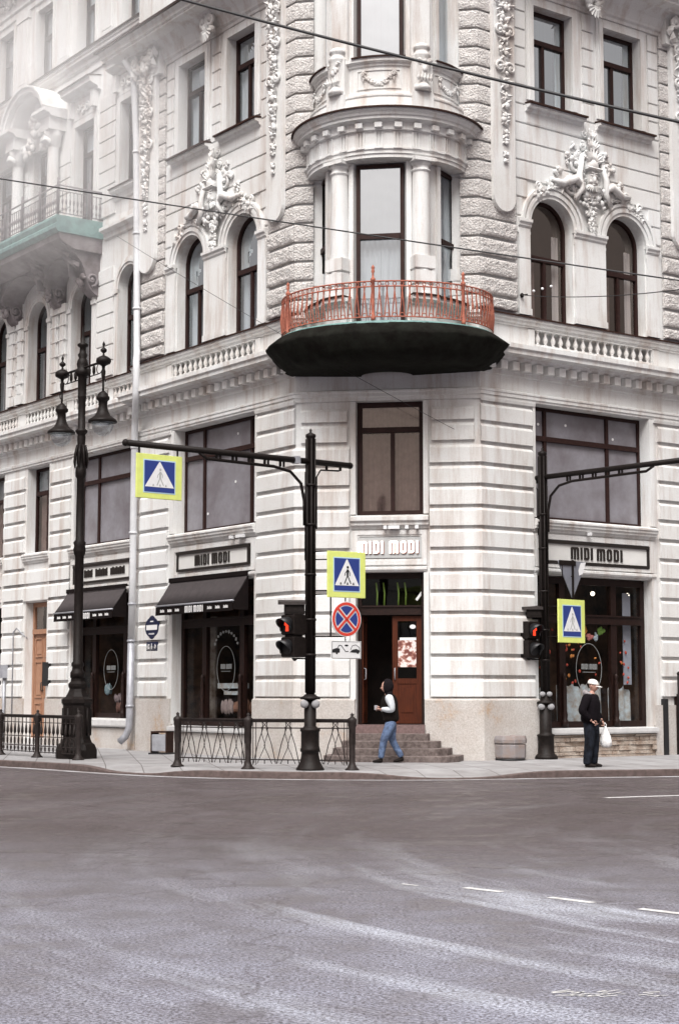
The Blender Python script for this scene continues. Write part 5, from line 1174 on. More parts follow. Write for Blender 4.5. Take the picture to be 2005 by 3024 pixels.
# ------------------------------------------------------------------ shopfronts
def oval_logo(fr, u, z, ru, rz, w, parent):
    LG = bpy.data.materials.get('pale_window_print') or mat('pale_window_print', (.26, .27, .27), .7)
    mb = MB(fr); ring(mb, u, z, ru, rz, .013, w, w + .006, 36); put_text(mb, 'MIDI', u - ru * .58, u - ru * .06, z - .01, z + rz * .20, w, w + .006); put_text(mb, 'MODI', u + ru * .04, u + ru * .62, z - .01, z + rz * .20, w, w + .006)
    mb.box(u - ru * .5, u + ru * .5, w, w + .006, z - rz * .13, z - rz * .11)
    part(mb, 'oval_window_print', LG, parent)
def flip(fr, u): return fr
def shopfront(fr, u0, u1, z0, z1, posts, tz, left):
    mb = MB(fr); w = -.22; t = .14
    mb.box(u0, u0 + t, w - .1, w, z0, z1); mb.box(u1 - t, u1, w - .1, w, z0, z1); mb.box(u0 + t, u1 - t, w - .1, w, z0, z0 + .14); mb.box(u0 + t, u1 - t, w - .1, w, z1 - .16, z1)
    mb.box(u0 + t, u1 - t, w - .1, w + .04, tz - .16, tz + .02); mb.box(u0 + t, u1 - t, w - .09, w + .07, tz + .02, tz + .06)
    sf = part(mb, 'shopfront', SHF)
    for p in posts:
        mb = MB(fr); mb.box(p - .10, p + .10, w - .1, w + .01, z0 + .14, tz - .16); mb.box(p - .09, p + .09, w - .1, w + .01, tz + .06, z1 - .16)
        mb.lathe([(.08, z0 + .02), (.08, z0 + .16), (.055, z0 + .20), (.07, z0 + .30), (.05, z0 + .42), (.055, z0 + .9), (.045, z0 + 1.0), (.06, z0 + 1.05), (.03, z0 + 1.15), (.055, z0 + 1.22), (.0, z0 + 1.30)], p, w + .06, 10); part(mb, 'shopfront_post', SHF, sf)
    mb = MB(fr); mb.quad([(u0 + .1, w - .06, z0 + .1), (u1 - .1, w - .06, z0 + .1), (u1 - .1, w - .06, tz - .1), (u0 + .1, w - .06, tz - .1)]); part(mb, 'pane', G_SHOP, sf)
    mb = MB(fr); mb.quad([(u0 + .1, w - .06, tz), (u1 - .1, w - .06, tz), (u1 - .1, w - .06, z1 - .1), (u0 + .1, w - .06, z1 - .1)]); part(mb, 'pane', G_SHOP, sf)
    mb = MB(fr); a, b = u0 - .25, u1 + .25; c, d = w - 1.9, w - .11
    mb.quad([(a, c, z0 - .2), (b, c, z0 - .2), (b, c, z1 + .2), (a, c, z1 + .2)])
    for x in (a, b): mb.quad([(x, c, z0 - .2), (x, d, z0 - .2), (x, d, z1 + .2), (x, c, z1 + .2)])
    for z in (z0 - .02, z1 + .2): mb.quad([(a, c, z), (b, c, z), (b, d, z), (a, d, z)])
    part(mb, 'room', SHOPI, sf)
    return sf, w
sfR, wR = shopfront(Rr, 1.70, 5.50, .83, 4.40, (2.70, 4.42), 3.46, False)
sfL, wL = shopfront(L, 1.70, 5.50, .83, 4.40, (2.60, 4.35), 3.46, True)
sfS, wS = shopfront(L2, 8.32, 11.84, .95, 4.40, (9.1, 10.9), 3.46, True)
oval_logo(Rr, 3.62, 2.22, .43, .62, wR - .054, sfR)
class RevL(Fr):
    "same wall, u running from the far end so that lettering reads left to right"
    pass
Lf = Fr(L.p(7.0, 0, 0)[:2], (-L.du)[:2], L.n[:2]); LSf = Fr(L2.p(14.0, 0, 0)[:2], (-L.du)[:2], L.n[:2])
oval_logo(Lf, 7.0 - 3.42, 2.25, .42, .56, wL - .054, sfL)
oval_logo(LSf, 14.0 - 10.0, 2.3, .42, .56, wS - .054, sfS)
# arched lettering band over the left oval
mb = MB(Lf)
for k in range(11):
    a = R_(155 - 13 * k); c, s = 7.0 - 3.42 + .58 * math.cos(a), 2.65 + .52 * math.sin(a)
    mb.plate([(c + .055 * math.cos(a + q) , s + (.04 if k % 3 else .055) * math.sin(a + q)) for q in (0, 1.5, 3.1, 4.6)], wL - .054, wL - .048)
part(mb, 'arched_window_print', bpy.data.materials['pale_window_print'], sfL)
def goods(fr, sf, w, items):
    for (nm, u, z, a, b, c) in items:
        m_ = bpy.data.materials.get(nm) or mat(nm, c, .7, var=.25, scale=12)
        mb = MB(fr)
        n = max(3, int(a / .05))
        for k in range(n): mb.ell(u - a / 2 + a * (k + .5) / n, w - .35 + rnd.uniform(-.05, .05), z + rnd.uniform(-.02, .03), a / n * .75, .05, b / 2 * rnd.uniform(.8, 1.15), 8, 5)
        part(mb, nm, m_, sf)
def cloth_display(fr, sf, w, u0, u1, zt, m_):
    mb = MB(fr); n = int((u1 - u0) / .06); top = [(u0 + (u1 - u0) * k / n, zt + .05 * math.sin(k * .9) + .04 * math.sin(k * 2.3)) for k in range(n + 1)]
    x = mb.pts([(u, w - .32 + .02 * math.sin(k * 1.7), .97) for k, (u, z) in enumerate(top)]); y = mb.pts([(u, w - .34 + .02 * math.sin(k * 1.7), z) for k, (u, z) in enumerate(top)])
    for k in range(n): mb.face((x[k], x[k + 1], y[k + 1], y[k]), True)
    part(mb, 'display_cloth', m_, sf)
CLO = mat('pale_display_cloth', (.52, .58, .60), .9, c2=(.36, .30, .25), scale=6)
for a, b, z in ((1.9, 2.6, 1.78), (2.8, 4.3, 1.82), (4.52, 5.3, 1.75)): cloth_display(Rr, sfR, wR, a, b, z, CLO)
RL = mat('red_autumn_leaf', (.50, .07, .04), .7); OL = mat('orange_autumn_leaf', (.60, .22, .05), .7)
mb = MB(Rr)
for k in range(46):
    u = rnd.choice([rnd.uniform(1.95, 2.55), rnd.uniform(2.82, 4.3), rnd.uniform(2.82, 3.3), rnd.uniform(4.55, 5.25)]); z = rnd.uniform(1.85, 3.2); mb.m = int(rnd.random() < .3)
    mb.ell(u, wR - .16, z, .035 * rnd.uniform(.7, 1.4), .015, .04 * rnd.uniform(.7, 1.4), 6, 4, rnd.uniform(0, 3))
part(mb, 'leaf_garland', [RL, OL], sfR)
for nm, c, u, z, s in (('orange_paper_flower', (.75, .28, .05), 3.62, 3.14, .11), ('pink_paper_flower', (.72, .25, .22), 3.80, 3.02, .11), ('pale_paper_flower', (.60, .68, .72), 4.02, 3.02, .10), ('green_paper_flower', (.30, .52, .10), 4.18, 3.16, .11), ('white_paper_flower', (.6, .6, .65), 3.40, 3.16, .07)):
    mb = MB(Rr); ell_cluster(mb, u, wR - .2, z, s * .75, 9, .05, .7); part(mb, nm, mat(nm, c, .7), sfR)
for u in (3.98, 5.18):
    mb = MB(Rr); mb.ell(u, wR - .25, 4.06, .055, .055, .055, 10, 8); part(mb, 'spot_lamp', WARML, sfR)
mb = MB(Rr); mb.box(4.95, 5.22, wR - .22, wR - .20, 1.85, 4.1); part(mb, 'hanging_panel', mat('grey_hanging_panel', (.34, .34, .38), .7, var=.2), sfR)
goods(L, sfL, wL, [('basket', 3.1, 1.3, .7, .3, (.22, .10, .06)), ('dried_branch', 3.8, 1.3, .5, .4, (.32, .24, .22))])
for u0_, u1_, z_ in ((2.75, 4.15, 1.76), (2.95, 3.85, 1.60)):
    mb = MB(L); mb.box(u0_, u1_, wL - .30, wL - .27, z_, z_ + (.13 if u0_ < 2.9 else .09)); part(mb, 'shelf_board', CLO, sfL)
goods(L2, sfS, wS, [('glass_jar', 10.7, 1.75, .35, .32, (.26, .34, .36)), ('dried_flowers', 9.9, 1.5, .9, .25, (.22, .16, .16)), ('wooden_crate', 9.6, 1.25, 1.2, .3, (.16, .07, .05))])
mb = MB(L)
mb.box(4.55, 5.2, wL - .5, wL - .45, 1.0, 3.6); part(mb, 'hanging_panel', mat('mottled_curtain', (.26, .22, .19), .9, c2=(.08, .05, .03), scale=3), sfL)
# black upright strip, dark door panel and post at the right-hand edge
mb = MB(Rr); mb.box(5.80, 5.93, .0, .12, .13, 1.50); part(mb, 'black_edge_strip', BLK)
mb = MB(Rr); mb.box(6.27, 7.6, -.02, .085, .13, 1.62); part(mb, 'basement_door', SHF)
mb = MB(Rr); mb.tube([(6.25, .2, .13), (6.25, .2, 2.1)], .05, 10); mb.ell(6.25, .2, 2.12, .06, .06, .06, 8, 6); part(mb, 'iron_standpipe', IRON)

# ------------------------------------------------------------------ things fixed to or hung from the house
def awning(fr, u0, u1, ztop, zbot, label):
    mid = fr.p((u0 + u1) / 2, .05, ztop)
    t = empty('window_awning', mid, label, 'awning', 'black awnings over the shop windows')
    D = .50
    mb = MB(fr); n = 14; rows = []
    for k in range(n + 1):
        u = u0 + (u1 - u0) * k / n; sag = .012 * math.sin(k * 1.3)
        rows.append(mb.pts([(u, .07, ztop), (u, .07 + (D - .07) * .5, (ztop + zbot) / 2 + sag - .01), (u, D, zbot), (u, D - .02, zbot - .005), (u, .05, ztop - .03)]))
    for x, y in zip(rows, rows[1:]):
        for j in range(4): mb.face((x[j], x[j + 1], y[j + 1], y[j]), j < 2)
    mb.build('canopy', AWN, t)
    mb = MB(fr)
    for u in (u0 + .01, u1 - .01): mb.quad([(u, .06, ztop - .02), (u, D - .01, zbot), (u, D - .01, zbot - .22), (u, .06, zbot - .22)])
    part(mb, 'side_panel', AWD, t)
    mb = MB(fr); mb.box(u0 - .02, u1 + .02, .01, .12, ztop - .02, ztop + .09); mb.build('cassette', AWD, t)
    mb = MB(fr); mb.tube([(u0 - .01, D + .005, zbot - .005), (u1 + .01, D + .005, zbot - .005)], .022, 8); mb.build('front_bar', GALV, t)
    mb = MB(fr); n = 30
    a = mb.pts([(u0 + (u1 - u0) * k / n, D + .004, zbot - .03) for k in range(n + 1)]); b = mb.pts([(u0 + (u1 - u0) * k / n, D + .010 + .006 * math.sin(k * 1.7), zbot - .245) for k in range(n + 1)])
    for k in range(n): mb.face((a[k], a[k + 1], b[k + 1], b[k]))
    v = mb.build('valance', AWD, t)
    fl = Fr(fr.p(u1, 0, 0)[:2], (-fr.du)[:2], fr.n[:2]); W_ = u1 - u0; mb = MB(fl); w = D + .022
    put_text(mb, 'MIDI', W_ * .40, W_ * .495, zbot - .22, zbot - .055, w, w + .004); put_text(mb, 'MODI', W_ * .515, W_ * .635, zbot - .22, zbot - .055, w, w + .004)
    for c in (.10, .20, .30, .72, .82, .92):
        for k in range(4): mb.box(W_ * c - .10 + .052 * k, W_ * c - .065 + .052 * k, w, w + .004, zbot - .165, zbot - .165 + (.05 if k % 2 else .062))
        mb.box(W_ * c - .11, W_ * c + .10, w, w + .003, zbot - .172, zbot - .160)
    part(mb, 'valance_lettering', WHT, v)
    mb = MB(fr)
    for u in (u0 + .12, u1 - .12): mb.tube([(u, .02, zbot - .12), (u, D - .02, zbot - .03)], .014, 6)
    mb.build('folding_arm', GALV, t)
awning(L, 1.90, 5.58, 4.50, 3.86, 'black canvas awning over the shop window between the round-bay corner and the downpipe')
awning(L2, 8.55, 12.05, 4.54, 3.93, 'black canvas awning behind the ornate lamp post, left of the downpipe')

def shop_sign(fr, u0, u1, z0, z1, kind, label):
    "fr runs left to right as read"
    t = empty('shop_sign', fr.p((u0 + u1) / 2, .05, (z0 + z1) / 2), label, 'sign', 'shop name signs on the facade')
    mb = MB(fr); mb.box(u0 + .02, u1 - .02, .02, .045, z0 + .02, z1 - .02); mb.build('sign_panel', PLP if kind != 'lit' else mat('grey_sign_recess', (.44, .45, .45), .7), t)
    W_, H_ = u1 - u0, z1 - z0
    if kind == 'lit':
        mb = MB(fr); put_text(mb, 'MIDI', u0 + .045, u0 + .635, z0 + H_ * .22, z0 + H_ * .77, .048, .075); put_text(mb, 'MODI', u0 + .775, u1 - .085, z0 + H_ * .22, z0 + H_ * .77, .048, .075); mb.build('letter_returns', LETO, t)
        mb = MB(fr); put_text(mb, 'MIDI', u0 + .03, u0 + .62, z0 + H_ * .24, z0 + H_ * .79, .078, .084); put_text(mb, 'MODI', u0 + .76, u1 - .10, z0 + H_ * .24, z0 + H_ * .79, .078, .084); mb.build('letter_faces', LETL, t)
    else:
        mb = MB(fr); k = .075
        mb.box(u0, u1, .02, .075, z0, z0 + k * .8); mb.box(u0, u1, .02, .085, z1 - k, z1); mb.box(u0, u0 + k, .02, .075, z0 + k * .8, z1 - k); mb.box(u1 - k, u1, .02, .075, z0 + k * .8, z1 - k); mb.build('sign_frame', BLKL, t)
        mb = MB(fr)
        if kind == 'name':
            put_text(mb, 'MIDI', u0 + W_ * .26, u0 + W_ * .46, z0 + H_ * .22, z0 + H_ * .76, .046, .07); put_text(mb, 'MODI', u0 + W_ * .50, u0 + W_ * .74, z0 + H_ * .22, z0 + H_ * .76, .046, .07)
        else:
            for a, n in ((.06, 4), (.20, 5), (.40, 7), (.66, 8)):
                for j in range(n):
                    x = u0 + W_ * a + j * .105; mb.box(x, x + .07, .046, .07, z0 + H_ * .30, z0 + H_ * (.66 + .05 * ((j * 3 + n) % 2)))
                mb.box(u0 + W_ * a, u0 + W_ * a + n * .105 - .03, .046, .06, z0 + H_ * .42, z0 + H_ * .52)
        mb.build('lettering', BLKL, t)
    return t
PLP = mat('pale_sign_panel', (.72, .72, .70), .6, var=.08, scale=2)
shop_sign(Lf, 7.0 - 5.30, 7.0 - 1.89, 4.74, 5.24, 'name', 'black framed shop name board above the awning between downpipe and corner')
shop_sign(LSf, 14.0 - 11.75, 14.0 - 8.35, 4.76, 5.30, 'words', 'black framed board of small dark words, behind the lamp post left of the downpipe')
shop_sign(Rr, 1.83, 5.42, 4.70, 5.24, 'name', 'black framed shop name board on the right-hand facade behind the traffic pole')
shop_sign(C, 1.44, 2.97, 4.72, 5.24, 'lit', 'glowing white and orange shop name letters over the corner entrance')

# drainpipe
dp = empty('downpipe', L.p(7.42, .2, PZ), 'tall white downpipe at the facade joint with grey steel lower length and shoe', 'drainpipe')
mb = MB(L); mb.tube([(7.56, .55, 19.02), (7.53, .28, 18.6), (7.40, .24, 16.69), (7.30, .24, 14.0), (7.22, .24, 10.95), (7.05, .33, 10.72), (6.68, .55, 10.42), (6.62, .58, 10.2), (6.63, .58, 9.57), (6.68, .55, 9.38), (7.10, .33, 9.02), (7.27, .24, 8.75), (7.29, .24, 6.57), (7.285, .24, 4.76), (7.32, .24, 3.0)], .092, 14); mb.build('upper_pipe', GREYP, dp)
mb = MB(L); mb.tube([(7.32, .24, 3.05), (7.35, .24, 1.0), (7.36, .25, .72), (7.44, .31, .50), (7.58, .40, .36)], .094, 14); mb.build('lower_pipe', GALV, dp)
for z, u in ((16.4, 7.385), (14.1, 7.305), (12.0, 7.25), (8.2, 7.275), (5.9, 7.29), (4.0, 7.30), (3.02, 7.32), (1.3, 7.345)):
    mb = MB(L); mb.lathe([(.092, -.03), (.112, -.03), (.112, .03), (.092, .03)], u, .24, 14, z); mb.build('pipe_collar', GALV if z < 4.5 else GREYP, dp)

# street name and number plates
def plates():
    t = empty('street_name_plate', Lf.p(.52, .07, 3.3), 'dark blue scalloped street name plate with a pale band beside the downpipe', 'sign')
    mb = MB(Lf); P = []
    for k in range(36):
        a = 2 * math.pi * k / 36; P.append((.50 + (.30 + .035 * abs(math.cos(2 * a)) ** .5) * math.cos(a) * (1.0 if abs(math.cos(a)) < .8 else 1.06), 3.36 + (.27 + .04 * abs(math.sin(3 * a))) * math.sin(a)))
    mb.plate(P, .06, .085); mb.build('plate', mat('dark_blue_enamel', (.012, .016, .05), .3), t)
    mb = MB(Lf); mb.box(.22, .78, .086, .092, 3.29, 3.42)
    for k in range(5): mb.box(.36 + .06 * k, .39 + .06 * k, .086, .090, 3.17, 3.21)
    mb.box(.42, .58, .086, .090, 3.50, 3.53); mb.build('plate_marks', WHT, t)
    t = empty('house_number_plate', Lf.p(.50, .07, 2.88), 'small dark house number plate directly under the street name plate', 'sign')
    mb = MB(Lf); mb.box(.22, .80, .06, .08, 2.74, 2.98); mb.build('plate', bpy.data.materials['dark_blue_enamel'], t)
    mb = MB(Lf)
    for a, b, c, d in ((.30, .33, .80, .92), (.33, .38, .89, .92), (.33, .38, .80, .83), (.48, .51, .79, .94), (.66, .69, .80, .92), (.69, .73, .855, .88)): mb.box(a, b, .081, .086, 2 + c, 2 + d)
    mb.build('plate_marks', WHT, t)
plates()

# ------------------------------------------------------------------ street lamp
def street_lamp():
    X, Y = -6.13, 39.63; t = empty('street_lamp', (X, Y, PZ), 'tall ornate black cast iron lamp post with two bell-shaped lanterns on a crossarm', 'street lamp')
    F = Fr((X, Y), (.59, -.807), (-.807, -.59))
    mb = MB(F)
    mb.lathe([(.50, PZ), (.50, .33), (.47, .40), (.44, .46), (.38, .50), (.35, .56), (.33, .62)], 0, 0, 8, smooth=False)
    mb.lathe([(.33, .60), (.34, 1.30), (.34, 1.36), (.38, 1.42), (.38, 1.50), (.28, 1.56), (.22, 1.66), (.19, 1.74), (.22, 1.80), (.22, 1.86), (.16, 1.92), (.15, 2.04)], 0, 0, 8, smooth=False)
    for k in range(8):
        a = math.pi / 8 + k * math.pi / 4; u, w_ = .315 * math.cos(a), .315 * math.sin(a); mb.lathe([(.03, .66), (.03, 1.30)], u, w_, 6)
    mb.build('base', IRON, t)
    mb = MB(F); mb.lathe([(.17, 2.0), (.17, 2.12), (.13, 2.18), (.12, 2.24), (.145, 2.28), (.145, 2.34), (.11, 2.38), (.105, 4.86), (.13, 4.90), (.15, 5.0), (.13, 5.10), (.15, 5.18), (.10, 5.24), (.09, 6.7), (.12, 6.75), (.13, 6.85), (.12, 6.95), (.07, 7.05),
                          (.07, 7.12), (.085, 7.3), (.10, 7.7), (.09, 7.75), (.145, 7.82), (.145, 7.86), (.09, 7.9), (.085, 8.6), (.105, 8.65), (.105, 8.68), (.10, 8.7), (.105, 9.15), (.13, 9.17), (.17, 9.22), (.17, 9.30), (.12, 9.36), (.14, 9.45), (.12, 9.55), (.09, 9.6),
                          (.12, 9.68), (.08, 9.74), (.07, 9.85), (.13, 9.9), (.13, 9.94), (.06, 9.98), (.04, 10.1), (.02, 10.15), (.03, 10.2), (.0, 10.42)], 0, 0, 16); mb.build('pole', IRON, t)
    mb = MB(F)
    for k in range(8):
        a = k * math.pi / 4
        mb.tube([(.10 * math.cos(a), .10 * math.sin(a), 7.5), (.14 * math.cos(a), .14 * math.sin(a), 7.3), (.16 * math.cos(a), .16 * math.sin(a), 7.1), (.15 * math.cos(a), .15 * math.sin(a), 6.95)], [.03, .035, .03, .008], 6)
    mb.build('leaf_collar', IRON, t)
    mb = MB(F); mb.tube([(-1.08, 0, 9.36), (1.08, 0, 9.36)], .03, 8); mb.tube([(-.85, 0, 9.1), (-.1, 0, 9.1)], .014, 6); mb.tube([(.1, 0, 9.1), (.85, 0, 9.1)], .014, 6)
    for s in (-1, 1):
        for x in (.35, .58): mb.lathe([(.01, 9.1), (.04, 9.18), (.04, 9.28), (.012, 9.35)], s * x, 0, 8)
        P = [(s * (.86 + .14 * math.cos(a)), 0, 9.22 + .12 * math.sin(a)) for a in [x * math.pi / 6 for x in range(12)]]; mb.tube(P, .012, 6)
    mb.build('crossarm', IRON, t)
    for s in (-1, 1):
        u = s * 1.05; mb = MB(F)
        mb.lathe([(.0, 9.84), (.025, 9.80), (.035, 9.76), (.02, 9.72), (.02, 9.69), (.075, 9.64), (.075, 9.60), (.02, 9.55), (.03, 9.50), (.10, 9.47), (.17, 9.42), (.18, 9.36), (.16, 9.31), (.08, 9.27), (.04, 9.24), (.035, 9.18), (.055, 9.12), (.045, 9.0), (.03, 8.95), (.02, 8.85)], u, 0, 14)
        P = [(u + .07 * math.cos(a) + .04 * s, 0, 8.86 + .09 * math.sin(a)) for a in [x * math.pi / 6 for x in range(10)]]; mb.tube(P, .014, 6); mb.tube([(u, 0, 8.95), (u, 0, 8.55)], .025, 8); mb.build('lantern_hanger', IRON, t)
        mb = MB(F); mb.lathe([(.03, 8.66), (.08, 8.62), (.12, 8.58), (.12, 8.54), (.155, 8.52), (.155, 8.46), (.11, 8.42), (.10, 8.30), (.13, 8.18), (.18, 8.08), (.25, 8.02), (.31, 7.985), (.335, 7.95), (.335, 7.91), (.30, 7.90), (.2, 7.93), (.05, 7.98)], u, 0, 24); lt = mb.build('lantern_shade', IRON, t)
        mb = MB(F); mb.lathe([(.25, 7.91), (.26, 7.84), (.23, 7.74), (.16, 7.65), (.07, 7.60), (.0, 7.59)], u, 0, 20); mb.build('glass_bowl', G_GLOBE, lt)
    return t
street_lamp()

# ------------------------------------------------------------------ traffic poles
def traffic_pole(x, y, a_deg, label, L0, L1, zarm, ztop, side, kind):
    t = empty('traffic_pole', (x, y, PZ), label, 'traffic pole', 'ribbed traffic poles with a gantry arm')
    F = Fr((x, y), (1, 0), (0, -1)); mb = MB(F)
    if kind == 0: prof = [(.28, PZ), (.28, .16), (.25, .20), (.20, .30), (.175, .42), (.172, .48), (.195, .50), (.195, .55), (.18, .57), (.18, .88), (.20, .90), (.20, .94), (.14, .97), (.12, 1.0), (.12, 1.56)]
    else: prof = [(.27, PZ), (.27, .18), (.24, .22), (.19, .26), (.185, .64), (.205, .66), (.205, .69), (.15, .71), (.14, .75), (.14, 1.44)]
    mb.lathe(prof, 0, 0, 16); mb.build('base', IRON if kind == 0 else IRON, t)
    mb = MB(F); mb.lathe([(.20, 1.40 + .12 * (kind == 0)), (.20, 1.44 + .12 * (kind == 0)), (.13, 1.47 + .12 * (kind == 0)), (.11, 1.62)], 0, 0, 16)
    mb.lathe([(.088, 1.6), (.088, ztop - .1), (.105, ztop - .08), (.105, ztop - .03), (.05, ztop), (.02, ztop + .02), (.03, ztop + .06), (.0, ztop + .10)], 0, 0, 12)
    for k in range(6): a = k * math.pi / 3 + .3; mb.tube([(.092 * math.cos(a), .092 * math.sin(a), 1.65), (.092 * math.cos(a), .092 * math.sin(a), ztop - .12)], .021, 6)
    for z in (2.4, 3.1, 4.0, 5.0, 5.8): mb.lathe([(.09, -.025), (.12, -.02), (.12, .02), (.09, .025)], 0, 0, 14, z)
    mb.build('pole', IRON, t)
    mb = MB(F)
    for k, s in enumerate((-1, 1)):
        mb.ell(s * .11, .14, 1.33 + .10 * (kind == 0), .085, .05, .085 if kind == 0 else .075, 10, 6)
        if kind: mb.ell(s * .08, .12, 1.62, .07, .05, .06, 10, 6)
    mb.build('bracket_tag', mat('dirty_white_tag', (.27, .27, .28), .9) if 'dirty_white_tag' not in bpy.data.materials else bpy.data.materials['dirty_white_tag'], t)
    c, s = math.cos(a_deg), math.sin(a_deg); G = Fr((x, y), (c, s), (s, -c)); mb = MB(G)
    mb.tube([(L0, .0, zarm), (L1, 0, zarm)], .062, 10); big = L1 if abs(L1) > abs(L0) else L0; sg = 1 if big > 0 else -1
    q = [(.62 * big, 0, zarm - .05), (.58 * big, 0, zarm - .15), (.9 * sg, 0, zarm - .17), (.5 * sg, 0, zarm - .24), (.24 * sg, 0, zarm - .46), (.16 * sg, 0, zarm - .8), (.15 * sg, 0, zarm - 1.3)]
    mb.tube(q, .032, 8)
    mb.tube([(.13 * sg, 0, zarm - .22), (.13 * sg, 0, zarm - 2.0)], .018, 6); mb.tube([(-.15 * sg, 0, zarm - 1.35), (-.15 * sg, 0, zarm - .3), (-.25 * sg, 0, zarm - .15), (.72 * (L0 + L1 - big), 0, zarm - .13)], .018, 6)
    for k in range(5):
        u = (.75 + .36 * k * 1.05) * sg
        if abs(u) < abs(.6 * big): mb.box(u - .02, u + .02, -.02, .02, zarm - .16, zarm - .05); mb.box(u + .07, u + .10, -.02, .02, zarm - .16, zarm - .05)
    for u in (.4 * (L0 + L1 - big), .75 * (L0 + L1 - big)): mb.box(u - .02, u + .02, -.02, .02, zarm - .13, zarm - .05)
    mb.ell(L0, 0, zarm, .07, .07, .07, 8, 6); mb.ell(L1, 0, zarm, .07, .07, .07, 8, 6)
    mb.build('gantry_arm', IRON, t)
    if kind == 0:
        mb = MB(G); mb.box(-.42, -.30, -.07, .07, zarm - .07, zarm + .075); mb.build('arm_sticker', GALV, t)
    return t, G
PLX, PLY = -0.58, 33.62; PRX, PRY = 4.76, 39.22
tpL, GL = traffic_pole(PLX, PLY, math.atan2(2.55, 3.32), 'black traffic pole before the entrance with a long arm reaching left over the guard rail', -4.28, 1.0, 6.28, 6.86, -1, 0)
tpR, GR_ = traffic_pole(PRX, PRY, math.atan2(-2.92, 2.64), 'black traffic pole before the right-hand shop window, its arm reaching off to the right', -.45, 5.2, 6.68, 7.30, 1, 1)

def crossing_sign(fr, w0, w1, z0, z1, label, overexposed, back_post=None, hang=None):
    t = empty('crosswalk_sign', fr.p((w0 + w1) / 2, 0, z0), label, 'traffic sign', 'yellow bordered pedestrian crossing signs')
    W_, H_ = w1 - w0, z1 - z0; bx = .17 * W_; bz = .15 * H_
    mb = MB(fr); mb.box(w0, w1, 0, .035, z0, z1); mb.build('yellow_panel', YEL, t, bevel=.008)
    a, b, c, d = w0 + bx, w1 - bx, z0 + bz, z1 - bz; k = .022
    mb = MB(fr); mb.box(a - k, b + k, .036, .039, c - k, d + k); mb.build('white_edge', mat('pale_blue_edge', (.45, .62, .78), .5) if 'pale_blue_edge' not in bpy.data.materials else bpy.data.materials['pale_blue_edge'], t)
    mb = MB(fr); mb.box(a, b, .040, .042, c, d); mb.build('blue_field', BLU, t)
    tb, tt = c + (d - c) * .16, d - (d - c) * .03; m_ = (a + b) / 2
    mb = MB(fr); mb.plate([(a + .01, tb), (b - .01, tb), (m_ + .012, tt), (m_ - .012, tt)], .043, .045); mb.build('white_triangle', SWH, t)
    s = (tt - tb); mb = MB(fr); X = lambda x: m_ + x * s; Z = lambda z: tb + z * s; w_ = .0455, .0475
    disc(mb, X(.03), Z(.70), .050 * s, .055 * s, *w_, 14)
    stroke(mb, [(X(.03), Z(.62)), (X(.02), Z(.36))], .085 * s, *w_); stroke(mb, [(X(.02), Z(.38)), (X(-.05), Z(.22)), (X(-.12), Z(.07))], .045 * s, *w_); stroke(mb, [(X(.03), Z(.38)), (X(.10), Z(.23)), (X(.18), Z(.07))], .045 * s, *w_)
    stroke(mb, [(X(.03), Z(.60)), (X(-.08), Z(.48)), (X(-.11), Z(.37))], .032 * s, *w_); stroke(mb, [(X(.05), Z(.60)), (X(.13), Z(.48)), (X(.12), Z(.37))], .032 * s, *w_)
    for x in (-.28, .03, .30): mb.plate([(X(x - .05), Z(.03)), (X(x + .03), Z(.03)), (X(x + .01), Z(.12)), (X(x - .03), Z(.12))], *w_)
    part(mb, 'walking_figure', PALEF if overexposed else BLK, t)
    mb = MB(fr)
    if hang:
        for u in (w0 + .08, w1 - .08): mb.tube([(u, -.01, z1 - .1), (u, -.01, hang)], .02, 6)
        mb.build('hanger', IRON, t)
    elif back_post:
        for z in (z0 + .15, z1 - .15): mb.tube([(w0 + W_ / 2, -.02, z), back_post(z)], .014, 6)
        mb.box(w0 + .1, w1 - .1, -.03, -.002, z0 + .13, z0 + .17); mb.box(w0 + .1, w1 - .1, -.03, -.002, z1 - .17, z1 - .13); mb.build('bracket', IRON, t)
    return t
crossing_sign(GL, -4.06, -3.06, 5.27, 6.11, 'yellow bordered crossing sign hanging from the long pole arm beside the downpipe', True, hang=6.26)
FS = yaw(0.125, PLY - .12, 34)
def locpost(fr, X, Y):
    d = Vector((X, Y, 0)) - Vector((fr.O.x, fr.O.y, 0)); u, w_ = d.dot(fr.du), d.dot(fr.n); return lambda z: (u, w_ + .05, z)
crossing_sign(FS, -.455, .455, 3.53, 4.45, 'yellow bordered crossing sign with crisp black walker above the round no stopping sign', False, back_post=locpost(FS, PLX, PLY))
FR_ = yaw(5.35, PRY - .15, 44)
crossing_sign(FR_, -.49, .49, 2.80, 3.80, 'narrow yellow bordered crossing sign directly under the grey triangle sign', True, back_post=locpost(FR_, PRX, PRY))
# no stopping
t = empty('no_stopping_sign', FS.p(0, 0, 2.76), 'round blue no stopping sign with a red ring and red cross', 'traffic sign')
mb = MB(FS); disc(mb, 0, 3.105, .350, .350, 0, .025, 40); mb.build('back_plate', SWH, t)
mb = MB(FS); ring(mb, 0, 3.105, .335, .335, .055, .026, .030, 40); 
for a in (45, 135): c, s = math.cos(R_(a)), math.sin(R_(a)); stroke(mb, [(-.30 * c, 3.105 - .30 * s), (.30 * c, 3.105 + .30 * s)], .048, .0335, .036)
mb.build('red_marking', SRED, t)
mb = MB(FS)
for k in range(4): 
    a0 = R_(45 + 90 * k); d = .050 * math.sqrt(2); cx, cz = d * math.cos(a0 + R_(45)), 3.105 + d * math.sin(a0 + R_(45)); P = [(cx, cz)]
    for j in range(9): a = a0 + R_(12 + 66 * j / 8); P.append((.262 * math.cos(a), 3.105 + .262 * math.sin(a)))
    mb.plate(P, .026, .032)
mb.build('blue_field', BLU, t)
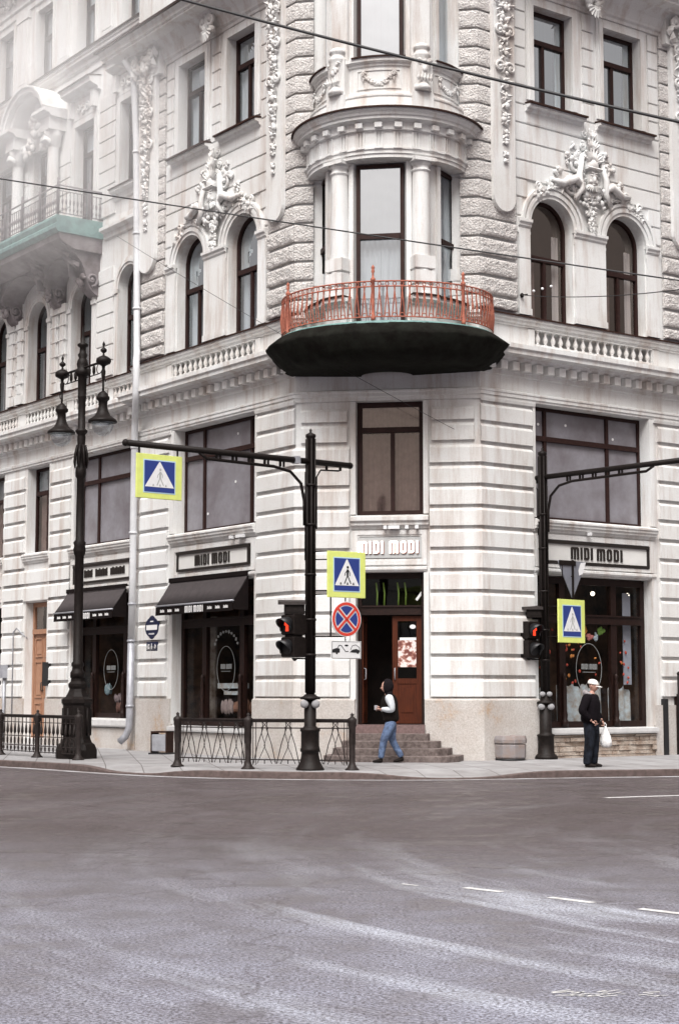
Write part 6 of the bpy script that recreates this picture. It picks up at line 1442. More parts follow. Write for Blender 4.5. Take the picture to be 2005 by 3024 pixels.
pp = locpost(FS, PLX, PLY); mb = MB(FS); mb.tube([(0, -.015, 2.70), (0, -.015, 3.55)], .015, 6); mb.tube([(0, -.015, 2.76), pp(2.76)], .016, 6); mb.build('bracket', IRON, t)
# tow away plate
t = empty('tow_away_plate', FS.p(0, 0, 2.32), 'white rectangular plate with a black tow truck drawing under the round sign', 'traffic sign')
mb = MB(FS); mb.box(-.36, .36, 0, .02, 2.32, 2.67); mb.build('plate', SWH, t, bevel=.006)
mb = MB(FS); w_ = .021, .024
for P in ([(-.34, 2.33), (.34, 2.33), (.34, 2.66), (-.34, 2.66), (-.34, 2.33)],): stroke(mb, P, .008, *w_)
mb.plate([(-.34, 2.44), (-.16, 2.44), (-.16, 2.52), (-.24, 2.53), (-.34, 2.50)], *w_); stroke(mb, [(-.22, 2.52), (-.17, 2.59), (-.12, 2.58), (-.02, 2.46), (.05, 2.47)], .013, *w_)
mb.plate([(.08, 2.45), (.31, 2.44), (.31, 2.49), (.24, 2.52), (.14, 2.50)], *w_); stroke(mb, [(.10, 2.50), (.14, 2.58), (.22, 2.60), (.31, 2.55), (.32, 2.46)], .010, *w_); disc(mb, .0, 2.585, .045, .018, *w_, 12); disc(mb, -.23, 2.43, .025, .022, *w_, 10); disc(mb, .27, 2.44, .022, .02, *w_, 10)
mb.build('tow_truck_drawing', BLK, t)
mb = MB(FS); mb.tube([(0, -.015, 2.36), (0, -.015, 2.78)], .014, 6); mb.build('bracket', IRON, t)
# bracket frame on the pole
mb = MB(FS); q = pp(0); mb.tube([(q[0], q[1] - .05, 4.46), (q[0] * .62, -.06, 4.46), (q[0] * .62, -.06, 2.76)], .016, 6); mb.tube([(q[0], q[1] - .05, 3.6), (q[0] * .62, -.06, 3.6)], .014, 6); mb.tube([(q[0], q[1] - .05, 2.76), (0, -.03, 2.76)], .014, 6); mb.build('sign_bracket', IRON, tpL)
# give way sign seen from behind
FB = yaw(5.42, PRY + .02, 38); t = empty('give_way_sign', FB.p(0, 0, 3.82), 'grey back of a triangular give way sign pointing down, above the right crossing sign', 'traffic sign')
mb = MB(FB); mb.plate([(-.46, 4.68), (-.44, 4.71), (.44, 4.71), (.46, 4.68), (.02, 3.85), (-.02, 3.85)], -.012, .012); mb.build('triangle_back', SBACK, t, bevel=.004)
mb = MB(FB); mb.box(-.025, .025, .013, .04, 3.80, 4.73); mb.box(-.44, .10, .013, .035, 4.60, 4.715); mb.build('rear_stiffener', IRON, t)
mb = MB(FB); mb.plate([(.22, 4.38), (.34, 4.42), (.45, 4.70), (.28, 4.68), (.20, 4.5)], .014, .018); mb.build('pale_sign_patch', SWH, t)  # white patch on the upper corner of the sign back
q = locpost(FB, PRX, PRY); mb = MB(FB); mb.tube([(-.2, .02, 4.66), q(4.66)], .018, 6); mb.tube([(-.02, .02, 4.35), q(4.35)], .014, 6); mb.tube([(-.34, .02, 4.66), (-.34, .02, 4.3)], .012, 6); mb.build('bracket', IRON, t)

def ped_signal(x, y, yw, zb, label, poleP):
    F = yaw(x, y, yw, 0); t = empty('pedestrian_signal', (x, y, zb), label, 'traffic light', 'pedestrian signals showing red')
    mb = MB(F); z0, z1 = zb, zb + .86
    for z in (z0, z0 + .44): 
        mb.prism([(-.20, z + .012), (.06, z + .012), (.10, z + .03), (.10, z + .40), (.06, z + .415), (-.20, z + .415), (-.26, z + .33), (-.26, z + .09)], -.19, .19)
    mb.box(-.15, .15, -.18, .04, z0 + .4, z0 + .46); mb.build('housing', IRON, t, bevel=.012)
    for z, m_ in ((z0 + .215, BLK), (z0 + .655, None)):
        mb = MB(F); n = 16; rows = []
        for k in range(n + 1):
            a = R_(-35 + 250 * k / n); f = max(0, math.sin(a)) ** .6 if math.sin(a) > 0 else 0; rows.append(mb.pts([(.16 * math.cos(a), .10, z + .16 * math.sin(a)), (.165 * math.cos(a), .12 + .22 * (.2 + .8 * f), z + .165 * math.sin(a) - .05)]))
        for p, q in zip(rows, rows[1:]): mb.face((p[0], p[1], q[1], q[0]), True)
        v = mb.build('visor', BLK, t); sm = v.modifiers.new('thick', 'SOLIDIFY'); sm.thickness = .008
        mb = MB(F); disc(mb, 0, z, .15, .15, .101, .106, 24); le = mb.build('lens', BLK, t)
        if m_ is None:
            mb = MB(F); s = .26; X = lambda q_: q_ * s; Z = lambda q_: z - s / 2 + q_ * s; ww = (.107, .112)
            disc(mb, 0, Z(.90), .028, .028, *ww, 12); stroke(mb, [(0, Z(.80)), (0, Z(.42))], .085, *ww); stroke(mb, [(X(-.07), Z(.45)), (X(-.09), Z(.0))], .036, *ww); stroke(mb, [(X(.07), Z(.45)), (X(.09), Z(.0))], .036, *ww)
            stroke(mb, [(X(-.2), Z(.78)), (X(-.26), Z(.45))], .026, *ww); stroke(mb, [(X(.2), Z(.78)), (X(.26), Z(.45))], .026, *ww); mb.build('red_standing_figure', REDL, le)
    d = Vector((poleP[0] - x, poleP[1] - y, 0)); u, w_ = d.dot(F.du), d.dot(F.n); mb = MB(F)
    mb.tube([(0, -.15, z0 - .01), (u, w_, z0 - .02)], .018, 6); mb.tube([(0, -.15, z1 + .01), (0, -.15, z1 + .06), (u, w_, z1 + .06)], .018, 6); mb.lathe([(.02, z0 - .06), (.06, z0 - .02), (.06, z0)], 0, -.1, 8); mb.build('bracket', IRON, t)
    return t
ped_signal(-0.96, PLY - .10, -46, 2.34, 'black pedestrian signal with red figure facing left beside the entrance traffic pole', (PLX, PLY))
ped_signal(4.43, PRY - .12, 40, 2.44, 'black pedestrian signal with red figure beside the narrow yellow bordered sign', (PRX, PRY))
def control_box(x, y, z0, z1, w_, label):
    F = yaw(x, y, 5); t = empty('control_box', (x, y, z0), label, 'control box', 'dark junction boxes above the signals')
    mb = MB(F); mb.box(-w_ / 2, w_ / 2, -.12, .12, z0, z1); mb.build('case', IRON, t, bevel=.015)
    mb = MB(F); mb.prism([(-.15, z1 - .03), (.17, z1 - .05), (.16, z1 + .01), (-.15, z1 + .06)], -w_ / 2 - .12, w_ / 2 + .02); mb.build('hood', IRON2, t)
    mb = MB(F); mb.box(-w_ / 2 + .05, w_ / 2 - .05, .12, .128, z0 + .05, z1 - .08); mb.build('door', IRON, t)
control_box(-.90, PLY - .02, 3.20, 3.44, .40, 'dark hooded box on the left of the traffic pole before the entrance')
control_box(4.50, PRY - .02, 3.38, 3.62, .36, 'dark square box above the signal on the right-hand traffic pole')

# ------------------------------------------------------------------ guard rails
def guard_rail(P, label, style):
    t = empty('guard_rail', (P[0][0], P[0][1], PZ), label, 'railing', 'black iron pavement railings')
    for (x, y) in P:
        F = Fr((x, y), (1, 0), (0, -1)); mb = MB(F)
        mb.lathe([(.14, PZ), (.14, .15), (.10, .18), (.07, .24), (.06, .28), (.06, .62), (.068, .66), (.068, .96), (.085, 1.0), (.085, 1.06), (.095, 1.10), (.085, 1.14), (.04, 1.17), (.025, 1.19), (.04, 1.22), (.0, 1.26)], 0, 0, 10); mb.build('post', IRON2, t)
    for (a, b) in zip(P, P[1:]):
        l = math.hypot(b[0] - a[0], b[1] - a[1]); du = ((b[0] - a[0]) / l, (b[1] - a[1]) / l); F = Fr(a, du, (du[1], -du[0]))
        mb = MB(F); mb.box(.05, l - .05, -.035, .035, 1.105, 1.135); mb.box(.05, l - .05, -.012, .012, 1.06, 1.105); mb.build('top_rail', IRON2, t)
        mb = MB(F)
        if style == 'lattice':
            for z in (.95, .32): mb.box(.06, l - .06, -.008, .008, z - .012, z + .012)
            n = 4; s = (l - .2) / n
            for k in range(n):
                c = .1 + s * (k + .5)
                for q in (-.055, .055):
                    mb.tube([(c + q, 0, 1.08), (c + q * .6, 0, .95), (c + q * 2.6, 0, .62), (c + q * 4.2 if abs(c) else 0, 0, .24)], .0095, 5); mb.tube([(c + q, 0, 1.08), (c - q, 0, .95), (c - q * 1.2, 0, .85), (c + q * .2, 0, .60), (c - q * 2.8, 0, .24)], .008, 5); mb.ell(c + q, 0, .95, .022, .02, .03, 6, 4)
                mb.tube([(c, 0, .32), (c, 0, .24)], .01, 5)
            for u in (.10, .16, l - .16, l - .10): mb.tube([(u, 0, 1.08), (u, 0, .22)], .008, 5)
        else:
            for z in (.95, .62, .40, .26): mb.box(.06, l - .06, -.008, .008, z - .010, z + .010)
            n = max(6, int(l / .22))
            for k in range(n):
                c = .1 + (l - .2) * (k + .5) / n
                mb.tube([(c, 0, 1.08), (c, 0, .24)], .011, 5); mb.lathe([(.01, .66), (.035, .72), (.03, .80), (.014, .92)], c, 0, 6)
                for s in (-1, 1): mb.tube([(c + s * .045 * math.sin(x_) , 0, .51 + .09 * math.cos(x_)) for x_ in (0, .6, 1.2, 1.9, 2.5, 3.14)], .008, 5); mb.tube([(c + s * .05 * math.sin(x_), 0, .33 + .05 * math.cos(x_)) for x_ in (0, 1.0, 2.1, 3.14)], .008, 5)
        mb.build('infill_panel', IRON2, t)
guard_rail([(-3.36, 35.3), (-1.83, 34.10), (0.25, 33.62)], 'black iron guard rail of crossed bars in front of the entrance steps', 'lattice')
guard_rail([(-10.9, 45.4), (-9.62, 43.7), (-8.37, 41.98), (-7.15, 40.24), (-5.93, 38.64)], 'black iron guard rail of ornate balusters running past the lamp post at the left edge', 'ornate')

# ------------------------------------------------------------------ bins
t = empty('litter_bin', (-4.42, 42.44, PZ), 'small grey metal litter bin against the plinth left of the guard rail', 'bin')
F = yaw(-4.42, 42.40, -20); mb = MB(F); mb.prism([(-.20, .20), (.20, .20), (.22, .62), (-.20, .62)], -.19, .19); mb.build('bin_body', GALV, t, bevel=.02)
mb = MB(F); mb.box(-.22, -.19, -.2, .2, PZ, .70); mb.box(.19, .22, -.2, .2, PZ, .70); mb.box(-.22, .22, -.2, .2, .66, .70); mb.build('bin_frame', TIN, t)
mb = MB(F); mb.box(-.26, .26, -.22, .24, PZ, PZ + .04); mb.build('foot_plate', BLK, t)
t = empty('stone_bin', (3.87, 38.55, PZ), 'low grey concrete litter bin against the plinth left of the right-hand pole', 'bin')
F = yaw(3.87, 38.50, 10); mb = MB(F); CON = mat('stained_concrete', (.24, .225, .23), .85, c2=(.24, .19, .17), scale=5, bump=.3); mb.lathe([(.32, PZ + .03), (.36, .2), (.37, .48), (.35, .50)], 0, 0, 8, smooth=False); mb.build('bin_body', CON, t, bevel=.02)
mb = MB(F); mb.lathe([(.38, .515), (.385, .60), (.36, .68), (.24, .69), (.20, .60)], 0, 0, 8, smooth=False); mb.build('bin_rim', CON, t, bevel=.01)
mb = MB(F); mb.lathe([(.30, PZ), (.36, PZ + .02), (.34, PZ + .04)], 0, 0, 8); mb.build('foot_plate', BLK, t)

# ------------------------------------------------------------------ overhead cables
def cable(P, r, label, n=40):
    mb = MB(Fr((0, 0), (1, 0), (0, 1))); Q = []
    (x0, y0, z0), (x1, y1, z1), sag = P
    for k in range(n + 1):
        f = k / n; Q.append((x0 + (x1 - x0) * f, y0 + (y1 - y0) * f, z0 + (z1 - z0) * f - sag * 4 * f * (1 - f)))
    mb.tube(Q, r, 6); o = mb.build('overhead_cable', BLK, None, loc=P[0]); return tag(o, label, 'cable', 'overhead cables')
def at(x, y, Y):
    xc, yc = (x - 1002.5) / 4972., (1512 - y) / 4972.; c, s = math.cos(R_(TILT)), math.sin(R_(TILT)); r = (xc, c - yc * s, s + yc * c); k = Y / r[1]; return (r[0] * k, Y, 1.65 + r[2] * k)
def cab(a, b, r, label, sag=.0): cable((a, b, sag), r, label)
cab((-3.52, 27, 13.40), (5.49, 24, 9.88), .024, 'thick black cable crossing the top of the round bay and upper right windows', .07)
cab((-6.84, 30, 11.11), (6.11, 27, 8.28), .013, 'long thin cable crossing from the green balcony to the right arched windows', .02)
cab((4.30, 39.03, 11.0), (6.79, 30, 9.03), .010, 'short thin wire tied to a wall hook beside the right arched windows', .12)
cab((-5.2, 38.6, 12.3), (2.6, 37.8, 7.6), .006, 'hair thin wire slanting down under the orange railed balcony', .10)
t = empty('wall_hook', (4.31, 39.02, 11.0), 'small dark cable hook with insulators beside the right-hand arched windows', 'hook')
mb = MB(); mb.fr = Fr((4.31, 39.06), (1, 0), (0, -1)); mb.ell(0, 0, 11.0, .05, .06, .06, 8, 6); mb.tube([(0, 0, 11.0), (.12, .1, 11.0)], .018, 6); mb.build('hook_plate', IRON, t)
mb = MB(); mb.fr = Fr((4.31, 39.06), (1, 0), (0, -1))
for k in range(3): mb.ell(.22 + .16 * k, .5 + .35 * k, 10.985 - .03 * k, .035, .03, .03, 8, 6)
mb.build('insulator', SWH, t)

# ------------------------------------------------------------------ people
def skin_geo(nodes_, edges, sub=1, root=0):
    me = bpy.data.meshes.new('tmp_skin'); me.from_pydata([n[0] for n in nodes_], edges, []); o = bpy.data.objects.new('tmp_skin', me); col.objects.link(o)
    s = o.modifiers.new('s', 'SKIN'); s.use_smooth_shade = True
    for k, n in enumerate(nodes_):
        r = n[1]; r = r if isinstance(r, tuple) else (r, r)
        me.skin_vertices[0].data[k].radius = r; me.skin_vertices[0].data[k].use_root = (k == root)
    if sub: q = o.modifiers.new('u', 'SUBSURF'); q.levels = sub; q.render_levels = sub
    dg = bpy.context.evaluated_depsgraph_get(); dg.update(); ev = o.evaluated_get(dg); m2 = ev.to_mesh()
    V = [v.co.copy() for v in m2.vertices]; F_ = [tuple(p.vertices) for p in m2.polygons]; ev.to_mesh_clear()
    bpy.data.objects.remove(o); bpy.data.meshes.remove(me)
    return V, F_
class Person:
    def __init__(s, x, y, heading, label, group=None):
        h = R_(heading); s.f = Vector((math.cos(h), math.sin(h), 0)); s.l = Vector((-math.sin(h), math.cos(h), 0)); s.o = Vector((x, y, PZ))
        s.root = empty('person', (x, y, PZ), label, 'person', group); s.fr = Fr((x, y), s.f[:2], s.l[:2], PZ)
    def P(s, q): return s.o + s.f * q[0] + s.l * q[1] + Vector((0, 0, q[2]))
    def add(s, mb, nodes_, edges=None, sub=1, mat_i=0):
        edges = edges or [(k, k + 1) for k in range(len(nodes_) - 1)]
        V, F_ = skin_geo([(s.P(q), r) for q, r in nodes_], edges, sub); b = len(mb.v); mb.v += V; mb.m = mat_i
        for f in F_: mb.face([b + k for k in f], True)
    def hand(s, mb, wrist, dirv, palm_n, side, curl=.6, L_=.17):
        "palm plus five bent fingers; dirv = direction of the fingers, palm_n = palm normal"
        d = Vector(dirv).normalized(); n = Vector(palm_n); n = (n - d * n.dot(d)).normalized(); x = d.cross(n) * side; w = Vector(wrist)
        pc = w + d * .05; s.add(mb, [(tuple(w), .024), (tuple(w + d * .035), (.034, .018)), (tuple(w + d * .085), (.038, .016))], sub=1)
        for k, (off, ln) in enumerate(((-.030, .072), (-.010, .080), (.011, .076), (.030, .060))):
            a = w + d * .085 + x * off; seg = ln / 3; q = [a]; ang = .15
            for j in range(3):
                ang += curl * (.55 + .12 * k); q.append(q[-1] + (d * math.cos(ang) + n * math.sin(ang)) * seg)
            s.add(mb, [(tuple(p_), r_) for p_, r_ in zip(q, (.0095, .009, .0082, .007))], sub=1)
        a = w + d * .03 - x * .03; b = a - x * .022 + d * .025 + n * .01; c = b + d * .028 + n * .02 + x * .006
        s.add(mb, [(tuple(a), .013), (tuple(b), .0115), (tuple(c), .009)], sub=1)
    def head(s, mb, c, look=0.0, pitch=0.0, r=.105):
        "head with brow, eye sockets, nose, lips, chin and ears; c = centre of the skull"
        cy, sy, cp, sp = math.cos(look), math.sin(look), math.cos(pitch), math.sin(pitch); n, m = 22, 18; rows = []
        def W_(a, b, z):
            a, z = a * cp - z * sp, a * sp + z * cp
            return s.P((c[0] + a * cy - b * sy, c[1] + a * sy + b * cy, c[2] + z))
        for j in range(m + 1):
            t = math.pi * j / m; row = []
            for k in range(n):
                p = 2 * math.pi * k / n; ca, sa = math.cos(p), math.sin(p); z = .125 * math.cos(t); rr = math.sin(t)
                a, b = rr * .098 * ca, rr * .076 * sa
                if z < 0: b *= 1 + z * 2.2; a = a * (1 + z * (.6 if ca > 0 else 3.0)) + (.012 if ca > 0 else .0) * (-z * 8)
                fr_ = max(0, ca) ** 8
                a += fr_ * rr * (.026 * math.exp(-((z + .022) / .020) ** 2) * (abs(sa) < .35) + .008 * math.exp(-((z - .035) / .015) ** 2) + .010 * math.exp(-((z + .062) / .010) ** 2) + .012 * math.exp(-((z + .105) / .018) ** 2))
                e = math.exp(-((abs(b) - .030) / .014) ** 2) * math.exp(-((z - .008) / .014) ** 2) * (ca > 0); a -= .010 * e
                row.append(W_(a, b, z))
            b0 = len(mb.v); mb.v += row; rows.append(list(range(b0, b0 + n)))
        mb.m = 0
        for p, q in zip(rows, rows[1:]):
            for k in range(n): mb.face((p[k], p[(k + 1) % n], q[(k + 1) % n], q[k]), True)
        o = mb.fr; mb.fr = Fr(s.o[:2], s.f[:2], s.l[:2], PZ)
        def E_(a, b, z, ra, rb, rz, mi=0):
            q = W_(a, b, z) - s.o; mb.m = mi; mb.ell(q.dot(s.f), q.dot(s.l), q.z, ra, rb, rz, 8, 6)
        for sg in (-1, 1): E_(-.005, sg * .078, -.005, .018, .010, .030); E_(.083, sg * .030, .008, .010, .012, .008, 1)
        E_(.118, 0, -.022, .012, .012, .014); E_(.098, 0, -.062, .012, .022, .008, 2)
        mb.m = 0; mb.fr = o
LIP = mat('lips', (.38, .15, .13), .5); EYE = mat('eye', (.05, .04, .035), .2)

def walker():
    p = Person(1.09, 37.0, 184, 'walking person in black vest with pale sleeves, blue jeans and dark hood')
    f = p
    # joints: forward, left, up
    hip = (-.02, 0, .93); ch = (.02, 0, 1.30); nk = (.05, 0, 1.49); hd = (.075, 0, 1.655)
    hL, kL, aL_ = (-.02, .09, .92), (.13, .09, .52), (.20, .08, .11)         # left leg forward
    hR, kR, aR_ = (-.03, -.09, .92), (-.06, -.09, .50), (-.27, -.08, .13)
    body = MB()
    f.add(body, [(hip, (.13, .11)), ((0, 0, 1.12), (.12, .10)), (ch, (.15, .11)), ((.04, 0, 1.44), (.10, .08)), (nk, .055), ((.06, 0, 1.56), .052)], sub=2)
    for h_, k_, a_ in ((hL, kL, aL_), (hR, kR, aR_)): f.add(body, [(h_, .075), (k_, .048), (a_, .034)], sub=1)
    sh = {1: (.03, .19, 1.42), -1: (.03, -.19, 1.42)}; el = {1: (-.05, .25, 1.15), -1: (-.03, -.24, 1.15)}; wr = {1: (.21, .10, 1.17), -1: (.20, -.07, 1.15)}
    for s_ in (1, -1): f.add(body, [(sh[s_], .050), (el[s_], .040), (wr[s_], .027)], sub=1); f.hand(body, wr[s_], (.9, -.35 * s_, .15), (0, -s_, -.1), s_, .7)
    f.head(body, hd, .15, -.10); body.build('body', [SKIN, EYE, LIP], f.root)
    j = MB(); f.add(j, [((-.03, 0, .86), (.20, .185)), ((-.03, 0, 1.0), (.195, .185)), ((-.01, 0, 1.15), (.19, .18)), ((.01, 0, 1.32), (.215, .18)), ((.02, 0, 1.43), (.17, .14)), ((.04, 0, 1.50), (.10, .10))], sub=2); j.build('vest', VEST, f.root)
    for s_ in (1, -1):
        j = MB(); e = el[s_]; w_ = wr[s_]; f.add(j, [((.03, .13 * s_, 1.41), .085), (sh[s_], .105), (((sh[s_][0] + e[0]) / 2, (sh[s_][1] + e[1]) / 2 + .01 * s_, (sh[s_][2] + e[2]) / 2), .092), (e, .080), (((e[0] + w_[0]) / 2, (e[1] + w_[1]) / 2, (e[2] + w_[2]) / 2 - .005), .066), ((w_[0] - .02, w_[1], w_[2]), .040)], sub=2); j.build('sleeve', SLEEVE, f.root)
    j = MB(); f.add(j, [((-.03, 0, .97), (.15, .14)), ((-.03, 0, .88), (.165, .15)), ((.0, .085, .80), .125), ((.06, .09, .66), .112), (kL, .092), ((.165, .085, .33), .080), ((.195, .08, .15), .074), ((.195, .08, .10), .066), ((-.05, -.085, .80), .125), ((-.055, -.09, .66), .108), (kR, .090), ((-.16, -.085, .32), .078), ((-.25, -.08, .17), .074), ((-.265, -.08, .12), .066)], [(0, 1), (1, 2), (2, 3), (3, 4), (4, 5), (5, 6), (6, 7), (1, 8), (8, 9), (9, 10), (10, 11), (11, 12), (12, 13)], sub=2); j.build('jeans', JEAN, f.root)
    for a_, dz in ((aL_, 0), (aR_, .02)):
        j = MB(); pt = -.0 if a_ is aL_ else -.05
        f.add(j, [((a_[0] - .05, a_[1], .055 + dz * 1.5), (.045, .05)), ((a_[0] + .03, a_[1], .055 + dz), (.048, .05)), ((a_[0] + .12, a_[1], .04), (.045, .036)), ((a_[0] + .19, a_[1], .032), (.035, .026))], sub=2); f.add(j, [((a_[0], a_[1], .12 + dz), .05), ((a_[0] + .0, a_[1], .06 + dz), .05)], sub=1); j.build('shoe', SHOE, f.root)
    # hood drawn round the back of the head, open at the face
    h = MB(); n, m = 20, 12; rows = []
    for a in range(m + 1):
        t = math.pi * (.0 + .92 * a / m); row = []
        for k in range(n + 1):
            q = R_(50 + 260 * k / n); z = .165 * math.cos(t); rr = math.sin(t) ** .8; row.append(f.P((hd[0] - .022 + rr * .145 * math.cos(q), hd[1] + rr * .125 * math.sin(q), hd[2] + .008 + z + (-.05 if a == m else 0))))
        b0 = len(h.v); h.v += row; rows.append(list(range(b0, b0 + n + 1)))
    for x, y in zip(rows, rows[1:]):
        for k in range(n): h.face((x[k], x[k + 1], y[k + 1], y[k]), True)
    o = h.build('hood', HAT, f.root); sm = o.modifiers.new('thick', 'SOLIDIFY'); sm.thickness = .012
    j = MB(); f.add(j, [((-.05, .0, 1.51), .095), ((.02, .06, 1.51), .065), ((.09, .04, 1.48), .035)], sub=2); f.add(j, [((-.05, .0, 1.51), .095), ((.02, -.06, 1.51), .065), ((.09, -.04, 1.48), .035)], sub=2); j.build('hood_collar', HAT, f.root)
    # small bright thing held in the hands
    j = MB(f.fr); j.box(.27, .33, -.03, .06, 1.15, 1.25); o = j.build('phone', GALV, None, loc=f.P((.3, 0, 1.2))); tag(o, 'small pale object held in the hands of the walking person', 'phone')
walker()

def stander():
    p = Person(5.16, 34.85, -30, 'standing person in dark jacket and white cap holding a white bag', None); f = p
    hip = (0, 0, .95); nk = (.03, 0, 1.51); hd = (.065, 0, 1.665)
    body = MB(); f.add(body, [(hip, (.13, .11)), ((0, 0, 1.15), (.13, .11)), ((.0, 0, 1.32), (.16, .12)), ((.01, 0, 1.45), (.11, .09)), (nk, .058), ((.045, 0, 1.58), .054)], sub=2)
    legs = {1: ((0, .09, .93), (.03, .10, .51), (-.01, .11, .11)), -1: ((0, -.09, .93), (.01, -.11, .51), (-.04, -.13, .11))}
    sh = {1: (.0, .22, 1.43), -1: (.0, -.22, 1.43)}; el = {1: (-.04, .33, 1.14), -1: (-.08, -.33, 1.15)}; wr = {1: (.14, .27, .95), -1: (.10, -.20, .94)}
    for s_ in (1, -1): h_, k_, a_ = legs[s_]; f.add(body, [(h_, .085), (k_, .055), (a_, .038)], sub=1); f.add(body, [(sh[s_], .052), (el[s_], .042), (wr[s_], .028)], sub=1)
    f.hand(body, wr[-1], (.75, .25, -.6), (-.1, .9, .0), -1, .65); f.hand(body, wr[1], (.45, .0, -.9), (-.5, -.3, 0), 1, 1.0)
    f.head(body, hd, -.10, -.22); body.build('body', [SKIN, EYE, LIP], f.root)
    j = MB(); f.add(j, [((-.005, 0, .86), (.24, .21)), ((-.01, 0, 1.02), (.25, .215)), ((0, 0, 1.18), (.25, .21)), ((0, 0, 1.34), (.265, .21)), ((.0, 0, 1.45), (.20, .15)), ((.015, 0, 1.52), (.11, .11))], sub=2)
    for s_ in (1, -1):
        e, w_ = el[s_], wr[s_]; f.add(j, [((0, .12 * s_, 1.42), .09), (sh[s_], .11), ((-.02, .27 * s_, 1.28), .10), (e, .105), (((e[0] + w_[0]) / 2, (e[1] + w_[1]) / 2, (e[2] + w_[2]) / 2), .074), ((w_[0] - .02, w_[1], w_[2] + .02), .058)], sub=2)
    j.build('jacket', NAVY, f.root)
    j = MB(); f.add(j, [((0, 0, .98), (.16, .15)), ((0, 0, .90), (.17, .16)), ((.01, .10, .80), .130), ((.02, .105, .66), .122), ((.03, .11, .51), .108), ((.01, .115, .32), .100), ((-.01, .12, .10), .094), ((-.01, .12, .055), .080), ((.0, -.10, .80), .130), ((.01, -.11, .66), .122), ((.01, -.12, .51), .108), ((-.02, -.13, .32), .100), ((-.04, -.14, .10), .094), ((-.04, -.14, .055), .080)], [(0, 1), (1, 2), (2, 3), (3, 4), (4, 5), (5, 6), (6, 7), (1, 8), (8, 9), (9, 10), (10, 11), (11, 12), (12, 13)], sub=2); j.build('trousers', DJEAN, f.root)
    for s_ in (1, -1):
        a_ = legs[s_][2]; j = MB(); f.add(j, [((a_[0] - .06, a_[1], .05), (.045, .05)), ((a_[0] + .04, a_[1], .055), (.05, .05)), ((a_[0] + .13, a_[1], .04), (.048, .036)), ((a_[0] + .20, a_[1] * 1.05, .032), (.038, .026))], sub=2); j.build('shoe', SHOE, f.root)
    # cap: crown and brim
    c = MB(); n, m = 22, 8; rows = []; hx, hy, hz = hd[0] - .005, hd[1], hd[2] + .030
    for a in range(m + 1):
        t = math.pi / 2 * a / m; b0 = len(c.v); c.v += [f.P((hx + .118 * math.sin(t) ** .8 * math.cos(2 * math.pi * k / n), hy + .095 * math.sin(t) ** .8 * math.sin(2 * math.pi * k / n), hz + .105 * math.cos(t) - .03 * math.sin(t) * math.cos(2 * math.pi * k / n) * .6)) for k in range(n)]; rows.append(list(range(b0, b0 + n)))
    for x, y in zip(rows, rows[1:]):
        for k in range(n): c.face((x[k], x[(k + 1) % n], y[(k + 1) % n], y[k]), True)
    c.face(rows[-1]); cp = c.build('cap', CAPW, f.root)
    c = MB(f.fr); pl = [(hx + .07 + .125 * math.cos(R_(-80 + 16 * k)), .080 * math.sin(R_(-80 + 16 * k)) - .012) for k in range(11)]; a = c.pts([(u, w_, hz - .012 - (u - hx) * .22) for u, w_ in pl]); b = c.pts([(u, w_, hz - .026 - (u - hx) * .22) for u, w_ in pl])
    c.face(a); c.face(b)
    for k in range(len(pl)): c.face((a[k], a[(k + 1) % 11], b[(k + 1) % 11], b[k]))
    c.build('cap_brim', CAPW, cp)
    j = MB(); f.add(j, [((-.10, -.05, 1.52), .055), ((-.12, 0, 1.53), .075), ((-.10, .05, 1.52), .055)], sub=2); f.add(j, [((-.10, .05, 1.52), .05), ((-.0, .10, 1.50), .035), ((.06, .05, 1.47), .03)], sub=2); f.add(j, [((-.10, -.05, 1.52), .05), ((-.0, -.10, 1.50), .035), ((.06, -.05, 1.47), .03)], sub=2); j.build('hood', HOODG, f.root)
    j = MB(); f.add(j, [((.10, .02, 1.46), .025), ((.125, .0, 1.38), .02)], sub=1); j.build('red_scarf_end', SRED, f.root)
    # plastic bag hanging from the far hand
    w_ = wr[1]; g = Vector((w_[0] + .06, w_[1], w_[2] - .11)); m_ = MB(f.fr); n = 16; rows = []
    prof = [(.012, .0), (.03, -.05), (.055, -.10), (.10, -.20), (.125, -.30), (.12, -.39), (.07, -.43), (.0, -.435)]
    for r, z in prof: rows.append(m_.pts([(g.x + .01 + r * math.cos(2 * math.pi * k / n) * (1 + .10 * math.sin(3 * k + z * 20)), g.y + r * .6 * math.sin(2 * math.pi * k / n) * (1 + .12 * math.sin(2.3 * k + z * 30)), g.z + z + .006 * math.sin(5 * k)) for k in range(n)]))
    for x, y in zip(rows, rows[1:]):
        for k in range(n): m_.face((x[k], x[(k + 1) % n], y[(k + 1) % n], y[k]), True)
    t = empty('shopping_bag', f.P((g.x, g.y, g.z - .43)), 'thin white plastic shopping bag hanging from the capped person\'s hand', 'bag'); m_.build('bag_body', PLAST, t)
    m_ = MB(f.fr)
    for s_ in (-1, 1): m_.tube([(g.x + .02 * s_, g.y, g.z - .06), (g.x + .02 * s_, g.y + .01, g.z + .03), (g.x - .01, g.y, g.z + .075)], [.012, .008, .006], 6)
    m_.build('bag_handle', PLAST, t)
stander()

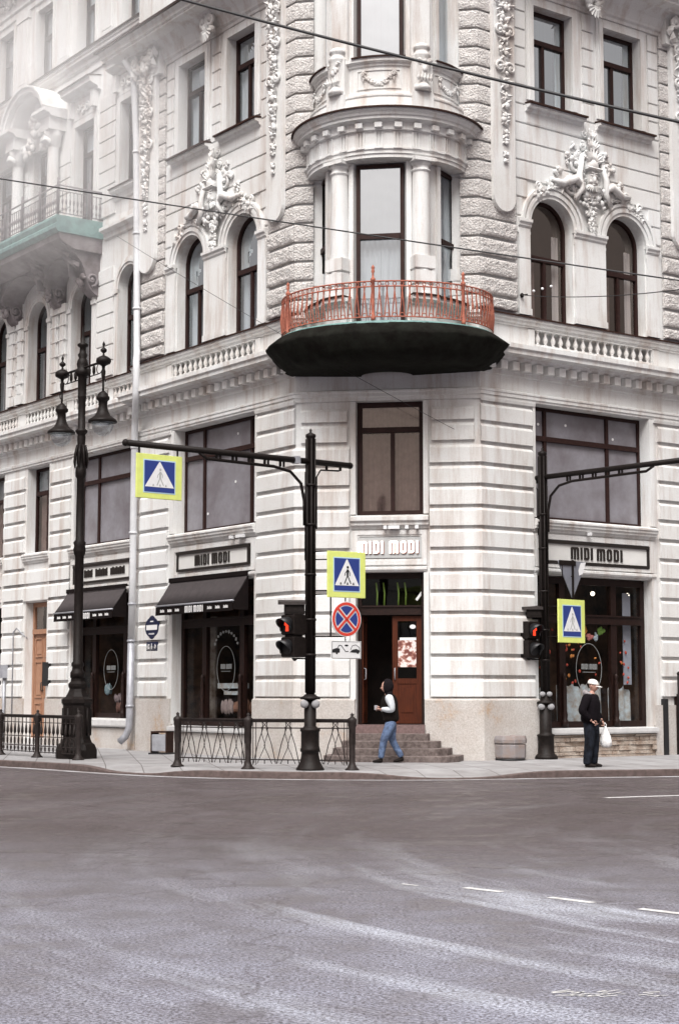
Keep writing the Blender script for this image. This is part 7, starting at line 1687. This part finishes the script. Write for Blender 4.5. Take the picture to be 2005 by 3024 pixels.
# ------------------------------------------------------------------ added haze volume that pales the upper left facade
def haze():
    m = bpy.data.materials.new('pale_haze'); m.use_nodes = True; t = m.node_tree; t.nodes.clear()
    o = N(t, 'ShaderNodeOutputMaterial'); v = N(t, 'ShaderNodeVolumePrincipled'); v.inputs['Color'].default_value = (.99, .995, 1, 1)
    v.inputs['Anisotropy'].default_value = -0.3
    ge = N(t, 'ShaderNodeNewGeometry'); tc = N(t, 'ShaderNodeVectorMath', operation='SUBTRACT'); t.links.new(ge.outputs['Position'], tc.inputs[0]); tc.inputs[1].default_value = MC; mp = N(t, 'ShaderNodeVectorMath', operation='MULTIPLY'); mp.inputs[1].default_value = (1 / 4.2, 1 / 2.1, 1 / 4.2); ln = N(t, 'ShaderNodeVectorMath', operation='LENGTH'); gr = N(t, 'ShaderNodeMath', operation='SUBTRACT', use_clamp=True); gr.inputs[0].default_value = 1.0
    nz = N(t, 'ShaderNodeTexNoise', Scale=0.45, Detail=2.0); t.links.new(tc.outputs[0], nz.inputs['Vector']); t.links.new(tc.outputs[0], mp.inputs[0]); t.links.new(mp.outputs[0], ln.inputs[0]); t.links.new(ln.outputs['Value'], gr.inputs[1])
    m1 = N(t, 'ShaderNodeMath', operation='MULTIPLY'); m2 = N(t, 'ShaderNodeMath', operation='MULTIPLY'); t.links.new(gr.outputs[0], m1.inputs[0]); t.links.new(nz.outputs['Fac'], m1.inputs[1]); t.links.new(m1.outputs[0], m2.inputs[0]); m2.inputs[1].default_value = HAZE_D * 2
    t.links.new(m2.outputs[0], v.inputs['Density'])
    t.links.new(v.outputs[0], o.inputs['Volume'])
    c = MC; bm = bmesh.new(); bmesh.ops.create_icosphere(bm, subdivisions=4, radius=1.0)
    for v_ in bm.verts: q = 1 + .06 * math.sin(3 * v_.co.x + 2 * v_.co.z); v_.co = Vector((v_.co.x * 4.5 * q, v_.co.y * 2.2 * q, v_.co.z * 4.5 * q))
    bmesh.ops.recalc_face_normals(bm, faces=bm.faces); me = bpy.data.meshes.new('haze'); bm.to_mesh(me); bm.free(); me.materials.append(m)
    ob = bpy.data.objects.new('haze', me); col.objects.link(ob); ob.location = c
    tag(ob, 'pale haze added over the green balcony and pediment at upper left', 'haze', kind='stuff')
MC = (-6.3, 32.0, 12.9)
HAZE_D = 0.36
haze()
